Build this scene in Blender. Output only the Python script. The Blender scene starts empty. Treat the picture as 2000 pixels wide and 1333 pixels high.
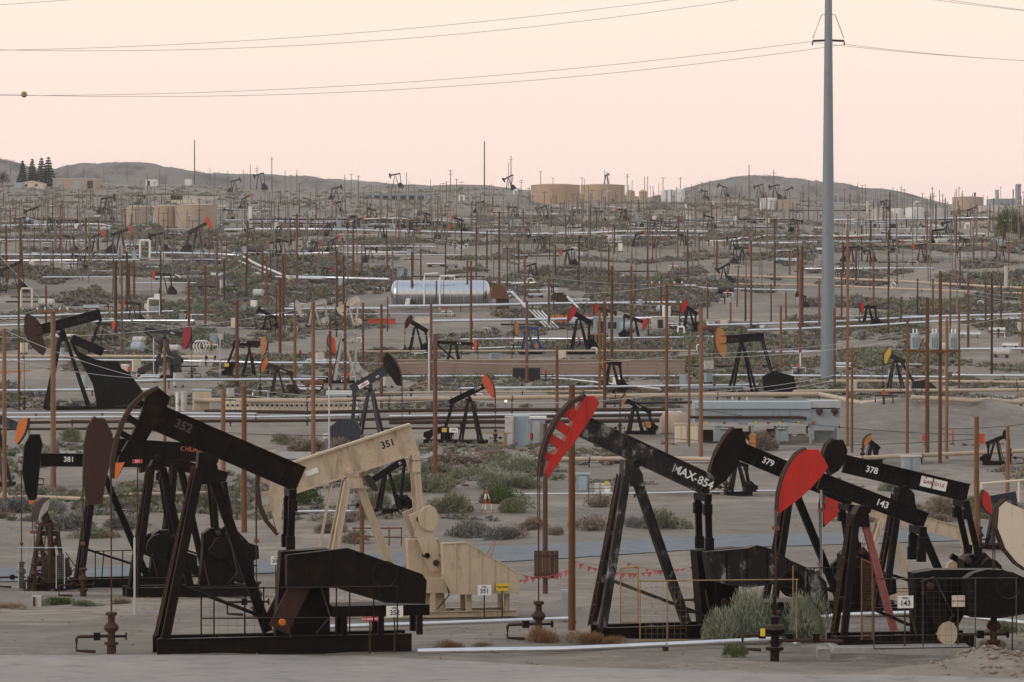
import bpy, math, random
import numpy as np
from mathutils import Matrix, Vector
random.seed(11)
rng = np.random.default_rng(7)
SC = bpy.context.scene
COL = SC.collection
# ------------------------------------------------------------------ camera
FPX = 6800.0            # focal length in pixels of a 2000 px wide frame
CZ = 12.5               # camera height above the ground by the near pumps
ROWH = 560.0            # image row of the true horizon
PITCH = math.atan((666.5 - ROWH) / FPX)
cam_d = bpy.data.cameras.new('camera')
cam = bpy.data.objects.new('camera', cam_d); COL.objects.link(cam)
cam_d.sensor_width = 36.0; cam_d.lens = FPX * 36.0 / 2000.0
cam_d.clip_start = 1.0; cam_d.clip_end = 20000.0
cam.location = (0, 0, CZ); cam.rotation_euler = (math.pi / 2 - PITCH, 0, 0)
SC.camera = cam
SC.render.resolution_x = 1024; SC.render.resolution_y = 682
# ------------------------------------------------------------------ sky: dusk glow low down, cooler overhead, the same all round
SUN_EL, SUN_AZ = math.radians(24), math.radians(-118)     # soft light from behind the camera, to the left
world = bpy.data.worlds.new('World'); SC.world = world; world.use_nodes = True
wn = world.node_tree.nodes; wl = world.node_tree.links; wn.clear()
w_out = wn.new('ShaderNodeOutputWorld'); w_bg = wn.new('ShaderNodeBackground'); w_bg.inputs[1].default_value = 1.0
w_sky = wn.new('ShaderNodeTexSky'); w_sky.sky_type = 'NISHITA'; w_sky.sun_disc = False
w_sky.sun_elevation = math.radians(6); w_sky.sun_rotation = SUN_AZ; w_sky.dust_density = 4.0
w_tc = wn.new('ShaderNodeTexCoord'); w_sep = wn.new('ShaderNodeSeparateXYZ')
w_ramp = wn.new('ShaderNodeValToRGB'); w_ramp.color_ramp.interpolation = 'EASE'
els = w_ramp.color_ramp.elements
els[0].position = 0.0; els[0].color = (0.965, 0.705, 0.66, 1)
els[1].position = 0.042; els[1].color = (0.97, 0.77, 0.685, 1)
for p_, c_ in ((0.085, (0.985, 0.83, 0.70, 1)), (0.22, (0.88, 0.78, 0.70, 1)), (0.6, (0.70, 0.74, 0.80, 1)), (1.0, (0.60, 0.66, 0.76, 1))):
    e_ = els.new(p_); e_.color = c_
w_mul = wn.new('ShaderNodeMixRGB'); w_mul.blend_type = 'MULTIPLY'; w_mul.inputs[0].default_value = 1.0
w_mul.inputs[2].default_value = (0.06, 0.06, 0.06, 1)
w_mix = wn.new('ShaderNodeMixRGB'); w_mix.blend_type = 'MIX'; w_mix.inputs[0].default_value = 0.94
wl.new(w_tc.outputs['Generated'], w_sep.inputs[0]); wl.new(w_sep.outputs['Z'], w_ramp.inputs[0])
wl.new(w_sky.outputs[0], w_mul.inputs[1]); wl.new(w_mul.outputs[0], w_mix.inputs[1]); wl.new(w_ramp.outputs[0], w_mix.inputs[2])
wl.new(w_mix.outputs[0], w_bg.inputs[0]); wl.new(w_bg.outputs[0], w_out.inputs[0])
sun_d = bpy.data.lights.new('sun', 'SUN'); sun = bpy.data.objects.new('sun', sun_d); COL.objects.link(sun)
sun_d.energy = 1.0; sun_d.angle = math.radians(22); sun_d.color = (1.0, 0.90, 0.80)
sd_ = Vector((math.sin(SUN_AZ) * math.cos(SUN_EL), math.cos(SUN_AZ) * math.cos(SUN_EL), math.sin(SUN_EL)))
sun.rotation_euler = sd_.to_track_quat('Z', 'Y').to_euler(); sun.location = (-60, -60, 80)
vs = SC.view_settings
vs.view_transform = 'Standard'; vs.look = 'None'; vs.gamma = 1.0; vs.exposure = 0.2; vs.use_curve_mapping = False
SC.cycles.use_denoising = True
SC.cycles.max_bounces = 6; SC.cycles.volume_bounces = 1
# ------------------------------------------------------------------ pixel <-> world
_cp, _sp = math.cos(PITCH), math.sin(PITCH)
def ray(px, py):
    dx = (px - 1000.0) / FPX; dy = -(py - 666.5) / FPX
    v = np.array([dx, _cp + dy * _sp, -_sp + dy * _cp])
    return v / v[1]
def at(px, py, D):
    v = ray(px, py) * D
    return Vector((v[0], v[1], v[2] + CZ))
# ------------------------------------------------------------------ terrain
def _hash(ix, iy, s):
    n = np.sin(ix * 127.1 + iy * 311.7 + s * 74.7) * 43758.5453
    return n - np.floor(n)
def vnoise(x, y, s=0):
    x = np.asarray(x, float); y = np.asarray(y, float)
    ix = np.floor(x); iy = np.floor(y); fx = x - ix; fy = y - iy
    fx = fx * fx * (3 - 2 * fx); fy = fy * fy * (3 - 2 * fy)
    a = _hash(ix, iy, s); b = _hash(ix + 1, iy, s); c = _hash(ix, iy + 1, s); d = _hash(ix + 1, iy + 1, s)
    return (a + (b - a) * fx) * (1 - fy) + (c + (d - c) * fx) * fy - 0.5
_ROWS = [(90, 1560), (112, 1318), (120, 1272), (128, 1240), (141, 1208), (165, 1172), (190, 1146), (215, 1100), (250, 1025), (290, 945),
         (350, 868), (430, 785), (520, 700), (600, 625), (700, 545), (800, 492), (1000, 450), (1200, 425), (1500, 398), (1800, 380)]
_d = np.array([r[0] for r in _ROWS], float); _z = CZ - (np.array([r[1] for r in _ROWS]) - ROWH) / FPX * _d
_d = np.concatenate([[-200, 0, 60], _d, [1950, 2200, 2600, 9000]]); _z = np.concatenate([[0, 0, 0], _z, [63, 52, 30, 20]])
_dd = np.linspace(-200, 9000, 4601); _zz = np.interp(_dd, _d, _z)
_k = np.hanning(15); _k /= _k.sum(); _zz = np.convolve(np.pad(_zz, 7, mode='edge'), _k, 'valid')
_LX = np.array([-400, 0, 400, 700, 950, 1080, 1300, 1500, 1800, 2000, 2400], float)
_LR = np.array([-24, -22, -18, -12, -14, 0, 2, 2, 18, 22, 24], float)
def sstep(a, b, x):
    t = np.clip((x - a) / (b - a), 0, 1); return t * t * (3 - 2 * t)
BUMPS = [(15.9, 112.5, 2.2, 1.6, 0.75), (13.0, 111.0, 1.6, 1.2, 0.35), (40.5, 371.0, 10.0, 7.0, 3.0), (52.0, 374.0, 9.0, 7.0, 2.4),
         (-3.0, 262, 7, 4, 0.5), (0.5, 287, 6, 5, 0.7), (1.0, 203, 6, 3, -0.5)]
def ground(x, y):
    x = np.asarray(x, float); y = np.asarray(y, float)
    z = np.interp(y, _dd, _zz)
    yy = np.maximum(y, 1.0)
    sx = 1000 + x / yy * FPX
    lat = np.interp(sx, _LX, _LR)
    z = z - lat / FPX * yy * sstep(900, 1750, y) * (1 - sstep(1900, 2300, y))
    far = sstep(420, 760, y)
    z = z + vnoise(x / 34, y / 46, 1) * (0.12 + 2.7 * far) + vnoise(x / 13, y / 19, 2) * (0.14 + 1.1 * far) + vnoise(x / 120, y / 160, 6) * 5 * sstep(700, 1100, y)
    z = z + (vnoise(x / 3.1, y / 3.7, 3) * 0.2 + vnoise(x / 1.1, y / 1.3, 4) * 0.10) * (1 - sstep(300, 500, y)) * sstep(60, 100, y)
    for bx, by, sx_, sy_, h in BUMPS:
        z = z + h * np.exp(-((x - bx) / sx_) ** 2 - ((y - by) / sy_) ** 2) * (1 + 0.5 * vnoise(x / 0.7, y / 0.7, 5) * (sx_ < 3))
    return z
def gz(x, y): return float(ground(x, y))
_RD = np.concatenate([np.linspace(85, 500, 520), np.linspace(501, 1950, 900)])
def gat(px, py):
    """point of the ground seen at a pixel"""
    v = ray(px, py)
    h = CZ + v[2] * _RD - ground(v[0] * _RD, _RD)
    k = np.nonzero(h < 0)[0]
    if len(k) == 0 or k[0] == 0:
        i = int(np.argmin(h)); d = _RD[i]
    else:
        i = int(k[0]); t = h[i - 1] / (h[i - 1] - h[i]); d = _RD[i - 1] + t * (_RD[i] - _RD[i - 1])
    x = v[0] * d
    return Vector((x, d, gz(x, d)))
# ------------------------------------------------------------------ mesh builder
class MB:
    def __init__(s): s.v = []; s.f = []
    def add(s, vs_, fs_):
        b = len(s.v); s.v += [tuple(p) for p in vs_]; s.f += [tuple(b + i for i in f) for f in fs_]; return s
    def box(s, c, d, rz=0):
        hx, hy, hz = d[0] / 2, d[1] / 2, d[2] / 2; ca, sa = math.cos(rz), math.sin(rz); P = []
        for z in (-hz, hz):
            for x, y in ((-hx, -hy), (hx, -hy), (hx, hy), (-hx, hy)):
                P.append((c[0] + x * ca - y * sa, c[1] + x * sa + y * ca, c[2] + z))
        return s.add(P, [(3, 2, 1, 0), (4, 5, 6, 7), (0, 1, 5, 4), (1, 2, 6, 5), (2, 3, 7, 6), (3, 0, 4, 7)])
    def bar(s, p, q, w, h, side=(0, 1, 0)):
        p = Vector(p); q = Vector(q); d = (q - p).normalized(); sd = Vector(side)
        if abs(d.dot(sd)) > 0.97: sd = Vector((1, 0, 0))
        u = d.cross(sd).normalized(); sd = u.cross(d).normalized()
        P = []
        for e in (p, q):
            for a, b in ((-1, -1), (1, -1), (1, 1), (-1, 1)): P.append(e + sd * (a * w / 2) + u * (b * h / 2))
        return s.add(P, [(0, 1, 2, 3), (7, 6, 5, 4), (0, 4, 5, 1), (1, 5, 6, 2), (2, 6, 7, 3), (3, 7, 4, 0)])
    def ibeam(s, p, q, w, h, t=0.06):
        p = Vector(p); q = Vector(q); d = (q - p).normalized(); u = Vector((0, 1, 0)).cross(d).normalized() * -1
        if u.z < 0: u = -u
        s.bar(p, q, w * 0.62, h - 0.02)
        s.bar(p + u * (h / 2), q + u * (h / 2), w, t); s.bar(p - u * (h / 2), q - u * (h / 2), w, t); return s
    def tube(s, pts, r, n=8, cap=True, r2=None):
        pts = [Vector(p) for p in pts]; m = len(pts); rings = []
        for i, p in enumerate(pts):
            d = (pts[min(i + 1, m - 1)] - pts[max(i - 1, 0)]).normalized()
            a = Vector((0, 0, 1)) if abs(d.z) < 0.9 else Vector((1, 0, 0))
            u = d.cross(a).normalized(); w = u.cross(d).normalized()
            rr = r if r2 is None else r + (r2 - r) * i / (m - 1)
            rings.append([p + (u * math.cos(2 * math.pi * k / n) + w * math.sin(2 * math.pi * k / n)) * rr for k in range(n)])
        P = [v for rg in rings for v in rg]; F = []
        for i in range(m - 1):
            for k in range(n):
                F.append((i * n + k, i * n + (k + 1) % n, (i + 1) * n + (k + 1) % n, (i + 1) * n + k))
        if cap: F.append(tuple(range(n))[::-1]); F.append(tuple((m - 1) * n + k for k in range(n)))
        return s.add(P, F)
    def lathe(s, prof, n=16, c=(0, 0, 0), axis='z'):
        P = []; F = []; m = len(prof)
        for r, z in prof:
            for k in range(n):
                a = 2 * math.pi * k / n; x, y = r * math.cos(a), r * math.sin(a)
                if axis == 'z': P.append((c[0] + x, c[1] + y, c[2] + z))
                elif axis == 'y': P.append((c[0] + x, c[1] + z, c[2] + y))
                else: P.append((c[0] + z, c[1] + x, c[2] + y))
        for i in range(m - 1):
            for k in range(n): F.append((i * n + k, i * n + (k + 1) % n, (i + 1) * n + (k + 1) % n, (i + 1) * n + k))
        F.append(tuple(range(n))[::-1]); F.append(tuple((m - 1) * n + k for k in range(n)))
        return s.add(P, F)
    def prism(s, poly, y0, y1):
        """polygon in the x-z plane, extruded along y"""
        n = len(poly)
        P = [(x, y0, z) for x, z in poly] + [(x, y1, z) for x, z in poly]
        F = [tuple(range(n)), tuple(range(2 * n - 1, n - 1, -1))] + [(i, n + i, n + (i + 1) % n, (i + 1) % n) for i in range(n)]
        return s.add(P, F)
    def arcband(s, pts, t, y0, y1):
        """band of thickness t along a polyline in x-z"""
        m = len(pts); L = []; R = []
        for i in range(m):
            a = Vector(pts[max(i - 1, 0)]); b = Vector(pts[min(i + 1, m - 1)]); d = (b - a).normalized(); nrm = Vector((-d.y, d.x))
            L.append(Vector(pts[i]) + nrm * t / 2); R.append(Vector(pts[i]) - nrm * t / 2)
        return s.prism([tuple(p) for p in L] + [tuple(p) for p in reversed(R)], y0, y1)
    def mesh(s, name, mat, smooth=False, fix=True):
        me = bpy.data.meshes.new(name); me.from_pydata(s.v, [], s.f)
        if fix:
            import bmesh
            b = bmesh.new(); b.from_mesh(me); bmesh.ops.recalc_face_normals(b, faces=b.faces); b.to_mesh(me); b.free()
        if smooth:
            for p in me.polygons: p.use_smooth = True
            try: me.set_sharp_from_angle(angle=math.radians(40))
            except Exception: pass
        me.materials.append(mat); return me
    def build(s, name, mat, parent=None, smooth=False, loc=None):
        return link(name, s.mesh(name, mat, smooth), parent, loc)
def link(name, me, parent=None, loc=None):
    o = bpy.data.objects.new(name, me); COL.objects.link(o)
    if parent is not None: o.parent = parent
    if loc is not None: o.location = loc
    return o
def tag(o, label=None, cat=None, group=None, kind=None):
    if label: o['label'] = label
    if cat: o['category'] = cat
    if group: o['group'] = group
    if kind: o['kind'] = kind
    return o
def empty(name, loc, rz=0, label=None, cat=None, group=None):
    o = bpy.data.objects.new(name, None); COL.objects.link(o); o.location = loc; o.rotation_euler = (0, 0, rz); o.empty_display_size = 0.2
    return tag(o, label, cat, group)
def npmesh(name, V, F, mat, smooth=False):
    """V (n,3), F (m,3) arrays"""
    me = bpy.data.meshes.new(name); n, m = len(V), len(F); k = F.shape[1]
    me.vertices.add(n); me.vertices.foreach_set('co', np.ascontiguousarray(V, np.float32).ravel())
    me.loops.add(m * k); me.loops.foreach_set('vertex_index', np.ascontiguousarray(F, np.int32).ravel())
    me.polygons.add(m); me.polygons.foreach_set('loop_start', np.arange(0, m * k, k, dtype=np.int32))
    if smooth: me.polygons.foreach_set('use_smooth', np.ones(m, bool))
    me.update(calc_edges=True); me.validate(); me.materials.append(mat); return me
# ------------------------------------------------------------------ materials
def _nodes(name):
    m = bpy.data.materials.new(name); m.use_nodes = True; nt = m.node_tree
    return m, nt, nt.nodes, nt.links, nt.nodes['Principled BSDF']
def lerp(a, b, t): return tuple(a[i] + (b[i] - a[i]) * t for i in range(3))
def mat(name, c, rough=0.7, metal=0.0, c2=None, amt=0.5, scale=2.0, stretch=(1, 1, 1), spec=0.3, bump=0.0, c3=None, amt3=0.35, scale3=0.6, sharp=0.25, streak=None, dust=0.0, objvar=0.0):
    """base colour c with worn patches of c2 (fine) and c3 (broad), driven by noise over world position"""
    m, nt, N, L, B = _nodes(name)
    B.inputs['Roughness'].default_value = rough; B.inputs['Metallic'].default_value = metal
    B.inputs['Specular IOR Level'].default_value = spec
    if c2 is None: c2 = lerp(c, (0.25, 0.2, 0.16), 0.25); 
    g = N.new('ShaderNodeNewGeometry'); mp = N.new('ShaderNodeMapping'); mp.inputs['Scale'].default_value = stretch
    L.new(g.outputs['Position'], mp.inputs[0])
    mp2 = N.new('ShaderNodeMapping'); mp2.inputs['Scale'].default_value = (5, 5, 0.45); L.new(g.outputs['Position'], mp2.inputs[0])
    def layer(prev, col, sc, am, sh, mp=mp):
        t = N.new('ShaderNodeTexNoise'); t.inputs['Scale'].default_value = sc; t.inputs['Detail'].default_value = 5; t.inputs['Roughness'].default_value = 0.65
        L.new(mp.outputs[0], t.inputs[0])
        r = N.new('ShaderNodeValToRGB'); e = r.color_ramp.elements
        lo = 0.68 - 0.36 * am; e[0].position = lo; e[0].color = (0, 0, 0, 1); e[1].position = min(1, lo + sh); e[1].color = (1, 1, 1, 1)
        L.new(t.outputs[0], r.inputs[0])
        x = N.new('ShaderNodeMixRGB'); L.new(r.outputs[0], x.inputs[0])
        if isinstance(prev, tuple): x.inputs[1].default_value = (*prev, 1)
        else: L.new(prev, x.inputs[1])
        x.inputs[2].default_value = (*col, 1); return x.outputs[0], t
    o, t = layer(c, c2, scale, amt, sharp)
    if c3 is not None: o, _ = layer(o, c3, scale3, amt3, sharp)
    if streak is not None: o, _ = layer(o, streak[0], 1.0, streak[1], 0.3, mp2)
    if dust:
        sx = N.new('ShaderNodeSeparateXYZ'); L.new(g.outputs['Normal'], sx.inputs[0]); q = N.new('ShaderNodeMath'); q.operation = 'MULTIPLY'; q.use_clamp = True; q.inputs[1].default_value = dust; L.new(sx.outputs['Z'], q.inputs[0])
        x = N.new('ShaderNodeMixRGB'); L.new(q.outputs[0], x.inputs[0]); L.new(o, x.inputs[1]); x.inputs[2].default_value = (0.22, 0.18, 0.14, 1); o = x.outputs[0]
    if objvar:
        oi = N.new('ShaderNodeObjectInfo'); mr = N.new('ShaderNodeMapRange'); mr.inputs['To Min'].default_value = 1 - objvar; mr.inputs['To Max'].default_value = 1 + objvar; L.new(oi.outputs['Random'], mr.inputs[0])
        hs = N.new('ShaderNodeHueSaturation'); L.new(o, hs.inputs['Color']); L.new(mr.outputs[0], hs.inputs['Value']); mr2 = N.new('ShaderNodeMapRange'); mr2.inputs['To Min'].default_value = 1.05; mr2.inputs['To Max'].default_value = 0.85; L.new(oi.outputs['Random'], mr2.inputs[0]); L.new(mr2.outputs[0], hs.inputs['Saturation']); o = hs.outputs[0]
    L.new(o, B.inputs['Base Color'])
    if bump:
        b = N.new('ShaderNodeBump'); b.inputs['Strength'].default_value = bump; b.inputs['Distance'].default_value = 0.05
        L.new(t.outputs[0], b.inputs['Height']); L.new(b.outputs[0], B.inputs['Normal'])
    return m
M = {}
M['black'] = mat('black_paint', (0.006, 0.0055, 0.0055), 0.5, 0, (0.02, 0.013, 0.010), 0.42, 2.5, spec=0.10, streak=((0.035, 0.022, 0.015), 0.26), dust=0.22, bump=0.15)
M['brownblack'] = mat('oily_black_paint', (0.007, 0.0052, 0.0042), 0.55, 0, (0.026, 0.014, 0.008), 0.48, 2.0, spec=0.10, streak=((0.035, 0.022, 0.015), 0.26), dust=0.22, bump=0.15)
M['scraped'] = mat('scraped_black_paint', (0.008, 0.008, 0.008), 0.55, 0, (0.05, 0.04, 0.032), 0.5, 2.2, (1, 1, 0.6), c3=(0.36, 0.38, 0.37), amt3=0.24, scale3=2.2, sharp=0.14, streak=((0.10, 0.09, 0.08), 0.22), dust=0.3, bump=0.15)
M['darkgrey'] = mat('dark_grey_paint', (0.016, 0.017, 0.019), 0.6, 0, (0.045, 0.032, 0.024), 0.45, 2, streak=((0.07, 0.05, 0.035), 0.3), dust=0.3)
M['navy'] = mat('navy_paint', (0.022, 0.028, 0.042), 0.5, 0, (0.05, 0.045, 0.04), 0.3, 2, streak=((0.07, 0.055, 0.045), 0.25), dust=0.3)
M['brown'] = mat('rust_brown_steel', (0.05, 0.026, 0.017), 0.8, 0, (0.02, 0.013, 0.01), 0.5, 3)
M['headbrown'] = mat('oil_stained_brown', (0.042, 0.02, 0.014), 0.7, 0, (0.085, 0.028, 0.015), 0.45, 1.2, (1, 1, 0.4), c3=(0.02, 0.014, 0.011), amt3=0.4)
M['rust'] = mat('rusted_steel', (0.15, 0.065, 0.035), 0.85, 0, (0.06, 0.03, 0.02), 0.5, 3)
M['tan'] = mat('tan_paint', (0.47, 0.385, 0.275), 0.6, 0, (0.36, 0.28, 0.195), 0.35, 1.6, (1, 1, 0.5), c3=(0.22, 0.14, 0.085), amt3=0.26, scale3=1.3, sharp=0.2, streak=((0.24, 0.165, 0.11), 0.42), bump=0.12)
M['cream'] = mat('cream_paint', (0.60, 0.52, 0.41), 0.65, 0, (0.42, 0.33, 0.24), 0.3, 1.5, c3=(0.2, 0.1, 0.06), amt3=0.05, scale3=2.5, streak=((0.30, 0.20, 0.14), 0.28), bump=0.12)
M['red'] = mat('red_paint', (0.46, 0.020, 0.012), 0.55, 0, (0.34, 0.03, 0.02), 0.55, 1.5, c3=(0.10, 0.012, 0.009), amt3=0.2, scale3=2.6, streak=((0.17, 0.014, 0.011), 0.46), dust=0.2, bump=0.15)
M['redorange'] = mat('faded_orange_red_paint', (0.48, 0.075, 0.025), 0.65, 0, (0.32, 0.06, 0.03), 0.4, 2, streak=((0.22, 0.05, 0.03), 0.3), dust=0.2)
M['orange'] = mat('orange_paint', (0.55, 0.16, 0.035), 0.65, 0, (0.36, 0.12, 0.04), 0.4, 2)
M['amber'] = mat('amber_paint', (0.42, 0.19, 0.06), 0.65, 0, (0.24, 0.11, 0.045), 0.4, 1.5, streak=((0.17, 0.08, 0.04), 0.3))
M['yellow'] = mat('yellow_paint', (0.58, 0.40, 0.05), 0.6, 0, (0.40, 0.27, 0.06), 0.4, 2)
M['railyellow'] = mat('faded_yellow_steel', (0.27, 0.19, 0.085), 0.75, 0, (0.13, 0.085, 0.045), 0.5, 3)
M['magenta'] = mat('crimson_paint', (0.28, 0.02, 0.035), 0.6, 0, (0.18, 0.02, 0.03), 0.4, 2)
M['pink'] = mat('faded_red_primer', (0.30, 0.095, 0.09), 0.7, 0, (0.20, 0.06, 0.055), 0.4, 2)
M['blue'] = mat('blue_paint', (0.03, 0.065, 0.17), 0.55, 0, (0.05, 0.06, 0.09), 0.3, 2)
M['bluegrey'] = mat('blue_grey_paint', (0.255, 0.295, 0.325), 0.6, 0, (0.20, 0.235, 0.26), 0.45, 1.4, (1, 1, 0.4), c3=(0.22, 0.15, 0.10), amt3=0.06, scale3=1.5, streak=((0.16, 0.14, 0.12), 0.3))
M['paleblue'] = mat('pale_blue_paint', (0.31, 0.375, 0.405), 0.55, 0, (0.24, 0.30, 0.33), 0.45, 1.0, (1, 1, 0.3), c3=(0.30, 0.14, 0.06), amt3=0.10, scale3=1.0, streak=((0.19, 0.15, 0.12), 0.28))
M['white'] = mat('white_paint', (0.72, 0.71, 0.68), 0.6, 0, (0.52, 0.49, 0.45), 0.35, 2, streak=((0.36, 0.30, 0.25), 0.25))
M['greywhite'] = mat('weathered_pale_steel', (0.46, 0.44, 0.41), 0.7, 0, (0.30, 0.25, 0.2), 0.45, 1.5)
M['silver'] = mat('silver_insulation', (0.66, 0.67, 0.69), 0.32, 0.9, (0.50, 0.50, 0.50), 0.45, 0.7, c3=(0.34, 0.31, 0.28), amt3=0.2, scale3=0.9, bump=0.12)
M['towersteel'] = mat('weathered_tower_steel', (0.19, 0.225, 0.245), 0.6, 0.15, (0.15, 0.18, 0.20), 0.5, 0.9, (1, 1, 0.3))
M['tanksilver'] = mat('tank_aluminium', (0.52, 0.545, 0.57), 0.27, 1.0, (0.40, 0.42, 0.44), 0.45, 0.9, (1, 1, 3), bump=0.06)
M['galv'] = mat('galvanised_steel', (0.40, 0.43, 0.44), 0.5, 0.3, (0.33, 0.36, 0.37), 0.5, 1.5)
M['tanpipe'] = mat('tan_pipe_paint', (0.46, 0.37, 0.28), 0.65, 0, (0.36, 0.27, 0.19), 0.45, 0.5)
M['tancorr'] = mat('tan_corrugated_steel', (0.29, 0.215, 0.17), 0.75, 0, (0.23, 0.165, 0.13), 0.5, 0.35)
M['concrete'] = mat('concrete', (0.30, 0.285, 0.26), 0.9, 0, (0.22, 0.20, 0.18), 0.5, 1.8, bump=0.3, streak=((0.17, 0.155, 0.14), 0.4))
M['tanktan'] = mat('tan_tank_paint', (0.42, 0.31, 0.215), 0.7, 0, (0.37, 0.27, 0.185), 0.45, 0.3, streak=((0.30, 0.22, 0.155), 0.3))
M['tanktan2'] = mat('pale_tan_tank_paint', (0.38, 0.305, 0.235), 0.7, 0, (0.33, 0.26, 0.20), 0.45, 0.3)
M['tankwhite'] = mat('white_tank_paint', (0.66, 0.66, 0.65), 0.6, 0, (0.56, 0.56, 0.55), 0.4, 0.5)
M['wood'] = mat('brown_wood', (0.165, 0.076, 0.031), 0.85, 0, (0.085, 0.04, 0.018), 0.55, 5, (1, 1, 0.06), bump=0.4, c3=(0.22, 0.115, 0.055), amt3=0.25, scale3=1.2, objvar=0.32)
M['woodred'] = mat('red_brown_wood', (0.13, 0.055, 0.033), 0.85, 0, (0.07, 0.032, 0.022), 0.55, 5, (1, 1, 0.06), bump=0.4, objvar=0.32)
M['wooddark'] = mat('dark_wood', (0.075, 0.042, 0.026), 0.9, 0, (0.045, 0.026, 0.018), 0.5, 5, (1, 1, 0.06), bump=0.4, objvar=0.32)
M['woodgrey'] = mat('grey_weathered_wood', (0.15, 0.125, 0.105), 0.9, 0, (0.09, 0.075, 0.065), 0.5, 5, (1, 1, 0.06), objvar=0.32)
M['wire'] = mat('weathered_wire', (0.30, 0.27, 0.25), 0.6, 0.2)
M['wirepale'] = mat('pale_wire', (0.48, 0.47, 0.45), 0.5, 0.3)
M['wiredark'] = mat('dark_wire', (0.04, 0.035, 0.033), 0.7)
M['glass'] = mat('dark_glass', (0.02, 0.025, 0.03), 0.15, 0, (0.02, 0.025, 0.03))
M['text_white'] = mat('white_lettering', (0.72, 0.72, 0.70), 0.7, 0, (0.5, 0.5, 0.48), 0.4, 8)
M['text_black'] = mat('black_lettering', (0.02, 0.02, 0.02), 0.7, 0, (0.05, 0.05, 0.05), 0.3, 8)
M['text_red'] = mat('red_lettering', (0.42, 0.05, 0.03), 0.7, 0, (0.3, 0.05, 0.03), 0.3, 8)
M['text_orange'] = mat('faded_orange_lettering', (0.42, 0.12, 0.06), 0.7, 0, (0.3, 0.09, 0.05), 0.3, 8)
M['text_grey'] = mat('worn_grey_lettering', (0.07, 0.06, 0.055), 0.7, 0, (0.04, 0.035, 0.03), 0.5, 8)
M['signyellow'] = mat('yellow_sign', (0.62, 0.45, 0.03), 0.5, 0, (0.5, 0.36, 0.05), 0.3, 4)
M['signred'] = mat('red_sign', (0.45, 0.04, 0.04), 0.5, 0, (0.4, 0.04, 0.03), 0.3, 4)
M['flag'] = mat('red_flag_plastic', (0.36, 0.07, 0.075), 0.6, 0, (0.5, 0.05, 0.07), 0.3, 4)
M['orangebolt'] = mat('orange_hub_paint', (0.62, 0.18, 0.03), 0.6, 0, (0.4, 0.1, 0.02), 0.3, 6)
def glow_mat():
    m, nt, N, L, B = _nodes('lit_lamp'); B.inputs['Base Color'].default_value = (1, 0.7, 0.4, 1)
    B.inputs['Emission Color'].default_value = (1, 0.62, 0.25, 1); B.inputs['Emission Strength'].default_value = 3.0; return m
M['lamp'] = glow_mat()
def foliage(name, c, c2):
    m, nt, N, L, B = _nodes(name); B.inputs['Roughness'].default_value = 0.9; B.inputs['Specular IOR Level'].default_value = 0.1
    g = N.new('ShaderNodeNewGeometry'); t = N.new('ShaderNodeTexNoise'); t.inputs['Scale'].default_value = 0.9; t.inputs['Detail'].default_value = 2
    L.new(g.outputs['Position'], t.inputs[0])
    a = N.new('ShaderNodeMath'); a.operation = 'MULTIPLY_ADD'; a.inputs[1].default_value = 0.6; L.new(g.outputs['Random Per Island'], a.inputs[0])
    s = N.new('ShaderNodeMath'); s.operation = 'MULTIPLY_ADD'; s.inputs[1].default_value = 2.2; s.inputs[2].default_value = -0.95; L.new(t.outputs[0], s.inputs[0]); L.new(s.outputs[0], a.inputs[2]); a.use_clamp = True
    x = N.new('ShaderNodeMixRGB'); x.inputs[1].default_value = (*c, 1); x.inputs[2].default_value = (*c2, 1); L.new(a.outputs[0], x.inputs[0])
    L.new(x.outputs[0], B.inputs['Base Color']); return m
M['sage'] = foliage('sage_foliage', (0.15, 0.17, 0.115), (0.29, 0.31, 0.23))
M['green'] = foliage('green_foliage', (0.06, 0.085, 0.03), (0.13, 0.16, 0.065))
M['olive'] = foliage('olive_foliage', (0.125, 0.13, 0.078), (0.24, 0.24, 0.16))
M['dry'] = foliage('dry_brush', (0.145, 0.115, 0.088), (0.30, 0.245, 0.192))
M['grey'] = foliage('grey_brush', (0.115, 0.11, 0.103), (0.24, 0.23, 0.212))
M['tumble'] = foliage('tumbleweed', (0.17, 0.095, 0.045), (0.32, 0.20, 0.105))
M['conifer'] = foliage('conifer_foliage', (0.022, 0.03, 0.022), (0.05, 0.06, 0.045))
M['strawgrass'] = foliage('straw_grass', (0.24, 0.18, 0.11), (0.36, 0.29, 0.19))
M['bark'] = mat('bark', (0.09, 0.065, 0.05), 0.95, 0, (0.05, 0.035, 0.03), 0.5, 4)
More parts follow.
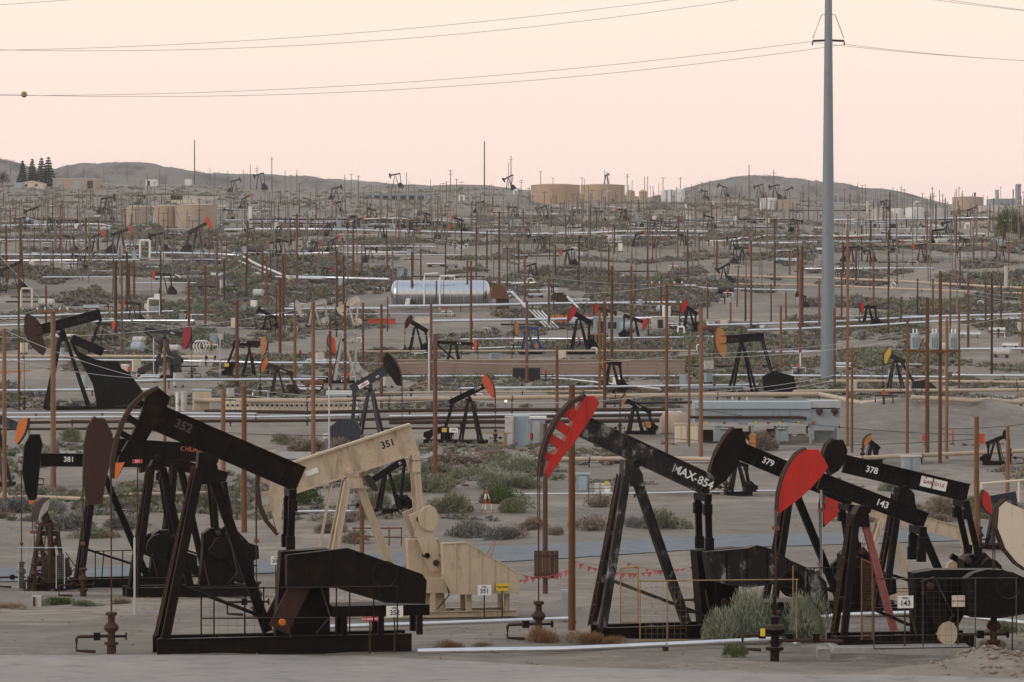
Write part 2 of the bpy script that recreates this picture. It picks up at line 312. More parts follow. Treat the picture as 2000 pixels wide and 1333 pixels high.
def ground_mat():
    m, nt, N, L, B = _nodes('sandy_ground'); B.inputs['Roughness'].default_value = 0.95; B.inputs['Specular IOR Level'].default_value = 0.1
    g = N.new('ShaderNodeNewGeometry')
    def noise(sc, det=6, rough=0.6, st=(1, 1, 1), dist=0.0):
        mp = N.new('ShaderNodeMapping'); mp.inputs['Scale'].default_value = st; L.new(g.outputs['Position'], mp.inputs[0])
        t = N.new('ShaderNodeTexNoise'); t.inputs['Scale'].default_value = sc; t.inputs['Detail'].default_value = det; t.inputs['Roughness'].default_value = rough; t.inputs['Distortion'].default_value = dist
        L.new(mp.outputs[0], t.inputs[0]); return t.outputs[0]
    def ramp(s, a, b):
        r = N.new('ShaderNodeValToRGB'); r.color_ramp.elements[0].position = a; r.color_ramp.elements[1].position = b; L.new(s, r.inputs[0]); return r.outputs[0]
    def mix(f, a, b, k=1.0):
        x = N.new('ShaderNodeMixRGB')
        if k != 1.0:
            q = N.new('ShaderNodeMath'); q.operation = 'MULTIPLY'; q.inputs[1].default_value = k; L.new(f, q.inputs[0]); f = q.outputs[0]
        L.new(f, x.inputs[0])
        for i, c in ((1, a), (2, b)):
            if isinstance(c, tuple): x.inputs[i].default_value = (*c, 1)
            else: L.new(c, x.inputs[i])
        return x.outputs[0]
    c = mix(ramp(noise(0.05, 5), 0.38, 0.62), (0.355, 0.312, 0.262), (0.27, 0.238, 0.20))
    c = mix(ramp(noise(0.35, 6, 0.7), 0.48, 0.66), c, (0.25, 0.205, 0.165), 0.6)
    c = mix(ramp(noise(0.11, 5, 0.72, (1, 0.6, 1), 0.4), 0.47, 0.60), c, (0.20, 0.172, 0.143), 0.75)
    c = mix(ramp(noise(0.02, 3, 0.5, (1, 1.6, 1), 0.6), 0.50, 0.62), c, (0.215, 0.195, 0.172), 0.8)
    c = mix(ramp(noise(0.9, 4, 0.7, (0.35, 1, 1)), 0.55, 0.72), c, (0.46, 0.395, 0.32), 0.5)
    c = mix(ramp(noise(0.5, 5, 0.7, (0.12, 1, 1), 0.8), 0.52, 0.62), c, (0.185, 0.162, 0.138), 0.7)
    c = mix(ramp(noise(1.6, 6, 0.78, (0.45, 1, 1), 0.3), 0.50, 0.66), c, (0.17, 0.148, 0.125), 0.6)
    c = mix(ramp(noise(1.0, 3, 0.6, (0.035, 1, 1), 0.25), 0.54, 0.62), c, (0.20, 0.175, 0.15), 0.55)
    c = mix(ramp(noise(6, 5, 0.75), 0.52, 0.70), c, (0.19, 0.155, 0.125), 0.45)
    c = mix(ramp(noise(28, 3, 0.7), 0.60, 0.70), c, (0.13, 0.105, 0.085), 0.4)
    c = mix(ramp(noise(0.22, 7, 0.8, (0.7, 1, 1), 0.5), 0.53, 0.60), c, (0.165, 0.14, 0.115), 0.6)
    at_ = N.new('ShaderNodeAttribute'); at_.attribute_name = 'oil_and_contact_shade'; sm = N.new('ShaderNodeMath'); sm.operation = 'MULTIPLY'; L.new(at_.outputs['Fac'], sm.inputs[0]); L.new(ramp(noise(0.8, 6, 0.75), 0.36, 0.58), sm.inputs[1])
    c = mix(sm.outputs[0], c, (0.085, 0.068, 0.053), 0.7)  # soil darkened round the pumps: oil colour plus painted contact shade
    L.new(c, B.inputs['Base Color'])
    b = N.new('ShaderNodeBump'); b.inputs['Strength'].default_value = 0.8; b.inputs['Distance'].default_value = 0.12
    L.new(noise(3.0, 8, 0.75), b.inputs['Height']); L.new(b.outputs[0], B.inputs['Normal'])
    return m
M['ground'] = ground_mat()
M['asphalt'] = mat('worn_asphalt', (0.165, 0.18, 0.19), 0.9, 0, (0.125, 0.135, 0.14), 0.5, 0.8, c3=(0.24, 0.22, 0.19), amt3=0.25, scale3=0.3, bump=0.2)
M['gravel'] = mat('grey_road_shoulder', (0.29, 0.265, 0.24), 0.95, 0, (0.17, 0.16, 0.15), 0.5, 2.5, (0.4, 1, 1), bump=0.8, c3=(0.37, 0.325, 0.275), amt3=0.5, scale3=0.35, sharp=0.25)
M['hill'] = mat('scrubby_hill', (0.20, 0.18, 0.16), 0.95, 0, (0.095, 0.09, 0.085), 0.6, 0.05, (1, 0.5, 1.0), c3=(0.26, 0.23, 0.20), amt3=0.3, scale3=0.012, sharp=0.15)
# ================================================================== the setting
def terrain():
    ys = np.concatenate([np.linspace(-150, 60, 12), np.linspace(70, 95, 12), np.arange(96, 300, 0.6), np.arange(300, 700, 1.5), np.arange(700, 1960, 5.5), np.linspace(2000, 6000, 14)])
    us = np.linspace(-1, 1, 300)
    Y, U = np.meshgrid(ys, us, indexing='ij')
    X = U * (34 + 0.2 * np.maximum(Y, 0)) * np.where(Y < 60, 3.0, 1.0 + 0.0 * Y)
    Z = ground(X, Y)
    nr, nc = X.shape
    V = np.stack([X, Y, Z], -1).reshape(-1, 3)
    i = np.arange(nr - 1)[:, None] * nc + np.arange(nc - 1)[None, :]
    F = np.stack([i, i + 1, i + nc + 1, i + nc], -1).reshape(-1, 4)
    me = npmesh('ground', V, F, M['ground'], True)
    return tag(link('ground', me), 'dry sandy ground rising to the oil field skyline', None, None, 'structure')
GROUND = terrain()
def strip(name, top, bot, m, label, lift=0.09, n=90, k=6):
    """a sheet lying on the ground between two edges given in picture rows"""
    x0, x1 = top[0][0], top[-1][0]; V = []; F = []
    for i in range(n + 1):
        px = x0 + (x1 - x0) * i / n
        r0 = np.interp(px, [p[0] for p in top], [p[1] for p in top]); r1 = np.interp(px, [p[0] for p in bot], [p[1] for p in bot])
        a = gat(px, r0); b = gat(px, r1)
        for j in range(k + 1):
            p = a.lerp(b, j / k); V.append((p.x, p.y, 0.0))
    A_ = np.array(V); A_[:, 2] = ground(A_[:, 0], A_[:, 1]) + lift; V = [tuple(q) for q in A_]
    for i in range(n):
        for j in range(k):
            q = i * (k + 1) + j; F.append((q, q + 1, q + k + 2, q + k + 1))
    mb = MB(); mb.add(V, F); o = mb.build(name, m, None, True); return tag(o, label, None, None, 'structure')
strip('road', [(-120, 1112), (300, 1108), (500, 1098), (900, 1072), (1100, 1062), (1400, 1047), (1800, 1037), (2150, 1024)],
      [(-120, 1140), (300, 1132), (500, 1122), (900, 1103), (1100, 1092), (1400, 1072), (1800, 1060), (2150, 1046)], M['asphalt'], 'blue-grey asphalt road crossing behind the near pumps', lift=0.05, n=420, k=40)
strip('service_track', [(-100, 880), (420, 884), (560, 884), (900, 884), (1200, 893), (1500, 893)], [(-100, 893), (420, 898), (560, 898), (900, 897), (1200, 905), (1500, 905)], M['gravel'], 'pale service track behind the black pumps', 0.06, 240, 16)
strip('road_shoulder', [(-300, 1284), (300, 1282), (700, 1284), (1100, 1305), (1500, 1318), (2300, 1332)], [(-300, 1460), (300, 1460), (700, 1460), (1100, 1465), (1500, 1470), (2300, 1480)], M['gravel'], 'grey gravel shoulder along the bottom of the view', 0.05, 260, 40)
def hill(name, pts, D, depth, label, base=20.0):
    xs = [p[0] for p in pts]; rows = [p[1] for p in pts]; nu, nv = 160, 40; V = []; F = []
    for i in range(nu + 1):
        px = xs[0] + (xs[-1] - xs[0]) * i / nu; row = np.interp(px, xs, rows)
        ztop = CZ + (ROWH - row) / FPX * D
        for j in range(nv + 1):
            t = j / nv; y = D + (t - 0.5) * 2 * depth; h = math.cos((t - 0.5) * math.pi) ** 1.4
            x = (px - 1000) / FPX * D
            z = base + (ztop - base) * h + float(vnoise(x / 60, y / 60, 9) * 9 + vnoise(x / 17, y / 17, 8) * 3.0) * h
            V.append((x, y, z))
    for i in range(nu):
        for j in range(nv):
            q = i * (nv + 1) + j; F.append((q, q + 1, q + nv + 2, q + nv + 1))
    mb = MB(); mb.add(V, F); return tag(mb.build(name, M['hill'], None, True), label, None, None, 'structure')
def smooth_pts(p, n=60):
    xs = np.linspace(p[0][0], p[-1][0], n); ys = np.interp(xs, [a[0] for a in p], [a[1] for a in p]); k = np.hanning(9); k /= k.sum()
    ys = np.convolve(np.pad(ys, 4, mode='edge'), k, 'valid'); return list(zip(xs, ys))
hill('hill', smooth_pts([(60, 360), (130, 326), (180, 316), (240, 314), (290, 318), (350, 330), (420, 344), (520, 351), (620, 352), (720, 357), (800, 366), (900, 378), (1050, 395)]), 2650, 300, 'rounded scrubby hill on the skyline')
hill('hill', smooth_pts([(-300, 300), (-60, 306), (0, 311), (60, 320), (140, 330), (240, 345), (330, 380)]), 3100, 300, 'far dim ridge behind the conifers')
hill('hill', smooth_pts([(1230, 400), (1310, 376), (1380, 358), (1440, 350), (1500, 349), (1560, 355), (1640, 364), (1740, 378), (1850, 398), (2000, 412), (2300, 420)]), 2700, 300, 'low grey hill on the skyline right of the white tanks')
# ================================================================== lettering and plates
def letter(parent, txt, pos, right, up, size, m, name='lettering', depth=0.004, align='CENTER'):
    cu = bpy.data.curves.new(name, 'FONT'); cu.body = txt; cu.size = size; cu.align_x = align; cu.align_y = 'CENTER'; cu.extrude = depth; cu.offset = size * 0.022
    cu.resolution_u = 3; cu.materials.append(m)
    tmp = bpy.data.objects.new('tmp_text', cu); COL.objects.link(tmp); me = bpy.data.meshes.new_from_object(tmp); me.name = name
    bpy.data.objects.remove(tmp); bpy.data.curves.remove(cu)
    if not me.materials: me.materials.append(m)
    o = bpy.data.objects.new(name, me); COL.objects.link(o); o.parent = parent
    r = Vector(right).normalized(); u = Vector(up).normalized(); n = r.cross(u)
    o.matrix_local = Matrix(((r.x, u.x, n.x, pos[0]), (r.y, u.y, n.y, pos[1]), (r.z, u.z, n.z, pos[2]), (0, 0, 0, 1))); return o
def plate(parent, pos, w, h, cs, txt, m=None, tm=None, sg=1, size=None, second=None, border=None):
    """flat sign facing the camera side of a local frame; cs = sign of local y toward the camera"""
    mb = MB(); mb.box(pos, (w, 0.02, h)); s = mb.build('sign', m or M['white'], parent)
    right = (-cs, 0, 0); y = pos[1] + cs * 0.012
    if txt: letter(s, txt, (pos[0], y, pos[2] - (h * 0.12 if second else 0)), right, (0, 0, 1), size or h * 0.6, tm or M['text_black'])
    if second: letter(s, second, (pos[0], y, pos[2] + h * 0.3), right, (0, 0, 1), h * 0.22, tm or M['text_black'])
    if border:
        b = MB(); t = h * 0.07
        for dz in (-1, 1): b.box((pos[0], y - cs * 0.004, pos[2] + dz * (h / 2 - t / 2)), (w, 0.012, t))
        for dx in (-1, 1): b.box((pos[0] + dx * (w / 2 - t / 2), y - cs * 0.004, pos[2]), (t, 0.012, h - 2 * t))
        b.build('border', border, s)
    return s
# ================================================================== pump jacks
PUMPS = []
def pumpjack(label, base, piv, head, tail, hpoly=None, track=None, ribs=None, tip=None, bd=None, bw=None, yaw=14, legs=None, body='black', beam=None, headm='black',
             legm=None, gear=None, gearbox=None, crank=None, guard=None, skid=None, hl=None, text=None, sign=None, lod=0, cw=None, rod=None, cwm=None,
             ladder=True, pit=None, rearm=None, d=None, group=None, headw=0.42, motor=True, plat=None, cwp=None, name='pumpjack'):
    g = gat(*base)
    if d is not None: v = ray(*base) * d; g = Vector((v[0], d, gz(v[0], d)))
    D = g.y; s = FPX / D; sg = 1 if head[0] > piv[0] else -1; ya = math.radians(yaw); cy = math.cos(ya)
    by = ROWH - (g.z - CZ) / D * FPX                 # the row where the base really lands
    rz = (math.pi + ya) if sg < 0 else -ya; cs = 1 if sg < 0 else -1
    T = empty(name, g, rz, label, 'pump jack', group); PUMPS.append((T, base))
    def P(p): return (sg * (p[0] - base[0]) / (s * cy), (by - p[1]) / s)
    def m_(k): return M[k] if isinstance(k, str) else k
    mbody = m_(body); mbeam = m_(beam or body); mleg = m_(legm or body); mhead = m_(headm); mcw = m_(cwm or body)
    pv = Vector(P(piv)); h = Vector(P(head)); t = Vector(P(tail)); ax = (h - t).normalized(); up = Vector((-ax.y, ax.x))
    if up.y < 0: up = -up
    Lb = (h - t).length; H = pv.y
    bd_ = (bd / s) if bd else max(0.3, 0.14 * Lb); bw_ = bw or max(0.22, bd_ * 0.5)
    v3 = lambda p, y=0.0: (p[0], y, p[1])
    o0 = t + ax * ((pv - t).dot(ax))                  # beam centre above the pivot
    # walking beam
    b = MB(); b.ibeam(v3(t), v3(h + ax * 0.1), bw_, bd_, max(0.04, bd_ * 0.07))
    if lod < 2:
        for f in (0.12, 0.3, 0.5, 0.7, 0.88):
            q = t + ax * (Lb * f); b.bar(v3(q - up * bd_ * 0.46), v3(q + up * bd_ * 0.46), bw_ * 0.96, 0.03)
    BM = b.build('walking_beam', mbeam, T)
    # horse head
    if hpoly:
        for poly in ([hpoly] if isinstance(hpoly[0][0], (int, float)) else hpoly):
            b = MB(); b.prism([P(p) for p in poly], -headw / 2, headw / 2); HD = b.build('horse_head', mhead, T)
    else:
        R = (h - o0).length + 0.16 * Lb; hh = (hl / s if hl else 0.55 * Lb) ; w = max(0.25, hh * 0.36)
        a0 = hh * 0.42 / R; a1 = -hh * 0.62 / R; pts = []
        for i in range(9):
            a = a0 + (a1 - a0) * i / 8; pts.append(o0 + (ax * math.cos(a) + up * math.sin(a)) * R)
        bk = [(a1, 0.35), (a1 * 0.4, 0.85), (0, 1.0), (a0 * 0.5, 0.95), (a0, 0.5)]
        poly = [tuple(p) for p in pts] + [tuple(o0 + (ax * math.cos(a) + up * math.sin(a)) * (R - w * k)) for a, k in bk]
        hw_ = min(headw, 0.3 + 0.02 * hh)
        b = MB(); b.prism(poly, -hw_ / 2, hw_ / 2); HD = b.build('horse_head', mhead, T)
        front = [tuple(p) for p in pts]
        if lod < 2: b = MB(); b.arcband(front, 0.07, -hw_ * 0.62, hw_ * 0.62); b.build('head_track', M['brown'], HD)
    if track:
        front = [P(p) for p in track]
        for yy in ((-0.2, -0.05), (0.05, 0.2)):
            b = MB(); b.arcband(front, 0.15 if ribs else 0.075, yy[0], yy[1]); b.build('head_track', M['brown'] if headm != 'red' else M['headbrown'], HD)
    if ribs:
        for (a, c, w) in ribs:
            b = MB(); p, q = P(a), P(c); b.bar(v3(p), v3(q), headw * 0.5, w / s); b.build('rib', mhead, HD)
    if tip: b = MB(); b.prism([P(p) for p in tip], -headw / 2 - 0.01, headw / 2 + 0.01); b.build('tip', M['orange'], HD)
    # samson post
    topz = pv.y
    if legs is None:
        k = H * 0.30
        legs = dict(f=(pv.x + k * 0.75, 0.12), r=(pv.x - k, 0.12))
        fp = [(pv.x + 0.04 * H, topz - 0.05, legs['f'][0], 0.1)]; rp = [(pv.x - 0.04 * H, topz - 0.05, legs['r'][0], 0.1)]
    else:
        fp = []; rp = []
        for tp, ft in [legs[0]]: a, c = P(tp), P(ft); fp.append((a[0], a[1], c[0], c[1]))
        for tp, ft in [legs[1]]: a, c = P(tp), P(ft); rp.append((a[0], a[1], c[0], c[1]))
    lw = max(0.16, 0.035 * H); sp0, sp1 = (0.22, 0.85) if legs and lod == 0 else (0.12 * H / 5, 0.16 * H)
    if lod == 0: sp0, sp1 = 0.28, 0.62
    if lod < 2:
        for (x0, z0, x1, z1) in fp:
            for sd in (-1, 1):
                b = MB(); b.ibeam((x1, sd * sp1, z1), (x0, sd * sp0, z0), lw * 1.1, lw * 1.15, 0.04); b.build('leg', mleg, T)
            for f in (0.3, 0.62):
                b = MB(); b.bar((x1 + (x0 - x1) * f, -sp1 + (sp1 - sp0) * f, z1 + (z0 - z1) * f), (x1 + (x0 - x1) * f, sp1 - (sp1 - sp0) * f, z1 + (z0 - z1) * f), lw * 0.6, lw * 0.6, (1, 0, 0)); b.build('cross_brace', mleg, T)
        for (x0, z0, x1, z1) in rp:
            if lod == 0 and rearm is None:
                b = MB(); b.ibeam((x1, 0, z1), (x0, 0, z0), lw * 1.3, lw * 1.3, 0.05); b.build('leg', mleg, T)
            elif rearm: b = MB(); b.ibeam((x1, cs * 0.3, z1), (x0, cs * 0.1, z0), lw * 1.3, lw * 1.1, 0.05); b.build('leg', m_(rearm), T)
            else:
                for sd in (-1, 1): b = MB(); b.ibeam((x1, sd * sp1, z1), (x0, sd * sp0, z0), lw, lw, 0.04); b.build('leg', mleg, T)
        fx0, rx0 = fp[0][0], rp[0][0]; zt = max(fp[0][1], rp[0][1]); zb_ = min(fp[0][1], rp[0][1]); cxm = (fx0 + rx0) / 2; wc = abs(fx0 - rx0) + lw * 1.2
        bz = lambda x: o0.y + (x - o0.x) * ax.y / ax.x - bd_ * 0.5 / max(0.3, abs(ax.x))      # underside of the beam
        b = MB(); b.prism([(cxm - wc / 2, zb_ - 0.35 * lw), (cxm + wc / 2, zb_ - 0.35 * lw), (cxm + wc * 0.42, zt + 0.1), (pv.x + lw * 0.8, max(zt + 0.15, bz(pv.x) - 0.05)), (pv.x - lw * 0.8, max(zt + 0.15, bz(pv.x) - 0.05)), (cxm - wc * 0.42, zt + 0.1)], -sp0 * 1.25, sp0 * 1.25); b.build('post_cap', mleg, T)
        b = MB(); b.box((pv.x, 0, topz), (0.34 * max(1, H / 7), bw_ * 1.6, 0.22 * max(1, H / 7))); b.tube([(o0.x, -bw_ * 0.95, topz + 0.12), (o0.x, bw_ * 0.95, topz + 0.12)], 0.17 * max(0.7, H / 7), 10)
        b.build('saddle_bearing', m_('brownblack') if body != 'tan' else mbody, T)
    else:
        b = MB()
        for (x0, z0, x1, z1) in fp + rp:
            for sd in (-1, 1): b.bar((x1, sd * sp1, z1 - 0.4), (x0, sd * sp0, z0), lw, lw)
        b.build('samson_post', mleg, T)
    if ladder and lod < 2:
        x0, z0, x1, z1 = fp[0]; b = MB(); off = (0.32 if body == 'tan' else 0.06) + lw * 0.6; yo = 0.0
        lm = M['tan'] if body == 'tan' else (M['brown'] if lod == 0 else M['brownblack'])
        A = Vector((x1 + off + 0.1, 0, z1)); B_ = Vector((x0 + off, 0, z0 + (0.9 if body == 'tan' else 0.1)))
        for sd in (-0.17, 0.17): b.bar(A + Vector((0, yo + sd, 0)), B_ + Vector((0, yo * 0.4 + sd, 0)), 0.05, 0.05)
        nr = int((B_ - A).length / 0.38)
        for i in range(1, nr):
            q = A.lerp(B_, i / nr); yq = yo + (yo * 0.4 - yo) * i / nr; b.bar(q + Vector((0, yq - 0.17, 0)), q + Vector((0, yq + 0.17, 0)), 0.035, 0.035, (1, 0, 0))
        b.build('ladder', lm, T)
    # gear reducer, cranks and pitman arms
    sk = P(skid[0]) if skid else (min(t.x, rp[0][2]) - 0.12 * Lb, 0); sk1 = P(skid[1]) if skid else (fp[0][2] + 0.35, 0)
    zs = 0.5 if lod == 0 else 0.32
    if skid: zs = max(0.2, P(skid[2])[1]) if len(skid) > 2 else zs
    G = Vector(P(gear)) if gear else Vector((t.x + 0.04 * Lb, H * 0.34))
    cr = 0.26 * Lb if crank is None else None
    if crank: ca, cb = Vector(P(crank[0])), Vector(P(crank[1])); cwid = crank[2] / s
    else:
        a = (hash(label) % 628) / 100.0 if lod > 2 else (len(label) * 1.7 % 6.28); dv = Vector((math.cos(a), abs(math.sin(a)) * 0.7)); ca, cb = G - dv * cr * 0.3, G + dv * cr * 0.62; cwid = 0.1 * Lb * 0.6
    eq = t + ax * 0.18 - up * bd_ * 0.5
    if lod < 2:
        yw = 0.55 if lod == 0 else 0.07 * H
        b = MB(); b.box((eq.x, 0, eq.y - 0.12), (0.26, yw * 2 + 0.2, 0.26)); b.box((eq.x, 0, eq.y + 0.1), (0.2, 0.24, 0.3)); b.build('equalizer', mbody, T)
        pin = Vector(P(pit)) if pit else ca.lerp(cb, 0.65)
        for sd in (-1, 1):
            b = MB(); b.ibeam((pin.x, sd * yw, pin.y), (eq.x, sd * yw, eq.y - 0.1), 0.14 if lod == 0 else 0.12, 0.2 if lod == 0 else 0.13, 0.03); PM = b.build('pitman_arm', mbody, T)
            if lod == 0: b = MB(); b.box((pin.x, sd * yw, pin.y + 0.1), (0.3, 0.2, 0.45)); b.build('pitman_bearing', mbody, PM)
            if lod == 0: b = MB(); b.box((eq.x, sd * yw, eq.y - 0.55), (0.3, 0.22, 0.4)); b.build('clamp', mbody, PM)
            y = sd * (yw + 0.22); b = MB(); b.bar((ca.x, y, ca.y), (cb.x, y, cb.y), 0.18, cwid if crank else 0.24)
            CK = b.build('crank', mcw, T)
            if crank is None or cw:
                b = MB(); c = ca if not cw else Vector(P(cw[0])); rr = (cw[1] / s) if cw else cr * 0.42
                dv = (c - cb).normalized() if not cw else Vector((1, 0)); n = 12; poly = []
                for i in range(n):
                    a = 2 * math.pi * i / n; k = 1.0 if math.cos(a) > -0.2 else 0.6; poly.append((c.x + (dv.x * math.cos(a) - dv.y * math.sin(a)) * rr * k, c.y + (dv.y * math.cos(a) + dv.x * math.sin(a)) * rr))
                b.prism(poly, y - 0.16 + sd * 0.1, y + 0.16 + sd * 0.1); b.build('counterweight', m_(cwp) if cwp else mcw, CK)
            if lod == 0:
                for q in (ca, cb):
                    b = MB(); e = q.lerp(cb if q is ca else ca, 0.12); b.lathe([(0.13, 0), (0.13, 0.06), (0.09, 0.09)], 10, (e.x, y + sd * 0.09 - (0.09 if sd < 0 else 0), e.y), 'y'); b.build('hub_bolt', M['orangebolt'] if body in ('black', 'brownblack') and 'number 352' in label else M['brown'], CK)
        gb = gearbox and [P(p) for p in gearbox]
        if not gb:
            r = 0.13 * H; gb = [(G.x - r, zs), (G.x + r, zs), (G.x + r * 0.8, G.y - r * 0.3), (G.x + r * 0.8, G.y + r * 0.45), (G.x + r * 0.4, G.y + r * 0.75), (G.x - r * 0.5, G.y + r * 0.75), (G.x - r * 0.9, G.y + r * 0.2)]
        b = MB(); b.prism(gb, -0.38, 0.38); b.build('gear_reducer', mbody, T)
        b = MB(); b.tube([(G.x, -yw - 0.35, G.y), (G.x, yw + 0.35, G.y)], 0.12, 8); b.build('crank_shaft', m_('brownblack'), T)
        if guard:
            y0 = cs * (yw + 0.5); b = MB(); gp = [P(p) for p in guard]; b.prism(gp, y0, y0 + cs * 0.55); GD = b.build('belt_guard', mbeam if beam == 'scraped' else mbody, T)
            b = MB(); b.arcband(gp, 0.05, y0 + cs * 0.54, y0 + cs * 0.585); b.build('guard_rim', mbody if beam != 'scraped' else mbeam, GD)
            for i in range(1, 6):
                f = i / 6; xa = min(p[0] for p in gp); xb = max(p[0] for p in gp); x = xa + (xb - xa) * f
                zsx = []
                for (p, q) in zip(gp, gp[1:] + gp[:1]):
                    if (p[0] - x) * (q[0] - x) < 0: zsx.append(p[1] + (q[1] - p[1]) * (x - p[0]) / (q[0] - p[0]))
                if len(zsx) >= 2: b = MB(); b.box((x, y0 + cs * 0.56, (max(zsx) + min(zsx)) / 2), (0.05, 0.04, max(zsx) - min(zsx) - 0.06)); b.build('guard_rib', mbody, GD)
            if lod == 0 and body != 'tan':
                xq = xa + (xb - xa) * 0.5 if False else G.x; b = MB(); b.lathe([(0.5, 0), (0.5, 0.05), (0.42, 0.06), (0.4, 0.02), (0.12, 0.02), (0.12, 0.08)], 18, (gp[0][0] * 0.3 + gp[len(gp) // 2][0] * 0.7, y0 + cs * 0.55 - (0.0 if cs > 0 else 0.08), (gp[0][1] + gp[len(gp) // 2][1]) / 2 - 0.25), 'y'); b.build('pulley_cover', mbody, GD)
        elif motor:
            mx = min(sk[0] + 0.35, G.x - 0.18 * H); r = 0.07 * H
            b = MB(); b.prism([(G.x - 0.05 * H, G.y + 0.12 * H), (G.x + 0.04 * H, G.y), (mx, zs + r * 0.6), (mx - r * 1.3, zs + r), (mx - r * 1.2, zs + r * 2.6), (mx, zs + r * 3)], cs * 0.45, cs * 0.62); b.build('belt_guard', mbody, T)
            b = MB(); b.lathe([(r * 0.7, -0.4), (r, -0.36), (r, 0.3), (r * 0.6, 0.38)], 12, (mx, 0, zs + r * 1.2), 'y'); b.box((mx, 0, zs + 0.03), (r * 2.4, 0.8, 0.08)); b.build('motor', m_('darkgrey'), T)
    else:
        b = MB(); r = 0.14 * H; b.prism([(G.x - r * 1.5, -0.3), (G.x + r, -0.3), (G.x + r, G.y), (G.x, G.y + r * 0.8), (G.x - r * 0.9, G.y + r * 0.3), (G.x - r * 2.2, r * 1.3), (G.x - r * 2.2, -0.3)], -0.7, 0.7); b.build('gear_reducer', mbody, T)
        b = MB()
        for sd in (-1, 1): b.bar((cb.x, sd * 0.6, cb.y), (eq.x, sd * 0.6, eq.y + 0.1), 0.14, 0.16)
        b.box((eq.x, 0, eq.y), (0.25, 1.3, 0.25)); b.build('pitman_arm', mbody, T)
        b = MB()
        for sd in (-0.85, 0.85): b.bar((ca.x, sd, ca.y), (cb.x, sd, cb.y), 0.25, 0.6)
        b.build('crank', mcw, T)
    if lod == 0:
        (x0, z0, x1, z1), (u0, w0, u1, w1) = fp[0], rp[0]
        for sd in (-1, 1):
            b = MB(); b.bar((x1 + (x0 - x1) * 0.32, sd * sp1 * 0.8, z1 + (z0 - z1) * 0.32), (G.x + 0.3, sd * 0.45, zs + 0.25), 0.07, 0.09); b.build('tie_brace', mleg, T)
            b = MB(); b.tube([(G.x - 0.5, sd * 0.5, zs + 0.1), (G.x - 0.9, sd * 0.95, zs + 0.7), (G.x - 0.6, sd * 1.0, G.y - 0.2), (G.x - 0.35, sd * 0.6, G.y + 0.5)], 0.03, 5); b.build('conduit', M['wiredark'], T)
        b = MB(); b.tube([(G.x + 0.5, cs * 1.2, zs), (G.x + 0.75, cs * 1.2, zs + 1.0), (G.x + 0.8, cs * 1.2, zs + 1.35)], 0.035, 5); b.build('brake_lever', M['brown'], T)
        for f in (0.06, 0.36, 0.64, 0.94):
            q = t + ax * (Lb * f)
            for dz in (-0.3, 0.0, 0.3): b = MB(); c = q + up * (bd_ * dz); b.lathe([(0.035, -0.02), (0.035, 0.03), (0.02, 0.04)], 6, (c.x, cs * (bw_ * 0.31) - (0.02 if cs < 0 else 0), c.y), 'y'); b.build('bolt', mbeam, BM)
    # skid
    if lod < 2:
        for sd in (-1, 1):
            b = MB(); b.ibeam((sk[0], sd * (sp1 + 0.05), zs / 2), (sk1[0], sd * (sp1 + 0.05), zs / 2), 0.28, zs, 0.04); b.build('skid_rail', m_('brownblack') if body != 'tan' else mbody, T)
        for i in range(5):
            f = (i + 0.12) / 4.25; x = sk[0] + (sk1[0] - sk[0]) * f; b = MB(); b.box((x, 0, zs * 0.55), (0.22, sp1 * 2 - 0.2, zs * 0.7)); b.build('cross_member', m_('brownblack') if body != 'tan' else mbody, T)
    if plat:
        (xa, ya_), (xb, yb_) = P(plat[0]), P(plat[1]); b = MB(); b.box(((xa + xb) / 2, cs * 0.2, (ya_ + yb_) / 2), (abs(xb - xa), 1.5, abs(ya_ - yb_))); b.build('motor_platform', mbody, T)
        for f in (0.12, 0.5, 0.9):
            x = xa + (xb - xa) * f
            for yy in (-0.45, 0.85): b = MB(); b.box((x, cs * yy, (min(ya_, yb_) + zs) / 2), (0.2, 0.18, min(ya_, yb_) - zs)); b.build('platform_leg', mbody, T)
    # bridle and polished rod
    if rod is not False:
        fr = max(front, key=lambda p: p[0]) if (track or not hpoly) else max([P(p) for p in (hpoly if isinstance(hpoly[0][0], (int, float)) else hpoly[0])], key=lambda p: p[0])
        xw = fr[0] + 0.03; zc = (P(rod)[1] if rod else fr[1] - 0.42 * Lb); zc = max(zc, 1.3)
        b = MB()
        if lod < 2:
            for sd in (-0.11, 0.11): b.tube([(xw, sd, fr[1]), (xw, sd, zc)], 0.022 if lod == 0 else 0.03, 5)
            BR = b.build('bridle_cable', m_('brown'), T)
            b = MB(); b.box((xw, 0, zc), (0.16, 0.42, 0.14)); b.build('carrier_bar', m_('rust') if lod == 0 else m_('brown'), T)
        b = MB(); b.tube([(xw, 0, zc + (0.1 if lod < 2 else fr[1] - zc)), (xw, 0, 0.7 if lod < 2 else 0)], 0.028 if lod == 0 else 0.035, 5); b.build('polished_rod', m_('brown'), T)
        if lod < 2:
            w = T.matrix_basis @ Vector((xw, 0, 0)); wellhead((w.x, w.y), label, lod, rz)
    # lettering and plates
    right = (-cs * ax.x * (1 if True else 1), 0, -cs * ax.y); rv = Vector((ax.x, 0, ax.y)) * (1 if sg > 0 else -1)
    for (tx, p, size, tm) in (text or []):
        q = P(p); letter(BM, tx, (q[0], cs * (bw_ * 0.31 + 0.006), q[1]), rv, (up.x, 0, up.y), size / s, M[tm])
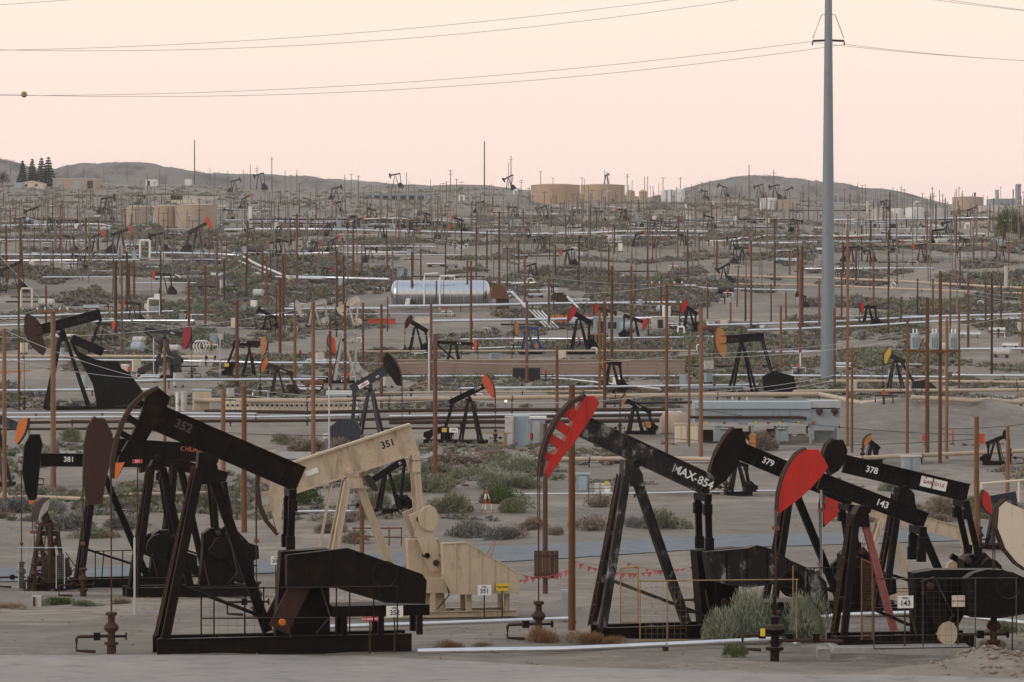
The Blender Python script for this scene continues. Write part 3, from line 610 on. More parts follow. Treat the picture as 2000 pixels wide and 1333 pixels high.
    for sgn in (sign or []):
        p, w, hh, tx = sgn[:4]; q = P(p); kw = sgn[4] if len(sgn) > 4 else {}
        yo = kw.pop('y', 1.5 if lod == 0 else 1.0)
        onb = kw.pop('beam', False)
        if onb:
            b = MB(); c = Vector((q[0], cs * (bw_ * 0.31 + 0.012), q[1])); a3 = Vector((ax.x, 0, ax.y)); b.bar(c - a3 * (w / s / 2), c + a3 * (w / s / 2), 0.02, hh / s); S = b.build('sign', M[kw.get('m', 'white')], BM)
            if tx: letter(S, tx, (q[0], cs * (bw_ * 0.31 + 0.026), q[1]), rv, (up.x, 0, up.y), min(hh / s * 0.66, w / s / max(1, len(tx)) * 1.35), M[kw.get('tm', 'text_red')])
        else:
            plate(T, (q[0], cs * yo, q[1]), w / s, hh / s, cs, tx, M[kw.get('m', 'white')], M[kw.get('tm', 'text_black')], second=kw.get('second'), size=(kw['size'] / s if 'size' in kw else None), border=M[kw['border']] if 'border' in kw else None)
            b = MB(); b.tube([(q[0], cs * (yo - 0.05), 0), (q[0], cs * (yo - 0.05), q[1])], 0.03, 5); b.build('sign_post', m_('brown'), T)
    return T
def wellhead(xy, label, lod, rz=0):
    z = gz(*xy); s = 1.0 if lod == 0 else 0.9
    T = empty('wellhead', (xy[0], xy[1], z), rz, 'brown steel wellhead under the ' + short(label), 'wellhead', 'wellheads under the pump jacks')
    b = MB(); b.lathe([(0.16, -0.1), (0.16, 0.3), (0.24, 0.32), (0.24, 0.4), (0.13, 0.42), (0.13, 0.75), (0.2, 0.78), (0.27, 0.9), (0.2, 1.02), (0.12, 1.08), (0.12, 1.3), (0.2, 1.33), (0.2, 1.42), (0.05, 1.45)], 10); b.build('casing', M['brown'], T)
    b = MB(); b.tube([(0, 0, 0.62), (0.75, 0.1, 0.62), (1.15, 0.1, 0.62), (1.2, 0.1, 0.55), (1.2, 0.1, 0.15), (0.8, 0.1, 0.12), (0.55, 0.1, 0.1)], 0.06, 6); b.build('flow_line', M['brown'], T)
    b = MB(); b.box((0.5, 0.05, 0.62), (0.22, 0.2, 0.26)); b.tube([(-0.5, 0, 0.6), (0.0, 0, 0.6)], 0.05, 6); b.lathe([(0.14, -0.02), (0.14, 0.02)], 10, (-0.5, 0, 0.6), 'x'); b.build('valve', M['brownblack'], T)
    return T
def short(label):
    w = label.split(',')[0].split()[:11]
    while w[-1] in ('and', 'the', 'of', 'with', 'by', 'on', 'behind', 'right', 'its', 'tapering', 'pale', 'yellow', 'below', 'in', 'a'): w.pop()
    return ' '.join(w)
# ------------------------------------------------------------------ the near pump jacks (numbers are pixels of the 2000 px photograph)
pumpjack('big oily black pump jack number 352 with open ribbed head', (470, 1276), (398, 905), (305, 812), (585, 938), d=120,
  hpoly=[[(313, 757), (335, 775), (327, 797), (303, 835), (290, 857), (264, 880), (247, 907), (233, 934), (229, 930), (238, 888), (262, 848), (280, 805), (288, 775)]],
  track=[(313, 757), (285, 770), (262, 792), (245, 822), (233, 858), (226, 895), (225, 932)],
  ribs=[((252, 812), (280, 830), 13), ((238, 842), (266, 858), 12), ((270, 785), (292, 790), 10), ((230, 880), (246, 886), 9)], tip=[(230, 902), (248, 900), (233, 934), (229, 930)],
  bd=49, yaw=12, legs=[((390, 915), (322, 1243)), ((420, 940), (522, 1236))], body='brownblack', headm='brownblack',
  gear=(585, 1140), gearbox=[(535, 1243), (545, 1078), (637, 1074), (640, 1243)], crank=((598, 1105), (536, 1228), 40), cwm='headbrown', pit=(562, 1066),
  guard=[(547, 1081), (637, 1072), (663, 1069), (699, 1082), (806, 1122), (814, 1134), (812, 1178), (735, 1174), (660, 1150), (641, 1143), (547, 1140)],
  skid=[(795, 0), (306, 0), (0, 1243)], plat=[(640, 1205), (828, 1184)], text=[('352', (360, 832), 24, 'text_grey')], rod=(226, 1040),
  sign=[((752, 1192), 33, 22, '352', dict(second='WELL', y=1.75)), ((705, 1206), 31, 9, 'NO SMOKING', dict(m='signred', tm='text_white', y=1.7, size=5))])
pumpjack('tan pump jack number 351 with its beam tail raised', (700, 1211), (690, 925), (566, 935), (808, 857), d=142,
  hpoly=[[(517, 880), (542, 880), (562, 915), (570, 950), (552, 985), (549, 1030), (543, 1040), (533, 1000), (530, 960), (528, 920)]],
  track=[(517, 880), (508, 915), (505, 945), (510, 985), (522, 1015), (544, 1042)], ribs=[((508, 935), (534, 935), 10), ((508, 965), (534, 962), 10), ((516, 995), (536, 990), 9)],
  bd=57, bw=0.5, yaw=12, legs=[((677, 940), (628, 1195)), ((702, 950), (796, 1195))], body='tan', headm='tan',
  gear=(826, 1085), gearbox=[(790, 1210), (795, 1122), (792, 1055), (855, 1055), (858, 1122), (870, 1210)], crank=((806, 1000), (848, 1113), 32), cw=((832, 1012), 25), pit=(820, 1048),
  guard=[(850, 1060), (895, 1058), (984, 1111), (998, 1122), (998, 1158), (870, 1158), (852, 1122)],
  skid=[(1002, 0), (600, 0), (0, 1196)], plat=[(815, 1158), (1000, 1130)], text=[('351', (756, 868), 19, 'text_black')],
  sign=[((928, 1150), 27, 20, '351', dict(second='WELL', y=1.9)), ((963, 1145), 24, 14, 'CAUTION', dict(m='signyellow', y=1.9, size=5)), ((609, 921), 26, 11, '', dict(beam=True, m='white'))])
pumpjack('scraped black pump jack MAX-854 with red ribbed head', (1240, 1247), (1225, 912), (1140, 833), (1391, 953), d=126.5,
  hpoly=[[(1141, 773), (1157, 773), (1167, 787), (1152, 813), (1130, 845), (1121, 860), (1097, 888), (1068, 929), (1062, 922), (1071, 896), (1095, 866), (1109, 840), (1121, 807), (1134, 782)]],
  track=[(1141, 773), (1115, 784), (1088, 813), (1068, 851), (1057, 887), (1053, 927)],
  ribs=[((1100, 797), (1128, 817), 19), ((1082, 824), (1116, 847), 17), ((1069, 851), (1102, 873), 17), ((1058, 884), (1084, 897), 14)],
  bd=40, yaw=16, legs=[((1218, 931), (1166, 1222)), ((1246, 945), (1342, 1222))], body='black', beam='scraped', legm='scraped', headm='red',
  gear=(1400, 1120), gearbox=[(1368, 1222), (1356, 1078), (1440, 1073), (1440, 1222)], crank=((1386, 1080), (1404, 1190), 22), pit=(1378, 1070),
  guard=[(1353, 1076), (1435, 1071), (1453, 1065), (1484, 1074), (1519, 1096), (1568, 1118), (1591, 1140), (1595, 1178), (1564, 1180), (1542, 1154), (1484, 1140), (1437, 1145), (1400, 1140), (1362, 1130)],
  skid=[(1590, 0), (1165, 0), (0, 1223)], plat=[(1440, 1196), (1590, 1180)], text=[('MAX-854', (1353, 934), 23, 'text_white')], rod=(1060, 1015))
pumpjack('black pump jack number 143 with solid red head', (1700, 1262), (1680, 1003), (1604, 940), (1809, 1019), d=120.5,
  hpoly=[[(1569, 877), (1593, 877), (1613, 911), (1600, 929), (1578, 953), (1551, 976), (1517, 1000), (1515, 989), (1517, 962), (1525, 931), (1538, 905), (1553, 885)]],
  track=[(1569, 875), (1552, 885), (1537, 905), (1524, 931), (1516, 962), (1514, 995)], bd=30, yaw=10,
  legs=[((1667, 1010), (1638, 1238)), ((1688, 1025), (1742, 1232))], body='black', legm='brownblack', headm='red', rearm='pink',
  gear=(1800, 1160), gearbox=[(1786, 1258), (1780, 1120), (1820, 1114), (1960, 1116), (1985, 1125), (1985, 1200), (1880, 1205), (1850, 1258)], crank=((1800, 1130), (1836, 1240), 30), cw=((1842, 1236), 24), cwm='brownblack', cwp='tan', pit=(1792, 1090), guard=[(1862, 1128), (1880, 1116), (1905, 1110), (1955, 1116), (1985, 1130), (1985, 1195), (1930, 1203), (1870, 1200)],
  skid=[(1895, 0), (1625, 0), (0, 1240)], text=[('143', (1722, 985), 18, 'text_white')], rod=(1515, 1030), motor=True,
  sign=[((1745, 1170), 32, 24, '143', dict(second='WELL')), ((1850, 1170), 26, 22, 'NON POTABLE', dict(size=4.2, m='cream')), ((1958, 1164), 20, 24, 'DANGER', dict(size=4.5, tm='text_red'))])
pumpjack('black pump jack number 378 with DARCO plate on its beam', (1760, 1200), (1758, 960), (1650, 906), (1893, 965), d=143,
  hpoly=[[(1622, 857), (1640, 858), (1649, 878), (1645, 900), (1631, 918), (1618, 925), (1609, 909), (1602, 887), (1609, 869)]],
  track=[(1622, 855), (1608, 868), (1601, 887), (1606, 910), (1617, 926)], bd=33, yaw=14, legs=[((1752, 968), (1715, 1190)), ((1778, 985), (1868, 1190))], body='black', headm='brownblack',
  gear=(1905, 1110), pit=(1905, 1085), text=[('378', (1699, 918), 17, 'text_white')], skid=[(1990, 0), (1700, 0)],
  sign=[((1823, 946), 55, 20, 'DARCO LS', dict(beam=True, m='white', tm='text_red'))])
pumpjack('black pump jack number 379 with dark solid head', (1560, 1200), (1545, 945), (1448, 882), (1668, 975), d=146,
  hpoly=[[(1428, 836), (1444, 836), (1453, 865), (1435, 909), (1413, 936), (1388, 954), (1381, 930), (1385, 905), (1395, 880), (1413, 851)]],
  track=[(1428, 834), (1412, 851), (1394, 882), (1383, 915), (1381, 950)], bd=32, yaw=14, legs=[((1540, 955), (1500, 1190)), ((1556, 970), (1648, 1190))], body='black', headm='brownblack',
  gear=(1668, 1100), pit=(1668, 1075), text=[('379', (1497, 902), 17, 'text_white')], skid=[(1740, 0), (1480, 0)])
pumpjack('tan beam pump jack with small red ribbed head, behind number 143', (1735, 1178), (1725, 1012), (1645, 980), (1905, 1052), d=164,
  hpoly=[[(1612, 968), (1643, 968), (1634, 1002), (1606, 1026), (1603, 1010)]], track=[(1606, 958), (1600, 985), (1603, 1028)], ribs=[((1600, 985), (1620, 985), 7), ((1601, 1005), (1616, 1005), 7)],
  bd=26, yaw=12, legs=[((1717, 1018), (1668, 1172)), ((1735, 1022), (1790, 1172))], body='tan', headm='red', gear=(1900, 1110), text=None)
pumpjack('pump jack at the frame edge with cream slab head', (2110, 1262), (2110, 1040), (1998, 1045), (2260, 1012), d=121,
  hpoly=[[(1943, 989), (1956, 978), (1992, 994), (1996, 1109), (1978, 1096), (1956, 1069), (1940, 1029)]], track=[(1955, 975), (1942, 988), (1938, 1028), (1954, 1070), (1978, 1099), (1998, 1112)],
  bd=36, yaw=10, headm='cream', body='black', rod=(1940, 1165))
pumpjack('black pump jack number 381 with long narrow black head', (215, 1148), (193, 915), (88, 897), (318, 902), d=186,
  hpoly=[[(64, 847), (82, 847), (87, 865), (84, 891), (76, 971), (67, 982), (56, 962), (49, 918), (53, 869)]], tip=[(62, 975), (73, 975), (68, 983), (64, 981)], bd=24, yaw=14,
  legs=[((186, 925), (156, 1140)), ((205, 930), (290, 1140))], headm='black', body='black', gear=(318, 1060), text=[('381', (137, 897), 14, 'text_white')], skid=[(360, 0), (140, 0)], rod=(50, 1060))
pumpjack('dark pump jack with tall brown slab head and faded lettering', (310, 1166), (305, 900), (225, 873), (415, 888), d=171,
  hpoly=[[(191, 816), (207, 817), (222, 847), (220, 891), (207, 949), (202, 982), (176, 985), (169, 927), (171, 865), (178, 833)]], track=[(190, 813), (177, 832), (170, 865), (168, 927), (175, 987)], bd=34, yaw=14,
  legs=[((296, 912), (262, 1155)), ((318, 915), (372, 1155))], headm='headbrown', body='brownblack', gear=(420, 1060), text=[('CHURCHILL', (385, 880), 13, 'text_orange')],
  skid=[(480, 0), (245, 0)], sign=[((262, 898), 20, 8, '351', dict(m='text_red', tm='text_white', size=7)), ((525, 1095), 20, 17, '304', dict(second='WELL'))], rod=(170, 1060))
pumpjack('small pump jack seen end on, pale head, left of number 381', (92, 1150), (92, 1025), (84, 990), (98, 1040), d=183, headm='greywhite', body='brown', hl=60, bd=14, yaw=66, headw=0.5, gear=(100, 1100))
pumpjack('dark pump jack half hidden behind the 352 legs', (345, 1138), (345, 905), (300, 893), (440, 935), d=200, headm='brownblack', body='brownblack', hl=60, bd=20, gear=(440, 1060), legs=[((340, 910), (318, 1132)), ((352, 912), (400, 1132))], yaw=20, rod=False)
# ------------------------------------------------------------------ pump jacks of the middle distance
def mid(label, base, piv, head, tail, **k):
    k.setdefault('lod', 1); k.setdefault('yaw', 12); return pumpjack(label, base, piv, head, tail, **k)
mid('navy pump jack cut by the frame with orange head', (10, 950), (-15, 815), (36, 833), (-75, 792), headm='orange', body='navy', hl=55, bd=16)
mid('largest black middle pump jack with dark wine slab head', (125, 800), (122, 655), (72, 646), (195, 614), headm='headbrown', body='black', hl=92, bd=19, legs=[((118, 662), (92, 795)), ((130, 665), (172, 795))],
  gear=(205, 735), crank=((140, 662), (198, 688), 17), pit=(172, 690), skid=[(275, 0), (88, 0)], guard=[(135, 662), (152, 688), (182, 702), (200, 706), (226, 706), (232, 720), (246, 728), (272, 764), (272, 792), (186, 792), (178, 750), (160, 715), (142, 685)], sign=[((198, 773), 16, 9, '207', {}), ((232, 772), 9, 7, '', dict(m='orange'))], text=[('RED 27', (160, 624), 6, 'text_grey')])
mid('black pump jack with crimson head and orange counterweight', (325, 738), (322, 662), (362, 654), (282, 644), headm='magenta', body='darkgrey', hl=48, bd=9, cwm='darkgrey', gear=(345, 700), ladder=False, text=[('KEL', (338, 651), 5, 'text_white')])
mid('black pump jack with amber head, numbered plate 21', (490, 738), (487, 690), (514, 672), (455, 670), headm='amber', body='brownblack', hl=40, bd=9, gear=(448, 712), sign=[((446, 713), 9, 7, '', dict(m='yellow'))], text=[('21-27', (476, 668), 6, 'text_white')])
mid('rusty pump jack with tilted orange head', (540, 772), (542, 725), (520, 712), (573, 733), headm='orange', body='brown', hl=32, bd=9, text=[('BC-27', (552, 726), 5, 'text_white')])
mid('navy pump jack with black tapering head above the manifold', (730, 868), (724, 762), (764, 718), (686, 762), headm='black', body='navy', hl=72, bd=16, legs=[((726, 766), (748, 862)), ((720, 766), (700, 862))], gear=(690, 835),
  guard=[(648, 855), (650, 835), (672, 818), (700, 820), (712, 840), (706, 865), (655, 865)], sign=[((711, 752), 23, 9, 'LUFKIN', dict(beam=True, m='white', tm='text_red')), ((640, 852), 10, 10, '202', {})], text=[('402', (738, 736), 5, 'text_white')])
mid('black pump jack with bright orange head, yellow and white plates', (905, 866), (917, 783), (950, 752), (878, 787), headm='redorange', body='black', hl=50, bd=10, legs=[((922, 785), (938, 860)), ((914, 785), (900, 860))], gear=(872, 842),
  sign=[((872, 840), 10, 8, '', dict(m='yellow')), ((890, 840), 17, 9, '274', {})], text=[('T-274', (934, 758), 6, 'text_white')], skid=[(830, 0), (950, 0)])
mid('level-beamed black pump jack with small orange head by the long wall', (890, 732), (888, 672), (922, 672), (852, 669), headm='redorange', body='black', hl=22, bd=6, legs=[((890, 674), (900, 728)), ((882, 674), (868, 728))], gear=(905, 716), text=[('8  46', (897, 671), 4, 'text_white')])
mid('dark pump jack with brown head tipped down, below the silver tank', (805, 692), (812, 640), (800, 627), (835, 648), headm='headbrown', body='black', hl=30, bd=8)
mid('pale steel pump jack with raised grey beam', (612, 640), (612, 595), (585, 600), (637, 588), headm='greywhite', body='greywhite', hl=36, bd=8)
mid('pale tan pump jack with cream beam raised', (680, 640), (680, 600), (665, 606), (700, 582), headm='cream', body='cream', hl=22, bd=10)
mid('cream pump jack with narrow orange head among the wooden poles', (668, 748), (670, 665), (648, 670), (697, 660), headm='redorange', body='greywhite', hl=42, bd=9)
mid('small black pump jack on the sandy flat', (522, 645), (522, 614), (508, 606), (541, 623), headm='black', body='black', hl=18, bd=6)
mid('blue pump jack with tan head', (1030, 692), (1030, 645), (1010, 640), (1052, 642), headm='amber', body='blue', hl=28, bd=6, cwm='amber')
mid('black pump jack with bright red head below the brown hopper', (1130, 692), (1130, 624), (1118, 610), (1155, 632), headm='red', body='black', hl=36, bd=9)
mid('dark pump jack with round red head behind the silver pipeline', (1180, 640), (1182, 606), (1166, 602), (1205, 612), headm='red', body='darkgrey', hl=24, bd=6)
mid('black pump jack with red head beside the blue engine house', (1240, 662), (1238, 622), (1258, 630), (1218, 616), headm='red', body='black', hl=26, bd=6)
mid('black pump jack with red and white head near the pale sheds', (1345, 648), (1345, 604), (1335, 596), (1362, 614), headm='red', body='black', hl=34, bd=6)
mid('small black pump jack with amber head, right of the two joined poles', (1198, 768), (1194, 708), (1178, 706), (1214, 712), headm='amber', body='black', hl=34, bd=7)
mid('black pump jack with tall amber slab head near the steel tower', (1450, 772), (1448, 670), (1408, 664), (1492, 658), headm='amber', body='black', hl=66, bd=15, legs=[((1446, 678), (1426, 768)), ((1452, 678), (1474, 768))], gear=(1510, 735), skid=[(1550, 0), (1418, 0)],
  guard=[(1485, 735), (1505, 725), (1545, 735), (1552, 768), (1488, 768)], text=[('239-27', (1430, 664), 7, 'text_grey')], sign=[((1516, 748), 14, 9, '', {}), ((1533, 748), 10, 8, '', dict(m='white'))])
mid('grey pump jack with yellow head beside the transformers', (1748, 768), (1748, 706), (1732, 692), (1768, 708), headm='yellow', body='darkgrey', hl=36, bd=8, gear=(1790, 752), guard=[(1775, 768), (1778, 745), (1805, 742), (1828, 760), (1828, 768)])
mid('black pump jack with red and white head below the hillside pipes', (1700, 640), (1695, 598), (1683, 600), (1712, 600), headm='red', body='black', hl=24, bd=5)
mid('small black pump jack with amber and black head by the cooler', (1245, 848), (1240, 795), (1222, 782), (1272, 806), headm='amber', body='black', hl=26, bd=8, cwm='amber', text=[('239-27', (1246, 794), 5, 'text_white')])
mid('small black pump jack with black and orange head under the pipe', (1700, 905), (1703, 868), (1693, 858), (1718, 878), headm='amber', body='black', hl=34, bd=8)
mid('small black pump jack facing right by the thick pole', (1948, 908), (1945, 860), (1963, 852), (1926, 868), headm='black', body='black', hl=30, bd=7)
mid('black pump jack with red striped beam behind number 351', (755, 1002), (757, 922), (728, 938), (790, 898), headm='darkgrey', body='black', hl=40, bd=12, text=[('22', (781, 905), 7, 'text_white')])
mid('blue-black pump jack with red head, behind the cream head', (1945, 1072), (1950, 985), (1924, 978), (1985, 968), headm='red', body='navy', hl=56, bd=14, text=[('81', (1930, 976), 7, 'text_white')])
mid('thin black pump jack below the MAX-854 tail', (1440, 968), (1440, 905), (1425, 900), (1462, 912), headm='black', body='black', hl=26, bd=6)
# ------------------------------------------------------------------ far pump jacks on the slope and skyline
def far(x, base, hpx, sd, tilt, hc, label, bc='darkgrey', yaw=10):
    H = hpx * 0.8; a = math.radians(tilt); L = hpx * 0.62
    pv = (x, base - H); h = (x + sd * L * 0.55 * math.cos(a), base - H - 2 - L * 0.55 * math.sin(a)); t = (x - sd * L * 0.6 * math.cos(a), base - H - 2 + L * 0.6 * math.sin(a))
    return pumpjack(label, (x, base), pv, h, t, headm=hc, body=bc, hl=hpx * 0.42, bd=max(2.5, hpx * 0.1), lod=2, yaw=yaw, rod=None if hc == 'red' else None, group='pump jacks on the far slope')
FAR = [(387, 497, 62, 1, 28, 'redorange', 'tall pump jack with raised orange-red head left of the pale pipe bend'), (236, 497, 52, 1, 18, 'redorange', 'pump jack with raised orange-red head before the low tan tanks'),
 (187, 495, 40, 1, 20, 'redorange', 'pump jack with orange-red head, left of the arched pipe'), (133, 492, 34, -1, 8, 'redorange', 'small pump jack with low orange-red head at the left slope'),
 (308, 492, 40, -1, -12, 'darkgrey', 'grey pump jack between the arched pipe and the tall pump'), (210, 418, 36, 1, 10, 'darkgrey', 'dim pump jack left of the low tan tanks'), (62, 440, 36, -1, -20, 'darkgrey', 'dim grey pump jack on the left slope'),
 (506, 364, 26, -1, -18, 'darkgrey', 'skyline pump jack beside two thin masts'), (459, 376, 26, 1, 16, 'darkgrey', 'small pump jack below the skyline, left of the masts'), (772, 365, 27, -1, -10, 'darkgrey', 'lone skyline pump jack with head held level'),
 (993, 371, 28, -1, -28, 'darkgrey', 'skyline pump jack with raised tail beside the tall mast'), (657, 390, 26, 1, 14, 'darkgrey', 'pump jack left of the long shed'), (480, 409, 26, 1, 26, 'redorange', 'far pump jack with red-tipped beam at the manifold'),
 (548, 462, 22, 1, 12, 'redorange', 'small dark pump jack with dull red head'), (645, 462, 26, 1, 14, 'darkgrey', 'small pump jack in front of the manifold'), (536, 500, 30, -1, -10, 'orange', 'pump jack with orange head right of the black tank'),
 (617, 497, 26, 1, -14, 'redorange', 'pump jack with low orange head by the curled pipe'), (652, 494, 30, 1, 26, 'redorange', 'pump jack with blue-grey beam and red head'), (700, 452, 26, 1, 20, 'redorange', 'pump jack with rust beam at the manifold'),
 (742, 466, 24, -1, 8, 'darkgrey', 'dark pump jack before the manifold'), (727, 430, 22, -1, 10, 'darkgrey', 'dim pump jack above the manifold'), (866, 468, 32, 1, -12, 'redorange', 'pump jack with red head at the end of the manifold'),
 (808, 470, 24, 1, -14, 'redorange', 'small pump jack with red head right of a tall pole'), (1058, 430, 28, -1, -20, 'darkgrey', 'dark pump jack below the large tan tank'), (1122, 436, 24, 1, 14, 'darkgrey', 'dark pump jack right of the one below the tan tank'),
 (1054, 490, 26, -1, -14, 'darkgrey', 'dark pump jack amid brush'), (1028, 466, 18, -1, -4, 'orange', 'small pump jack with orange head amid poles'), (1141, 484, 22, -1, 8, 'darkgrey', 'pump jack with pale pipe loops below'),
 (1250, 482, 28, 1, 14, 'redorange', 'pump jack with red head on the far flat'), (1287, 485, 22, 1, -8, 'redorange', 'small pump jack with square red head'), (1332, 480, 22, -1, 10, 'darkgrey', 'dim pump jack right of the red-headed pair'),
 (1430, 488, 26, -1, -8, 'darkgrey', 'dark pump jack by the bending pipeline'), (1036, 544, 30, -1, -16, 'red', 'pump jack with red head above the brown hopper'), (1413, 552, 36, -1, -30, 'darkgrey', 'black pump jack standing before the tan pipeline'),
 (1412, 386, 24, -1, 18, 'darkgrey', 'skyline pump jack left of the white tank'), (1482, 384, 24, -1, -16, 'darkgrey', 'skyline pump jack above the white tank'), (1513, 386, 26, -1, -14, 'darkgrey', 'skyline pump jack right of the white tank'), (1540, 388, 20, 1, 22, 'darkgrey', 'skyline pump jack with head raised on the grey hill'),
 (1798, 510, 36, -1, -8, 'redorange', 'pump jack with orange-red head on the right slope'), (1752, 494, 26, 1, -8, 'redorange', 'pump jack with hanging red head by the crossarm pole'), (1697, 512, 26, -1, -16, 'brown', 'pump jack with brown head near the steel tower'),
 (1884, 488, 24, -1, 8, 'darkgrey', 'dim pump jack by the white pipe ring'), (1958, 508, 28, 1, -10, 'redorange', 'pump jack with red head below the green tree'), (1850, 458, 26, -1, -14, 'darkgrey', 'dark pump jack before the pale tanks'),
 (1376, 390, 18, -1, 8, 'darkgrey', 'tiny skyline pump jack by the white tank row'), (318, 575, 46, -1, 4, 'redorange', 'dark pump jack with red head on the scrub slope'), (640, 548, 26, 1, -8, 'red', 'small pump jack with square red head by the pipe elbow'),
 (258, 632, 46, -1, 4, 'redorange', 'dark pump jack with red head in front of the white gate pipe'), (22, 572, 62, -1, -24, 'darkgrey', 'tall grey pump jack at the left frame edge'), (155, 530, 34, -1, 6, 'darkgrey', 'pump jack under the long pipeline'),
 (205, 672, 46, 1, -6, 'redorange', 'pump jack with hanging red head behind the largest black pump'), (1185, 354, 12, 1, 22, 'darkgrey', 'tiny pump jack above the tan tank roof'), (1325, 640, 36, 1, -4, 'darkgrey', 'dark pump jack beside the pale shed'), (1565, 600, 26, -1, 16, 'darkgrey', 'small dark pump jack left of the steel tower')]
for f_ in FAR: far(*f_[:6], f_[6])

FARX = []
for i in range(26):
    x = 40 + 1900 * ((i * 0.618) % 1.0); base = random.choice((random.uniform(400, 440), random.uniform(425, 470), random.uniform(470, 520)))
    if abs(x - 1617) < 30: continue
    hpx = float(np.interp(base, [400, 440, 500], [19, 25, 36])) * random.uniform(0.85, 1.15)
    FARX.append((far(x, base, hpx, random.choice((-1, 1)), random.uniform(-22, 22), random.choice(('darkgrey', 'darkgrey', 'darkgrey', 'redorange', 'brown')), 'x', random.choice(('darkgrey', 'black', 'darkgrey')), random.uniform(0, 40)), x, base, 'small dim pump jack'))
# ================================================================== poles
POLES = []
def pole(x, top, base, w=None, k='w', arms=(), lean=0.0, name='wooden_pole', d=None):
    g = gat(x, base)
    if d is not None: v = ray(x, base) * d; g = Vector((v[0], d, gz(v[0], d)))
    s = FPX / g.y; by = ROWH - (g.z - CZ) / g.y * FPX; h = (by - top) / s
    if w is None: w = float(np.interp(base, [380, 450, 560, 690, 760, 900, 1250], [1.7, 2.3, 3.4, 5.5, 7, 9, 12]))
    elif base < 930: w *= 0.88 * random.uniform(0.85, 1.15)
    r = w / s / 2
    b = MB(); b.tube([(0, 0, -0.4), (lean * h * 0.5, 0, h * 0.5), (lean * h, 0, h)], r * 1.06, 9 if base > 500 else 6, True, r * 0.86)
    m = {'w': 'wood', 'r': 'woodred', 'k': 'wooddark', 'g': 'woodgrey', 's': 'galv'}[k]
    o = b.build(name, M[m], None, True, g); POLES.append((o, x, base, top, k, bool(arms), w))
    for (row, half) in arms:
        z = (by - row) / s; L = half / s; a = MB(); a.box((lean * h, -r - 0.05, z), (2 * L, 0.11, 0.14)); A = a.build('crossarm', M[m], o)
        for f in (-0.92, -0.45, 0.45, 0.92):
            i = MB(); i.lathe([(0.035, 0), (0.035, 0.09), (0.07, 0.1), (0.07, 0.18), (0.03, 0.22)], 6, (lean * h + f * L, -r - 0.05, z + 0.07)); i.build('insulator', M['white'], A)
    return o
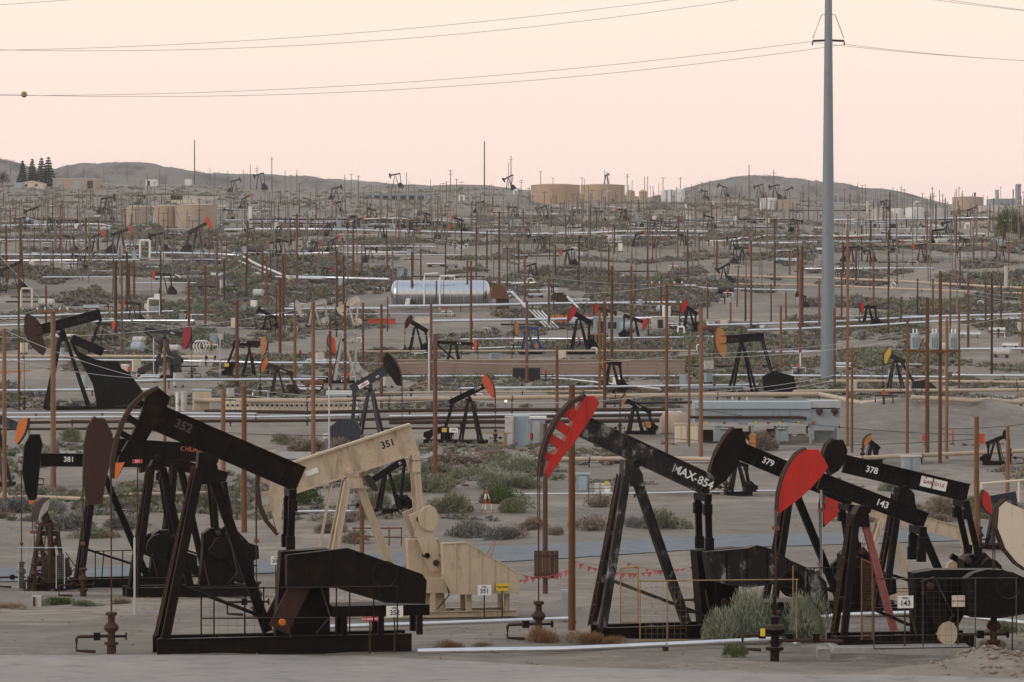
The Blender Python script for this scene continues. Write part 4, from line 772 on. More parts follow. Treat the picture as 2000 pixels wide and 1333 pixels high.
for p in [(104, 611, 966, 11, 'w', [(608, 32)]), (9, 642, 985, 9, 'w'), (37, 515, 802, 5, 'r'), (322, 664, 880, 8, 'w'), (436, 762, 1005, 10, 'w'), (477, 755, 1040, 11, 'w'), (612, 590, 893, 9.5, 'w'), (463, 588, 757, 8, 'r'), (547, 545, 690, 6, 'r'), (576, 612, 758, 7, 'w'),
          (645, 625, 762, 6, 'r'), (674, 592, 764, 7, 'w'), (707, 850, 1092, 9, 'w'), (709, 592, 720, 6, 'w'), (745, 595, 798, 7, 'w'), (842, 592, 757, 7, 'r'), (850, 653, 932, 9.5, 'r'), (920, 510, 690, 6, 'r'), (1029, 588, 748, 7, 'r'), (1072, 530, 640, 5, 'r'), (1088, 675, 812, 7, 'w'),
          (1117, 752, 1232, 14, 'w'), (1065, 828, 1160, 10, 'k'), (1171, 606, 772, 6.5, 'w'), (1181, 590, 804, 7, 'w'), (1195, 520, 702, 6, 'r'), (1233, 520, 682, 6, 'r'), (1302, 556, 886, 8.5, 'w', [(556, 32), (594, 30)]), (1346, 668, 872, 6.5, 'w'), (1369, 600, 896, 8.5, 'w'), (1467, 470, 656, 5.5, 'r'),
          (1525, 598, 722, 6, 'w'), (1630, 602, 766, 6, 'r'), (1563, 508, 702, 6, 'w'), (1567, 480, 640, 5, 'r'), (1655, 450, 872, 8, 'w', [(464, 30)]), (1664, 680, 884, 7, 'w'), (1735, 450, 652, 4, 'k'), (1772, 625, 886, 8, 'w'), (1811, 582, 886, 8.5, 'w'), (1836, 530, 905, 9, 'w'), (1849, 625, 897, 8.5, 'w'),
          (1873, 585, 768, 6.5, 'w'), (1891, 535, 686, 5.5, 'r'), (1937, 535, 735, 5.5, 'k'), (1907, 814, 1110, 11, 'w'), (1968, 832, 985, 8, 'w'), (580, 418, 562, 5.5, 'r', [(421, 9), (428, 9)]), (658, 490, 622, 5.5, 'r', [(494, 12)]), (671, 500, 602, 4.5, 'r'), (690, 448, 552, 4.5, 'r'), (805, 492, 604, 5.5, 'k', [(507, 16)]),
          (822, 488, 590, 4.5, 'r'), (870, 475, 562, 4, 'k'), (975, 414, 566, 5.5, 'r', [(416, 12)]), (930, 444, 548, 4, 'k', [(446, 6)]), (913, 510, 600, 5, 'r'), (1025, 505, 590, 4.5, 'r', [(514, 14)]), (1085, 480, 548, 3.5, 'k'), (1131, 470, 562, 5, 'r', [(474, 10)]), (1343, 450, 553, 5, 'k'), (1265, 480, 558, 4, 'k'),
          (1513, 428, 562, 5, 'k', [(430, 10)]), (1558, 485, 580, 4.5, 'r', [(488, 9)]), (1736, 480, 562, 4, 'r', [(480, 12)]), (1875, 490, 566, 4, 'r'), (248, 492, 615, 5, 'k'), (226, 512, 668, 7, 'r', [(512, 18)]), (238, 512, 690, 5, 'r'), (252, 516, 590, 5, 'r'), (262, 508, 592, 5, 'r'), (314, 490, 622, 5, 'k'), (401, 518, 640, 5, 'r'), (424, 455, 598, 5, 'r'), (438, 505, 598, 4.5, 'k'),
          (369, 550, 650, 6, 'r'), (90, 558, 640, 5, 'r'), (40, 430, 560, 5, 'r'), (42, 470, 528, 4, 'r'), (12, 440, 552, 5, 'r'), (118, 400, 505, 4, 'r'), (168, 425, 502, 4, 'r'), (483, 430, 540, 5, 'r'), (553, 500, 640, 6, 'r'), (513, 480, 560, 4.5, 'r'), (521, 500, 602, 4.5, 'r'), (540, 560, 640, 4, 'r'),
          (757, 580, 648, 4, 'k'), (1013, 470, 540, 3.5, 'k'), (1105, 420, 480, 3, 'k'), (1153, 400, 470, 3.2, 'k'), (1240, 535, 600, 4, 'r'), (1291, 540, 640, 4.5, 'k'), (1382, 555, 622, 4, 'r'), (1400, 470, 530, 3.5, 'k'), (1427, 590, 642, 4, 'r'), (1456, 562, 642, 5, 'k'), (1506, 555, 632, 4.5, 'k'), (1535, 570, 630, 4.5, 'w'),
          (1600, 555, 650, 5, 'r'), (1672, 490, 558, 4, 'k'), (1700, 430, 520, 4, 'k'), (1683, 440, 510, 3.5, 'k'), (1760, 580, 632, 4, 'k'), (1792, 545, 620, 4.5, 'k'), (1822, 545, 620, 4.5, 'r'), (1856, 535, 700, 5, 'w'), (1925, 540, 640, 4.5, 'k'), (1955, 545, 650, 4.5, 'k'), (1868, 422, 500, 4, 'k'), (1918, 465, 520, 3.5, 'r'), (1946, 470, 512, 4, 'r'), (1959, 440, 500, 3.2, 'r'),
          (1731, 395, 475, 3.2, 'k'), (1738, 375, 470, 3.4, 'k'), (1828, 398, 455, 3.2, 'k'), (1805, 460, 512, 3.4, 'r'), (1811, 430, 500, 3.4, 'r'), (1997, 560, 690, 5, 'r')]:
    pole(*p)
# thin masts and street-lamp like poles on the skyline
for x, t, b_, w, arms in [(380, 274, 352, 3.0, ()), (946, 277, 364, 3.4, ()), (531, 307, 362, 2.2, [(312, 3)]), (489, 322, 358, 1.6, ()), (502, 324, 360, 1.4, [(330, 5), (334, 4)]), (557, 333, 370, 1.6, ()), (580, 333, 372, 1.8, ()), (476, 332, 360, 1.4, ()), (686, 340, 386, 1.8, [(341, 4)]), (673, 341, 376, 1.6, ()), (700, 344, 388, 1.8, [(345, 4)]), (794, 337, 372, 1.6, ()),
          (880, 333, 372, 2.2, [(334, 4), (341, 4)]), (872, 355, 392, 1.8, [(356, 4)]), (892, 350, 390, 1.8, [(351, 4)]), (998, 305, 366, 2.2, [(312, 4)]), (993, 318, 366, 1.5, ()), (1018, 352, 380, 1.8, [(353, 4), (357, 5)]), (1056, 335, 363, 1.8, [(336, 4)]), (1080, 347, 364, 1.4, [(349, 4)]), (1137, 347, 366, 1.6, [(348, 5)]), (1181, 332, 364, 1.6, ()), (1186, 338, 364, 1.8, [(338, 5), (344, 5)]), (1225, 341, 376, 2.2, [(341, 5), (346, 5)]),
          (1265, 345, 376, 1.8, ()), (1259, 345, 376, 1.6, ()), (1287, 356, 376, 1.4, ()), (1295, 347, 376, 2.0, [(348, 5)]), (1329, 346, 374, 1.8, [(350, 5)]), (1371, 357, 384, 1.8, [(358, 4), (361, 4)]), (1386, 354, 386, 1.8, [(354, 4), (359, 4)]), (1463, 322, 386, 2.4, ()), (1511, 332, 384, 1.8, [(339, 6)]), (1580, 354, 392, 2.0, [(355, 6)]), (1675, 358, 396, 1.8, ()), (1684, 362, 398, 2.2, [(363, 4)]), (1690, 360, 396, 1.6, ()),
          (1821, 365, 396, 2.2, [(369, 4)]), (1835, 372, 398, 1.6, ()), (1873, 365, 392, 1.6, [(368, 4)]), (1744, 366, 396, 1.6, ()), (1752, 370, 398, 1.6, ()), (1773, 380, 402, 1.6, ()), (163, 326, 352, 1.6, ()), (132, 322, 352, 1.6, ()), (203, 328, 356, 1.6, ()), (248, 318, 352, 1.4, ()), (312, 330, 360, 1.6, ()), (410, 328, 358, 1.6, ()), (420, 337, 362, 1.6, [(338, 4)]), (445, 334, 360, 1.4, ()), (288, 345, 400, 2.4, ()), (20, 319, 352, 1.8, ())]:
    pole(x, t, b_ + 6, w, 'g', arms, name='utility_mast')
# the many poles of the field between
NRND = 0
for (r0, r1, n, h0, h1) in [(395, 425, 46, 18, 34), (425, 455, 62, 26, 48), (455, 500, 48, 34, 62), (500, 560, 22, 44, 84), (560, 640, 12, 60, 100)]:
    for i in range(n):
        x = (i + random.random()) / n * 2040 - 20; base = random.uniform(r0, r1)
        if 1590 < x < 1640: continue
        a = [] if random.random() < 0.62 else [(base - 0.96 * h1, 0.11 * h1)]
        h = random.uniform(h0, h1)
        if a: a = [(base - h * 0.97, h * 0.11)]
        pole(x, base - h, base, float(np.interp(base, [380, 450, 560, 690], [1.7, 2.3, 3.4, 5.5])) * random.uniform(0.7, 1.3), random.choice('rrkkg'), a, random.gauss(0, 0.014)); NRND += 1
VP = MB()
for i in range(620):
    base = random.choice((random.uniform(392, 425), random.uniform(405, 455), random.uniform(430, 500), random.uniform(480, 560))); x = random.uniform(-30, 2030); g_ = gat(x, base); s_ = FPX / g_.y; h = random.uniform(5, 10.5); r = random.uniform(0.09, 0.15); ln = random.gauss(0, 0.02) * h
    VP.tube([g_ + Vector((0, 0, -0.3)), g_ + Vector((ln, 0, h))], r, 5)
    if random.random() < 0.3: VP.box(g_ + Vector((ln * 0.97, -r, h * 0.96)), (random.uniform(1.4, 2.4), 0.1, 0.14))
o = VP.build('far_pole_mass', M['woodgrey']); tag(o, 'countless thin weathered poles over the far slopes', 'poles', None, 'stuff')
# ------------------------------------------------------------------ steel transmission pole and its wires
TP = gat(1617, 742); tps = FPX / TP.y
T = empty('transmission_pole', TP, 0, 'tall tapered grey steel transmission pole with braced arms', 'power pole')
th = (742 + 170) / tps
b = MB(); b.lathe([(15.2 / tps, -0.5), (14.6 / tps, 1.0), (7.0 / tps, 745 / tps), (5.2 / tps, th)], 12); b.build('shaft', M['towersteel'], T, True)
def tz(row): return (742 - row) / tps
def tx(px): return (px - 1617) / tps
ARMS = []
for row in (80, -40, -150):
    for sd in (-1, 1):
        b = MB(); tipx = sd * 31 / tps; b.bar((sd * 5 / tps, 0, tz(row)), (tipx, 0, tz(row + 1)), 0.2, 0.28); A = b.build('arm', M['darkgrey'], T)
        b = MB(); b.tube([(sd * 6 / tps, 0, tz(row - 50)), (sd * 13 / tps, 0, tz(row - 50)), (tipx * 0.98, 0, tz(row - 4))], 0.05, 5); b.build('strut', M['darkgrey'], A)
        b = MB(); b.lathe([(0.06, -0.5), (0.1, -0.4), (0.1, -0.1), (0.05, 0.0)], 6, (tipx, 0, tz(row + 1) - 0.1)); b.build('insulator', M['darkgrey'], A)
        ARMS.append((sd, row))
def wire(pts, r, m, label, group=None, sag=0.0, n=24, name='power_line'):
    """pts: world points; a catenary-like sag between successive points"""
    P = []
    for a, c in zip(pts[:-1], pts[1:]):
        a = Vector(a); c = Vector(c)
        for i in range(n + 1):
            t = i / n; q = a.lerp(c, t); q.z -= sag * 4 * t * (1 - t); P.append(q)
    o0 = P[0]; b = MB(); b.tube([p - o0 for p in P], r, 4, True); o = b.build(name, M[m], None, False, o0)
    return tag(o, label, 'power line', group)
D0 = TP.y
for i, (sx, sy, ex, ey, sg_) in enumerate([(1580, 82, -120, 186, 2.2), (1645, 88, -120, 180, 3.0), (1580, -38, -120, 100, 2.2), (1645, -34, -120, 94, 3.4), (1585, -150, -120, 18, 1.0)]):
    nm = ['lower', 'lower', 'middle', 'middle', 'upper'][i]; wh = ['near', 'far', 'near', 'far', 'single'][i]
    wire([at(sx, sy, D0), at(ex, ey, D0 + 25)], 0.03, 'wire', f'{wh} conductor of the {nm} pair left of the steel pole', None, sg_, 40)
for i, (sx, sy, ex, ey) in enumerate([(1580, 82, 2120, 124), (1645, 86, 2120, 124), (1580, -38, 2120, 33), (1645, -36, 2120, 33)]):
    wire([at(sx, sy, D0), at(ex, ey, D0 - 20)], 0.028, 'wire', f"{['near', 'far'][i % 2]} conductor of the {['lower', 'upper'][i // 2]} pair right of the steel pole", None, 0.4, 30)
bp = at(47, 185, D0 + 25); b = MB(); b.lathe([(0.02, -0.45), (0.22, -0.39), (0.39, -0.22), (0.45, 0), (0.39, 0.22), (0.22, 0.39), (0.02, 0.45)], 16)
o = b.build('marker_ball', M['railyellow'], None, True, bp); tag(o, 'round amber aircraft marker ball on the lower power line', 'marker ball')
# small lines strung over the field
WIRES = []
SL = [((104, 606), (0, 500), 0.6, 'wirepale'), ((70, 606), (-60, 640), 0.3, 'wirepale'), ((132, 606), (340, 700), 0.8, 'wirepale'), ((104, 606), (500, 640), 1.5, 'wirepale'), ((9, 645), (290, 742), 1.0, 'wirepale'), ((9, 645), (-60, 652), 0.2, 'wirepale'), ((9, 700), (360, 742), 1.2, 'wirepale'), ((9, 660), (612, 600), 2.0, 'wirepale'),
      ((612, 640), (850, 655), 1.0, 'wirepale'), ((612, 700), (850, 706), 0.8, 'wirepale'), ((477, 760), (850, 775), 1.0, 'wirepale'), ((436, 766), (850, 783), 1.2, 'wirepale'), ((850, 776), (1302, 770), 1.5, 'wirepale'), ((850, 706), (1369, 690), 1.5, 'wirepale'), ((1302, 770), (1655, 728), 1.0, 'wirepale'), ((1302, 778), (1655, 738), 1.0, 'wirepale'),
      ((1369, 692), (1849, 640), 1.2, 'wirepale'), ((1369, 700), (1849, 650), 1.2, 'wirepale'), ((1655, 466), (1836, 540), 0.8, 'wirepale'), ((1684, 464), (1891, 545), 1.0, 'wirepale'), ((1630, 466), (1500, 470), 0.4, 'wirepale'), ((1655, 520), (2050, 590), 1.0, 'wirepale'), ((1684, 470), (2050, 520), 1.6, 'wirepale'), ((1302, 558), (1100, 575), 0.6, 'wirepale'), ((1302, 596), (1195, 590), 0.4, 'wirepale'), ((1270, 556), (920, 520), 1.2, 'wirepale'),
      ((1117, 760), (1302, 780), 0.4, 'wiredark'), ((320, 835), (760, 848), 0.8, 'wiredark'), ((1302, 856), (1907, 858), 1.2, 'wiredark'), ((1369, 800), (1907, 850), 1.0, 'wiredark'), ((1836, 838), (2060, 820), 0.5, 'wiredark'), ((1664, 684), (1772, 770), 0.6, 'wiredark'), ((1836, 560), (2050, 600), 0.6, 'wirepale'), ((1849, 640), (2050, 600), 0.5, 'wirepale')]
for i, (a, c, sg_, m_) in enumerate(SL):
    dd = float(np.interp((a[1] + c[1]) / 2, [400, 560, 700, 850], [640, 520, 400, 330]))
    WIRES.append((wire([at(*a, dd), at(*c, dd + random.uniform(-15, 15))], 0.028, m_, None, None, sg_ * 0.5, 14, 'overhead_wire'), (a[0] + c[0]) / 2, (a[1] + c[1]) / 2 + 60, ('pale' if m_ == 'wirepale' else 'dark') + ' overhead wire'))
# transformers on their pole rack
for i, x in enumerate((1787, 1825, 1862)):
    p = at(x, 683, gat(1836, 905).y - 1.2); s_ = FPX / p.y; r = 8.5 / s_; h = 32 / s_
    T = empty('transformer', p, 0, ['pale grey pole transformer nearest the yellow-headed pump', 'pale grey pole transformer, middle of three', 'pale grey pole transformer farthest from the steel tower'][i], 'transformer', 'transformers on the pole rack')
    b = MB(); b.lathe([(r * 0.85, 0), (r, 0.06), (r, h * 0.9), (r * 1.04, h * 0.9), (r * 1.04, h * 0.95), (r * 0.6, h)], 14); b.build('tank', M['paleblue'], T, True)
    for dx in (-0.4, 0.4): b = MB(); b.lathe([(0.05, 0), (0.08, 0.1), (0.05, 0.2), (0.08, 0.3), (0.03, 0.4)], 6, (dx * r, 0, h)); b.build('bushing', M['white'], T)
    b = MB()
    for k in range(5): b.box((r * (-0.7 + 0.35 * k), -r * 1.02, h * 0.45), (0.05, 0.16, h * 0.6))
    b.build('cooling_fins', M['paleblue'], T)
p0 = at(1770, 684, gat(1836, 905).y - 1.2); p1 = at(1876, 684, gat(1836, 905).y - 1.2)
b = MB(); b.bar((0, 0, -0.12), p1 - p0 + Vector((0, 0, -0.12)), 0.5, 0.2); o = b.build('transformer_rack', M['wood'], None, False, p0); tag(o, 'timber rack carrying three transformers between poles', 'rack')
# ================================================================== pipelines
PIPES = []
def curve_pts(P, step):
    out = [P[0]]
    for a, c in zip(P[:-1], P[1:]):
        n = max(1, int((c - a).length / step)); out += [a.lerp(c, (i + 1) / n) for i in range(n)]
    return out
def pipeline(pts, w, m, label, h=0.5, sup=True, name='pipeline', follow=True, supm='brown', every=7.0, hs=None):
    """pts: (px, row of the ground under it); w: width in pixels at its middle"""
    G = [gat(x, r) for x, r in pts]; mid_ = G[len(G) // 2]; r = w / (FPX / mid_.y) / 2
    Q = []
    for k, p in enumerate(G):
        hh = hs[k] if hs else h; Q.append(Vector((p.x, p.y, p.z + hh + r)))
    C = curve_pts(Q, 6.0)
    if follow:
        zs_ = [gz(p.x, p.y) for p in C]
        zs_ = [np.mean(zs_[max(0, i - 3):i + 4]) for i in range(len(C))]
        if not hs:
            for i, p in enumerate(C): p.z = max(zs_[i] + h + r, gz(p.x, p.y) + r * 0.6)
    o0 = G[0].copy(); T = empty(name, o0, 0, label, 'pipeline')
    b = MB(); b.tube([p - o0 for p in C], r, 10, True); PB = b.build('pipe', M[m], T, True)
    if mid_.y < 900:
        acc = 0.0; nb = 0
        for a, c in zip(C[:-1], C[1:]):
            acc += (c - a).length
            if acc > every and nb < 60:
                acc = 0; nb += 1; q = c - o0
                if sup:
                    b = MB(); zg = gz(c.x, c.y) - o0.z - 0.2; b.box((q.x, q.y, (zg + q.z - r) / 2), (0.14, 0.14, q.z - r - zg)); b.box((q.x, q.y, q.z - r - 0.05), (0.2, r * 3, 0.1)); b.build('support', M[supm], T)
                dv = (c - a).normalized(); b = MB(); b.tube([q - dv * 0.05, q + dv * 0.05], r * 1.07, 10); b.build('joint_band', M['galv'] if m == 'silver' else M[supm], PB)
    PIPES.append(T); return T
S_ = 'silver'
for a in [
 # foreground
 ([(815, 1281), (1100, 1277), (1300, 1272), (1510, 1268), (1560, 1270)], 11, S_, 'bright silver pipe lying along the front of the pumps', 0.12, True), ([(620, 1232), (800, 1230), (1120, 1228)], 9, S_, 'silver pipe running behind the 352 base', 0.15, True), ([(1560, 1222), (1640, 1218), (1800, 1216), (2060, 1226)], 9, S_, 'silver pipe passing under the 143 pump', 0.15, True),
 ([(-60, 985), (60, 982), (160, 985), (260, 978), (420, 972)], 7, 'tanpipe', 'tan pipe behind the tall brown head', 0.3, True), ([(1000, 975), (1240, 972), (1450, 968), (1560, 966)], 4, S_, 'thin silver pipe across the brush behind MAX-854', 0.25, True), ([(560, 1008), (620, 1007), (700, 1006)], 5, S_, 'short silver pipe left of the 351 ladder', 0.2, True), ([(1000, 915), (1300, 910), (1560, 916), (1800, 905), (2060, 892)], 9, 'tanpipe', 'tan pipe low in front of the sandy bank', 0.5, True),
 # pipe rack across the middle
 ([(380, 802), (600, 805), (760, 802), (1000, 798), (1300, 793), (1600, 789), (1800, 787), (2080, 785)], 9, 'tanpipe', 'thick tan pipe crossing the whole view on the rack', 1.0, True), ([(1780, 790), (1900, 795), (2080, 806)], 9, 'tanpipe', 'tan pipe branch dropping to the frame edge', 1.0, True),
 ([(400, 815), (600, 818), (800, 815), (1000, 812), (1300, 812)], 7, 'brown', 'rust brown pipe under the tan rack pipe', 0.5, True), ([(-60, 838), (300, 834), (600, 832), (1000, 824), (1340, 820)], 6, 'brown', 'long rust pipe low on the rack', 0.4, True), ([(-60, 828), (300, 826), (500, 826), (700, 822)], 5, S_, 'silver pipe low on the rack left of the navy pump', 0.5, True), ([(-60, 822), (200, 818), (500, 822)], 4, S_, 'thin silver pipe behind the 352 head', 0.6, True),
 ([(760, 838), (900, 836), (1100, 834), (1340, 832)], 8, 'brown', 'dark rust pipe before the blue container', 0.4, True), ([(900, 776), (1100, 772), (1300, 768), (1480, 766)], 5, S_, 'silver pipe just above the tan rack pipe', 0.8, True), ([(720, 784), (900, 782), (1140, 778), (1180, 777)], 4, 'tanpipe', 'thin tan pipe above the rack', 0.8, True), ([(1330, 778), (1450, 774), (1462, 778)], 6, 'bluegrey', 'grey-blue pipe bend beside the amber headed pump', 1.0, True),
 ([(1550, 775), (1640, 772), (1800, 772), (2080, 768)], 7, 'tanpipe', 'tan pipe in front of the white truck', 0.3, False), ([(1380, 740), (1600, 742), (1700, 745), (1850, 747)], 5, S_, 'silver pipe passing behind the steel tower foot', 0.4, True), ([(1620, 752), (1800, 752), (2080, 756)], 6, 'tanpipe', 'tan pipe right of the steel tower foot', 0.3, True), ([(1000, 745), (1100, 745), (1130, 750), (1240, 768), (1290, 775)], 5, S_, 'silver pipe right of the grey block bending down', 0.4, True),
 # left middle
 ([(-60, 718), (100, 714), (300, 712), (420, 716), (520, 722), (700, 722)], 5, S_, 'silver pipe behind the largest black pump', 0.6, True), ([(-60, 706), (150, 705), (300, 706), (420, 708)], 6, 'tanpipe', 'tan pipe above the silver one behind the largest pump', 0.5, True), ([(-60, 632), (150, 624), (300, 618), (480, 610), (560, 612), (760, 610)], 5, S_, 'long silver pipe left of the silver tank', 0.5, True), ([(-60, 652), (100, 640), (240, 634), (380, 634)], 5, S_, 'silver pipe below the white gate pipe', 0.5, True), ([(360, 622), (480, 620), (560, 624), (600, 622)], 4, S_, 'short silver pipe left of the pale pump', 0.4, True),
 ([(-60, 776), (60, 776), (180, 774), (290, 772)], 6, S_, 'silver pipe passing behind the largest pump base', 0.6, True), ([(240, 768), (330, 760), (460, 758), (620, 758)], 6, S_, 'silver pipe from tan vessel to the poles', 1.0, True),
 # tank terrace
 ([(758, 612), (900, 610), (1040, 608), (1100, 604), (1230, 600), (1320, 600)], 6, S_, 'silver pipe leaving the tank toward the red heads', 0.8, True), ([(845, 645), (1000, 640), (1150, 637), (1300, 634), (1360, 634)], 6, S_, 'silver pipe on short legs below the tank', 1.0, True), ([(900, 670), (1000, 668), (1140, 672), (1260, 668), (1350, 664), (1480, 660)], 4, S_, 'silver pipe by the blue pump', 0.4, True), ([(920, 690), (1000, 684), (1040, 682)], 4, S_, 'short silver pipe near the level-beamed pump', 0.3, False),
 ([(1380, 652), (1480, 650), (1560, 640), (1700, 634), (1850, 626), (2060, 618)], 5, S_, 'silver pipe rising right behind the steel tower', 0.6, True), ([(1460, 662), (1560, 656), (1700, 646), (1850, 632), (2060, 626)], 5, S_, 'second silver pipe rising right below the first', 0.5, True), ([(1860, 692), (1960, 692), (2080, 690)], 6, S_, 'silver pipe at the right edge by the scrub', 0.5, True), ([(1860, 740), (1960, 742), (2080, 744)], 5, S_, 'silver pipe at the right edge under the scrub', 0.4, True), ([(1450, 700), (1550, 694), (1640, 690)], 4, S_, 'short silver pipe left of the steel tower', 0.4, True),
 # tan long pipes on the slope
 ([(1370, 538), (1480, 545), (1600, 549), (1750, 556), (1900, 566), (2060, 574)], 5, 'tanpipe', 'long tan pipe across the right slope', 0.4, True), ([(1440, 556), (1600, 562), (1800, 570), (2060, 584)], 4, 'tanpipe', 'lower long tan pipe across the right slope', 0.3, True), ([(1000, 560), (1130, 560), (1260, 562), (1360, 566)], 4, S_, 'silver pipe on the slope above the brown hoppers', 0.3, False), ([(1340, 560), (1420, 572), (1560, 578)], 3.5, S_, 'silver pipe below the long tan pipe', 0.3, False),
 # the big zigzag on the left slope
 ([(0, 506), (150, 507), (270, 506)], 5, S_, 'bright silver pipe left of the arch', 0.7, True), ([(292, 503), (400, 503), (440, 503), (470, 505), (510, 530), (560, 552), (640, 556), (760, 558)], 5.5, S_, 'bright silver pipe bending down the slope', 0.7, True), ([(430, 506), (462, 512), (520, 540), (505, 541), (560, 553), (700, 555)], 4.5, S_, 'second silver pipe bending beside the first', 0.4, False),
 ([(0, 512), (150, 514), (300, 511), (440, 511)], 3.5, S_, 'thin silver pipe under the bright one', 0.3, False), ([(180, 535), (300, 532), (330, 534), (352, 556)], 3, S_, 'thin silver pipe kinking down the slope', 0.3, False), ([(0, 447), (150, 446), (290, 444)], 4, S_, 'silver pipe above the red headed pumps', 0.5, True), ([(0, 474), (130, 473), (190, 474)], 3, S_, 'thin silver pipe left of the red headed pumps', 0.4, True), ([(640, 482), (740, 486), (850, 490)], 3, S_, 'thin silver pipe by the blue-grey beam', 0.3, False),
 ([(440, 454), (620, 455), (800, 457), (1000, 460), (1200, 460), (1380, 460)], 4.5, S_, 'long silver pipe crossing the far slope', 0.5, False), ([(1180, 466), (1290, 466), (1380, 465)], 3.5, S_, 'second silver pipe under the long far one', 0.4, False), ([(1385, 478), (1440, 472), (1500, 463), (1560, 463), (1700, 466), (1900, 466)], 4, S_, 'silver pipe bending up the right far slope', 0.4, False), ([(1430, 484), (1520, 480), (1610, 476), (1740, 475), (1810, 478), (1930, 470), (1945, 470)], 3.5, S_, 'lower silver pipe on the right far slope', 0.4, False), ([(440, 436), (600, 438), (750, 438), (870, 438)], 3, S_, 'thin far pipe along the manifold', 1.0, False),
 ([(980, 424), (1040, 420), (1090, 424)], 3, 'greywhite', 'pale curved track-side pipe under the tan tank', 0.3, False), ([(1120, 476), (1200, 478), (1215, 478)], 3, S_, 'far silver pipe above the pipe loops', 0.3, False), ([(1630, 436), (1720, 434), (1850, 430), (1930, 430)], 3, S_, 'far pipe before the pale tanks', 0.5, False), ([(1540, 402), (1620, 404), (1700, 406)], 2, 'greywhite', 'thin far pipe right of the tan box', 0.6, False)]:
    pipeline(*a)
XP = []
for i in range(72):
    row = random.choice((random.uniform(402, 450), random.uniform(430, 520), random.uniform(520, 640))); x0 = random.uniform(-40, 1950); L_ = random.uniform(50, 260); dr = random.uniform(-5, 5); k_ = random.choice((S_, S_, 'galv', 'brown', 'tanpipe', 'darkgrey')); w_ = float(np.interp(row, [400, 460, 560, 640], [1.6, 2.2, 3.0, 3.8]))
    T = pipeline([(x0, row), (x0 + L_ * 0.5, row + dr * 0.4), (x0 + L_, row + dr)], w_, k_, None, random.uniform(0.2, 0.6), row > 520)
    T['category'] = 'pipeline'; XP.append((T, x0 + L_ / 2, row, {S_: 'thin silver pipe', 'galv': 'thin grey pipe', 'brown': 'thin rust pipe', 'tanpipe': 'thin tan pipe', 'darkgrey': 'thin dark pipe'}[k_]))
for a in [([(430, 796), (700, 795), (1000, 790), (1330, 785)], 4, 'brown', 'rust pipe tucked behind the tan rack pipe', 0.7, True), ([(760, 826), (1000, 822), (1330, 816)], 5, S_, 'silver pipe between the rust pipes of the rack', 0.5, True), ([(690, 845), (900, 844), (1000, 843)], 4, 'brown', 'low rust pipe under the orange-headed pump', 0.3, True), ([(1180, 806), (1345, 802), (1360, 800)], 6, 'darkgrey', 'dark pipe left of the air cooler', 0.8, True), ([(-60, 848), (150, 846), (300, 844)], 5, 'brown', 'rust pipe left behind the tall brown head', 0.3, True)]:
    pipeline(*a)
for a in [([(770, 742), (1000, 741), (1340, 741)], 4, S_, 'silver pipe along the foot of the tan wall', 0.3, True), ([(700, 700), (1000, 700), (1360, 699)], 4, 'tanpipe', 'tan pipe along the top of the tan wall', 0.9, True), ([(1340, 722), (1420, 722), (1500, 720)], 4, 'brown', 'rust pipe right of the tan wall end', 0.3, True)]:
    pipeline(*a)
# pipe expansion arches (goal-post shapes) and curled loops
def arch(x, base, wpx, hpx, label, m='white', tpx=4):
    g = gat(x, base); s = FPX / g.y; w, h, r = wpx / s, hpx / s, tpx / s / 2; q = min(w, h) * 0.14
    b = MB(); b.tube([(-w / 2, 0, -0.3), (-w / 2, 0, h - q), (-w / 2 + q * 0.3, 0, h - q * 0.3), (-w / 2 + q, 0, h), (w / 2 - q, 0, h), (w / 2 - q * 0.3, 0, h - q * 0.3), (w / 2, 0, h - q), (w / 2, 0, -0.3)], r, 8)
    return tag(b.build('pipe_arch', M[m], None, True, g), label, 'pipe arch', 'pipe arches')
for a in [(283, 504, 19, 34, 'white pipe arch left of the tall red-headed pump'), (52, 600, 21, 36, 'white pipe arch above the largest black pump', 'cream'), (301, 618, 24, 34, 'white pipe arch with meter box beside the red-headed pump', 'white'), (899, 568, 26, 22, 'silver pipe arch rising on top of the tank', 'silver', 3), (902, 392, 8, 9, 'tiny white pipe arch on the far rise'), (1008, 380, 8, 8, 'tiny pale pipe arch left of the tan tank'), (1364, 694, 6, 20, 'thin white arch by the brush', 'white', 2.5), (1330, 655, 12, 16, 'pale arch right of the sheds'), (1890, 448, 9, 10, 'tiny pale arch before the green tree'), (1790, 398, 7, 6, 'tiny arch on the right skyline'), (1632, 390, 9, 14, 'pale arch right of the grey hill foot', 'greywhite', 2), (1160, 692, 10, 12, 'pale arch by the amber-headed small pump')]:
    arch(*a)
def loop(x, base, d_, label, m='white', n=1):
    g = gat(x, base); s = FPX / g.y; R = d_ / s / 2; T = empty('pipe_loop', g, random.uniform(-0.5, 0.5), label, 'pipe loop', 'curled pipe loops')
    for k in range(n):
        P = [(-R * 0.6 + k * R * 0.7, k * 0.3, -0.2)] + [(math.cos(math.radians(t)) * R + k * R * 0.7, k * 0.3, R * 1.2 + math.sin(math.radians(t)) * R) for t in range(230, -60, -24)] + [(R * 0.6 + k * R * 0.7, k * 0.3, -0.2)]
        b = MB(); b.tube(P, max(0.09, R * 0.13), 7); b.build('coil', M[m], T, True)
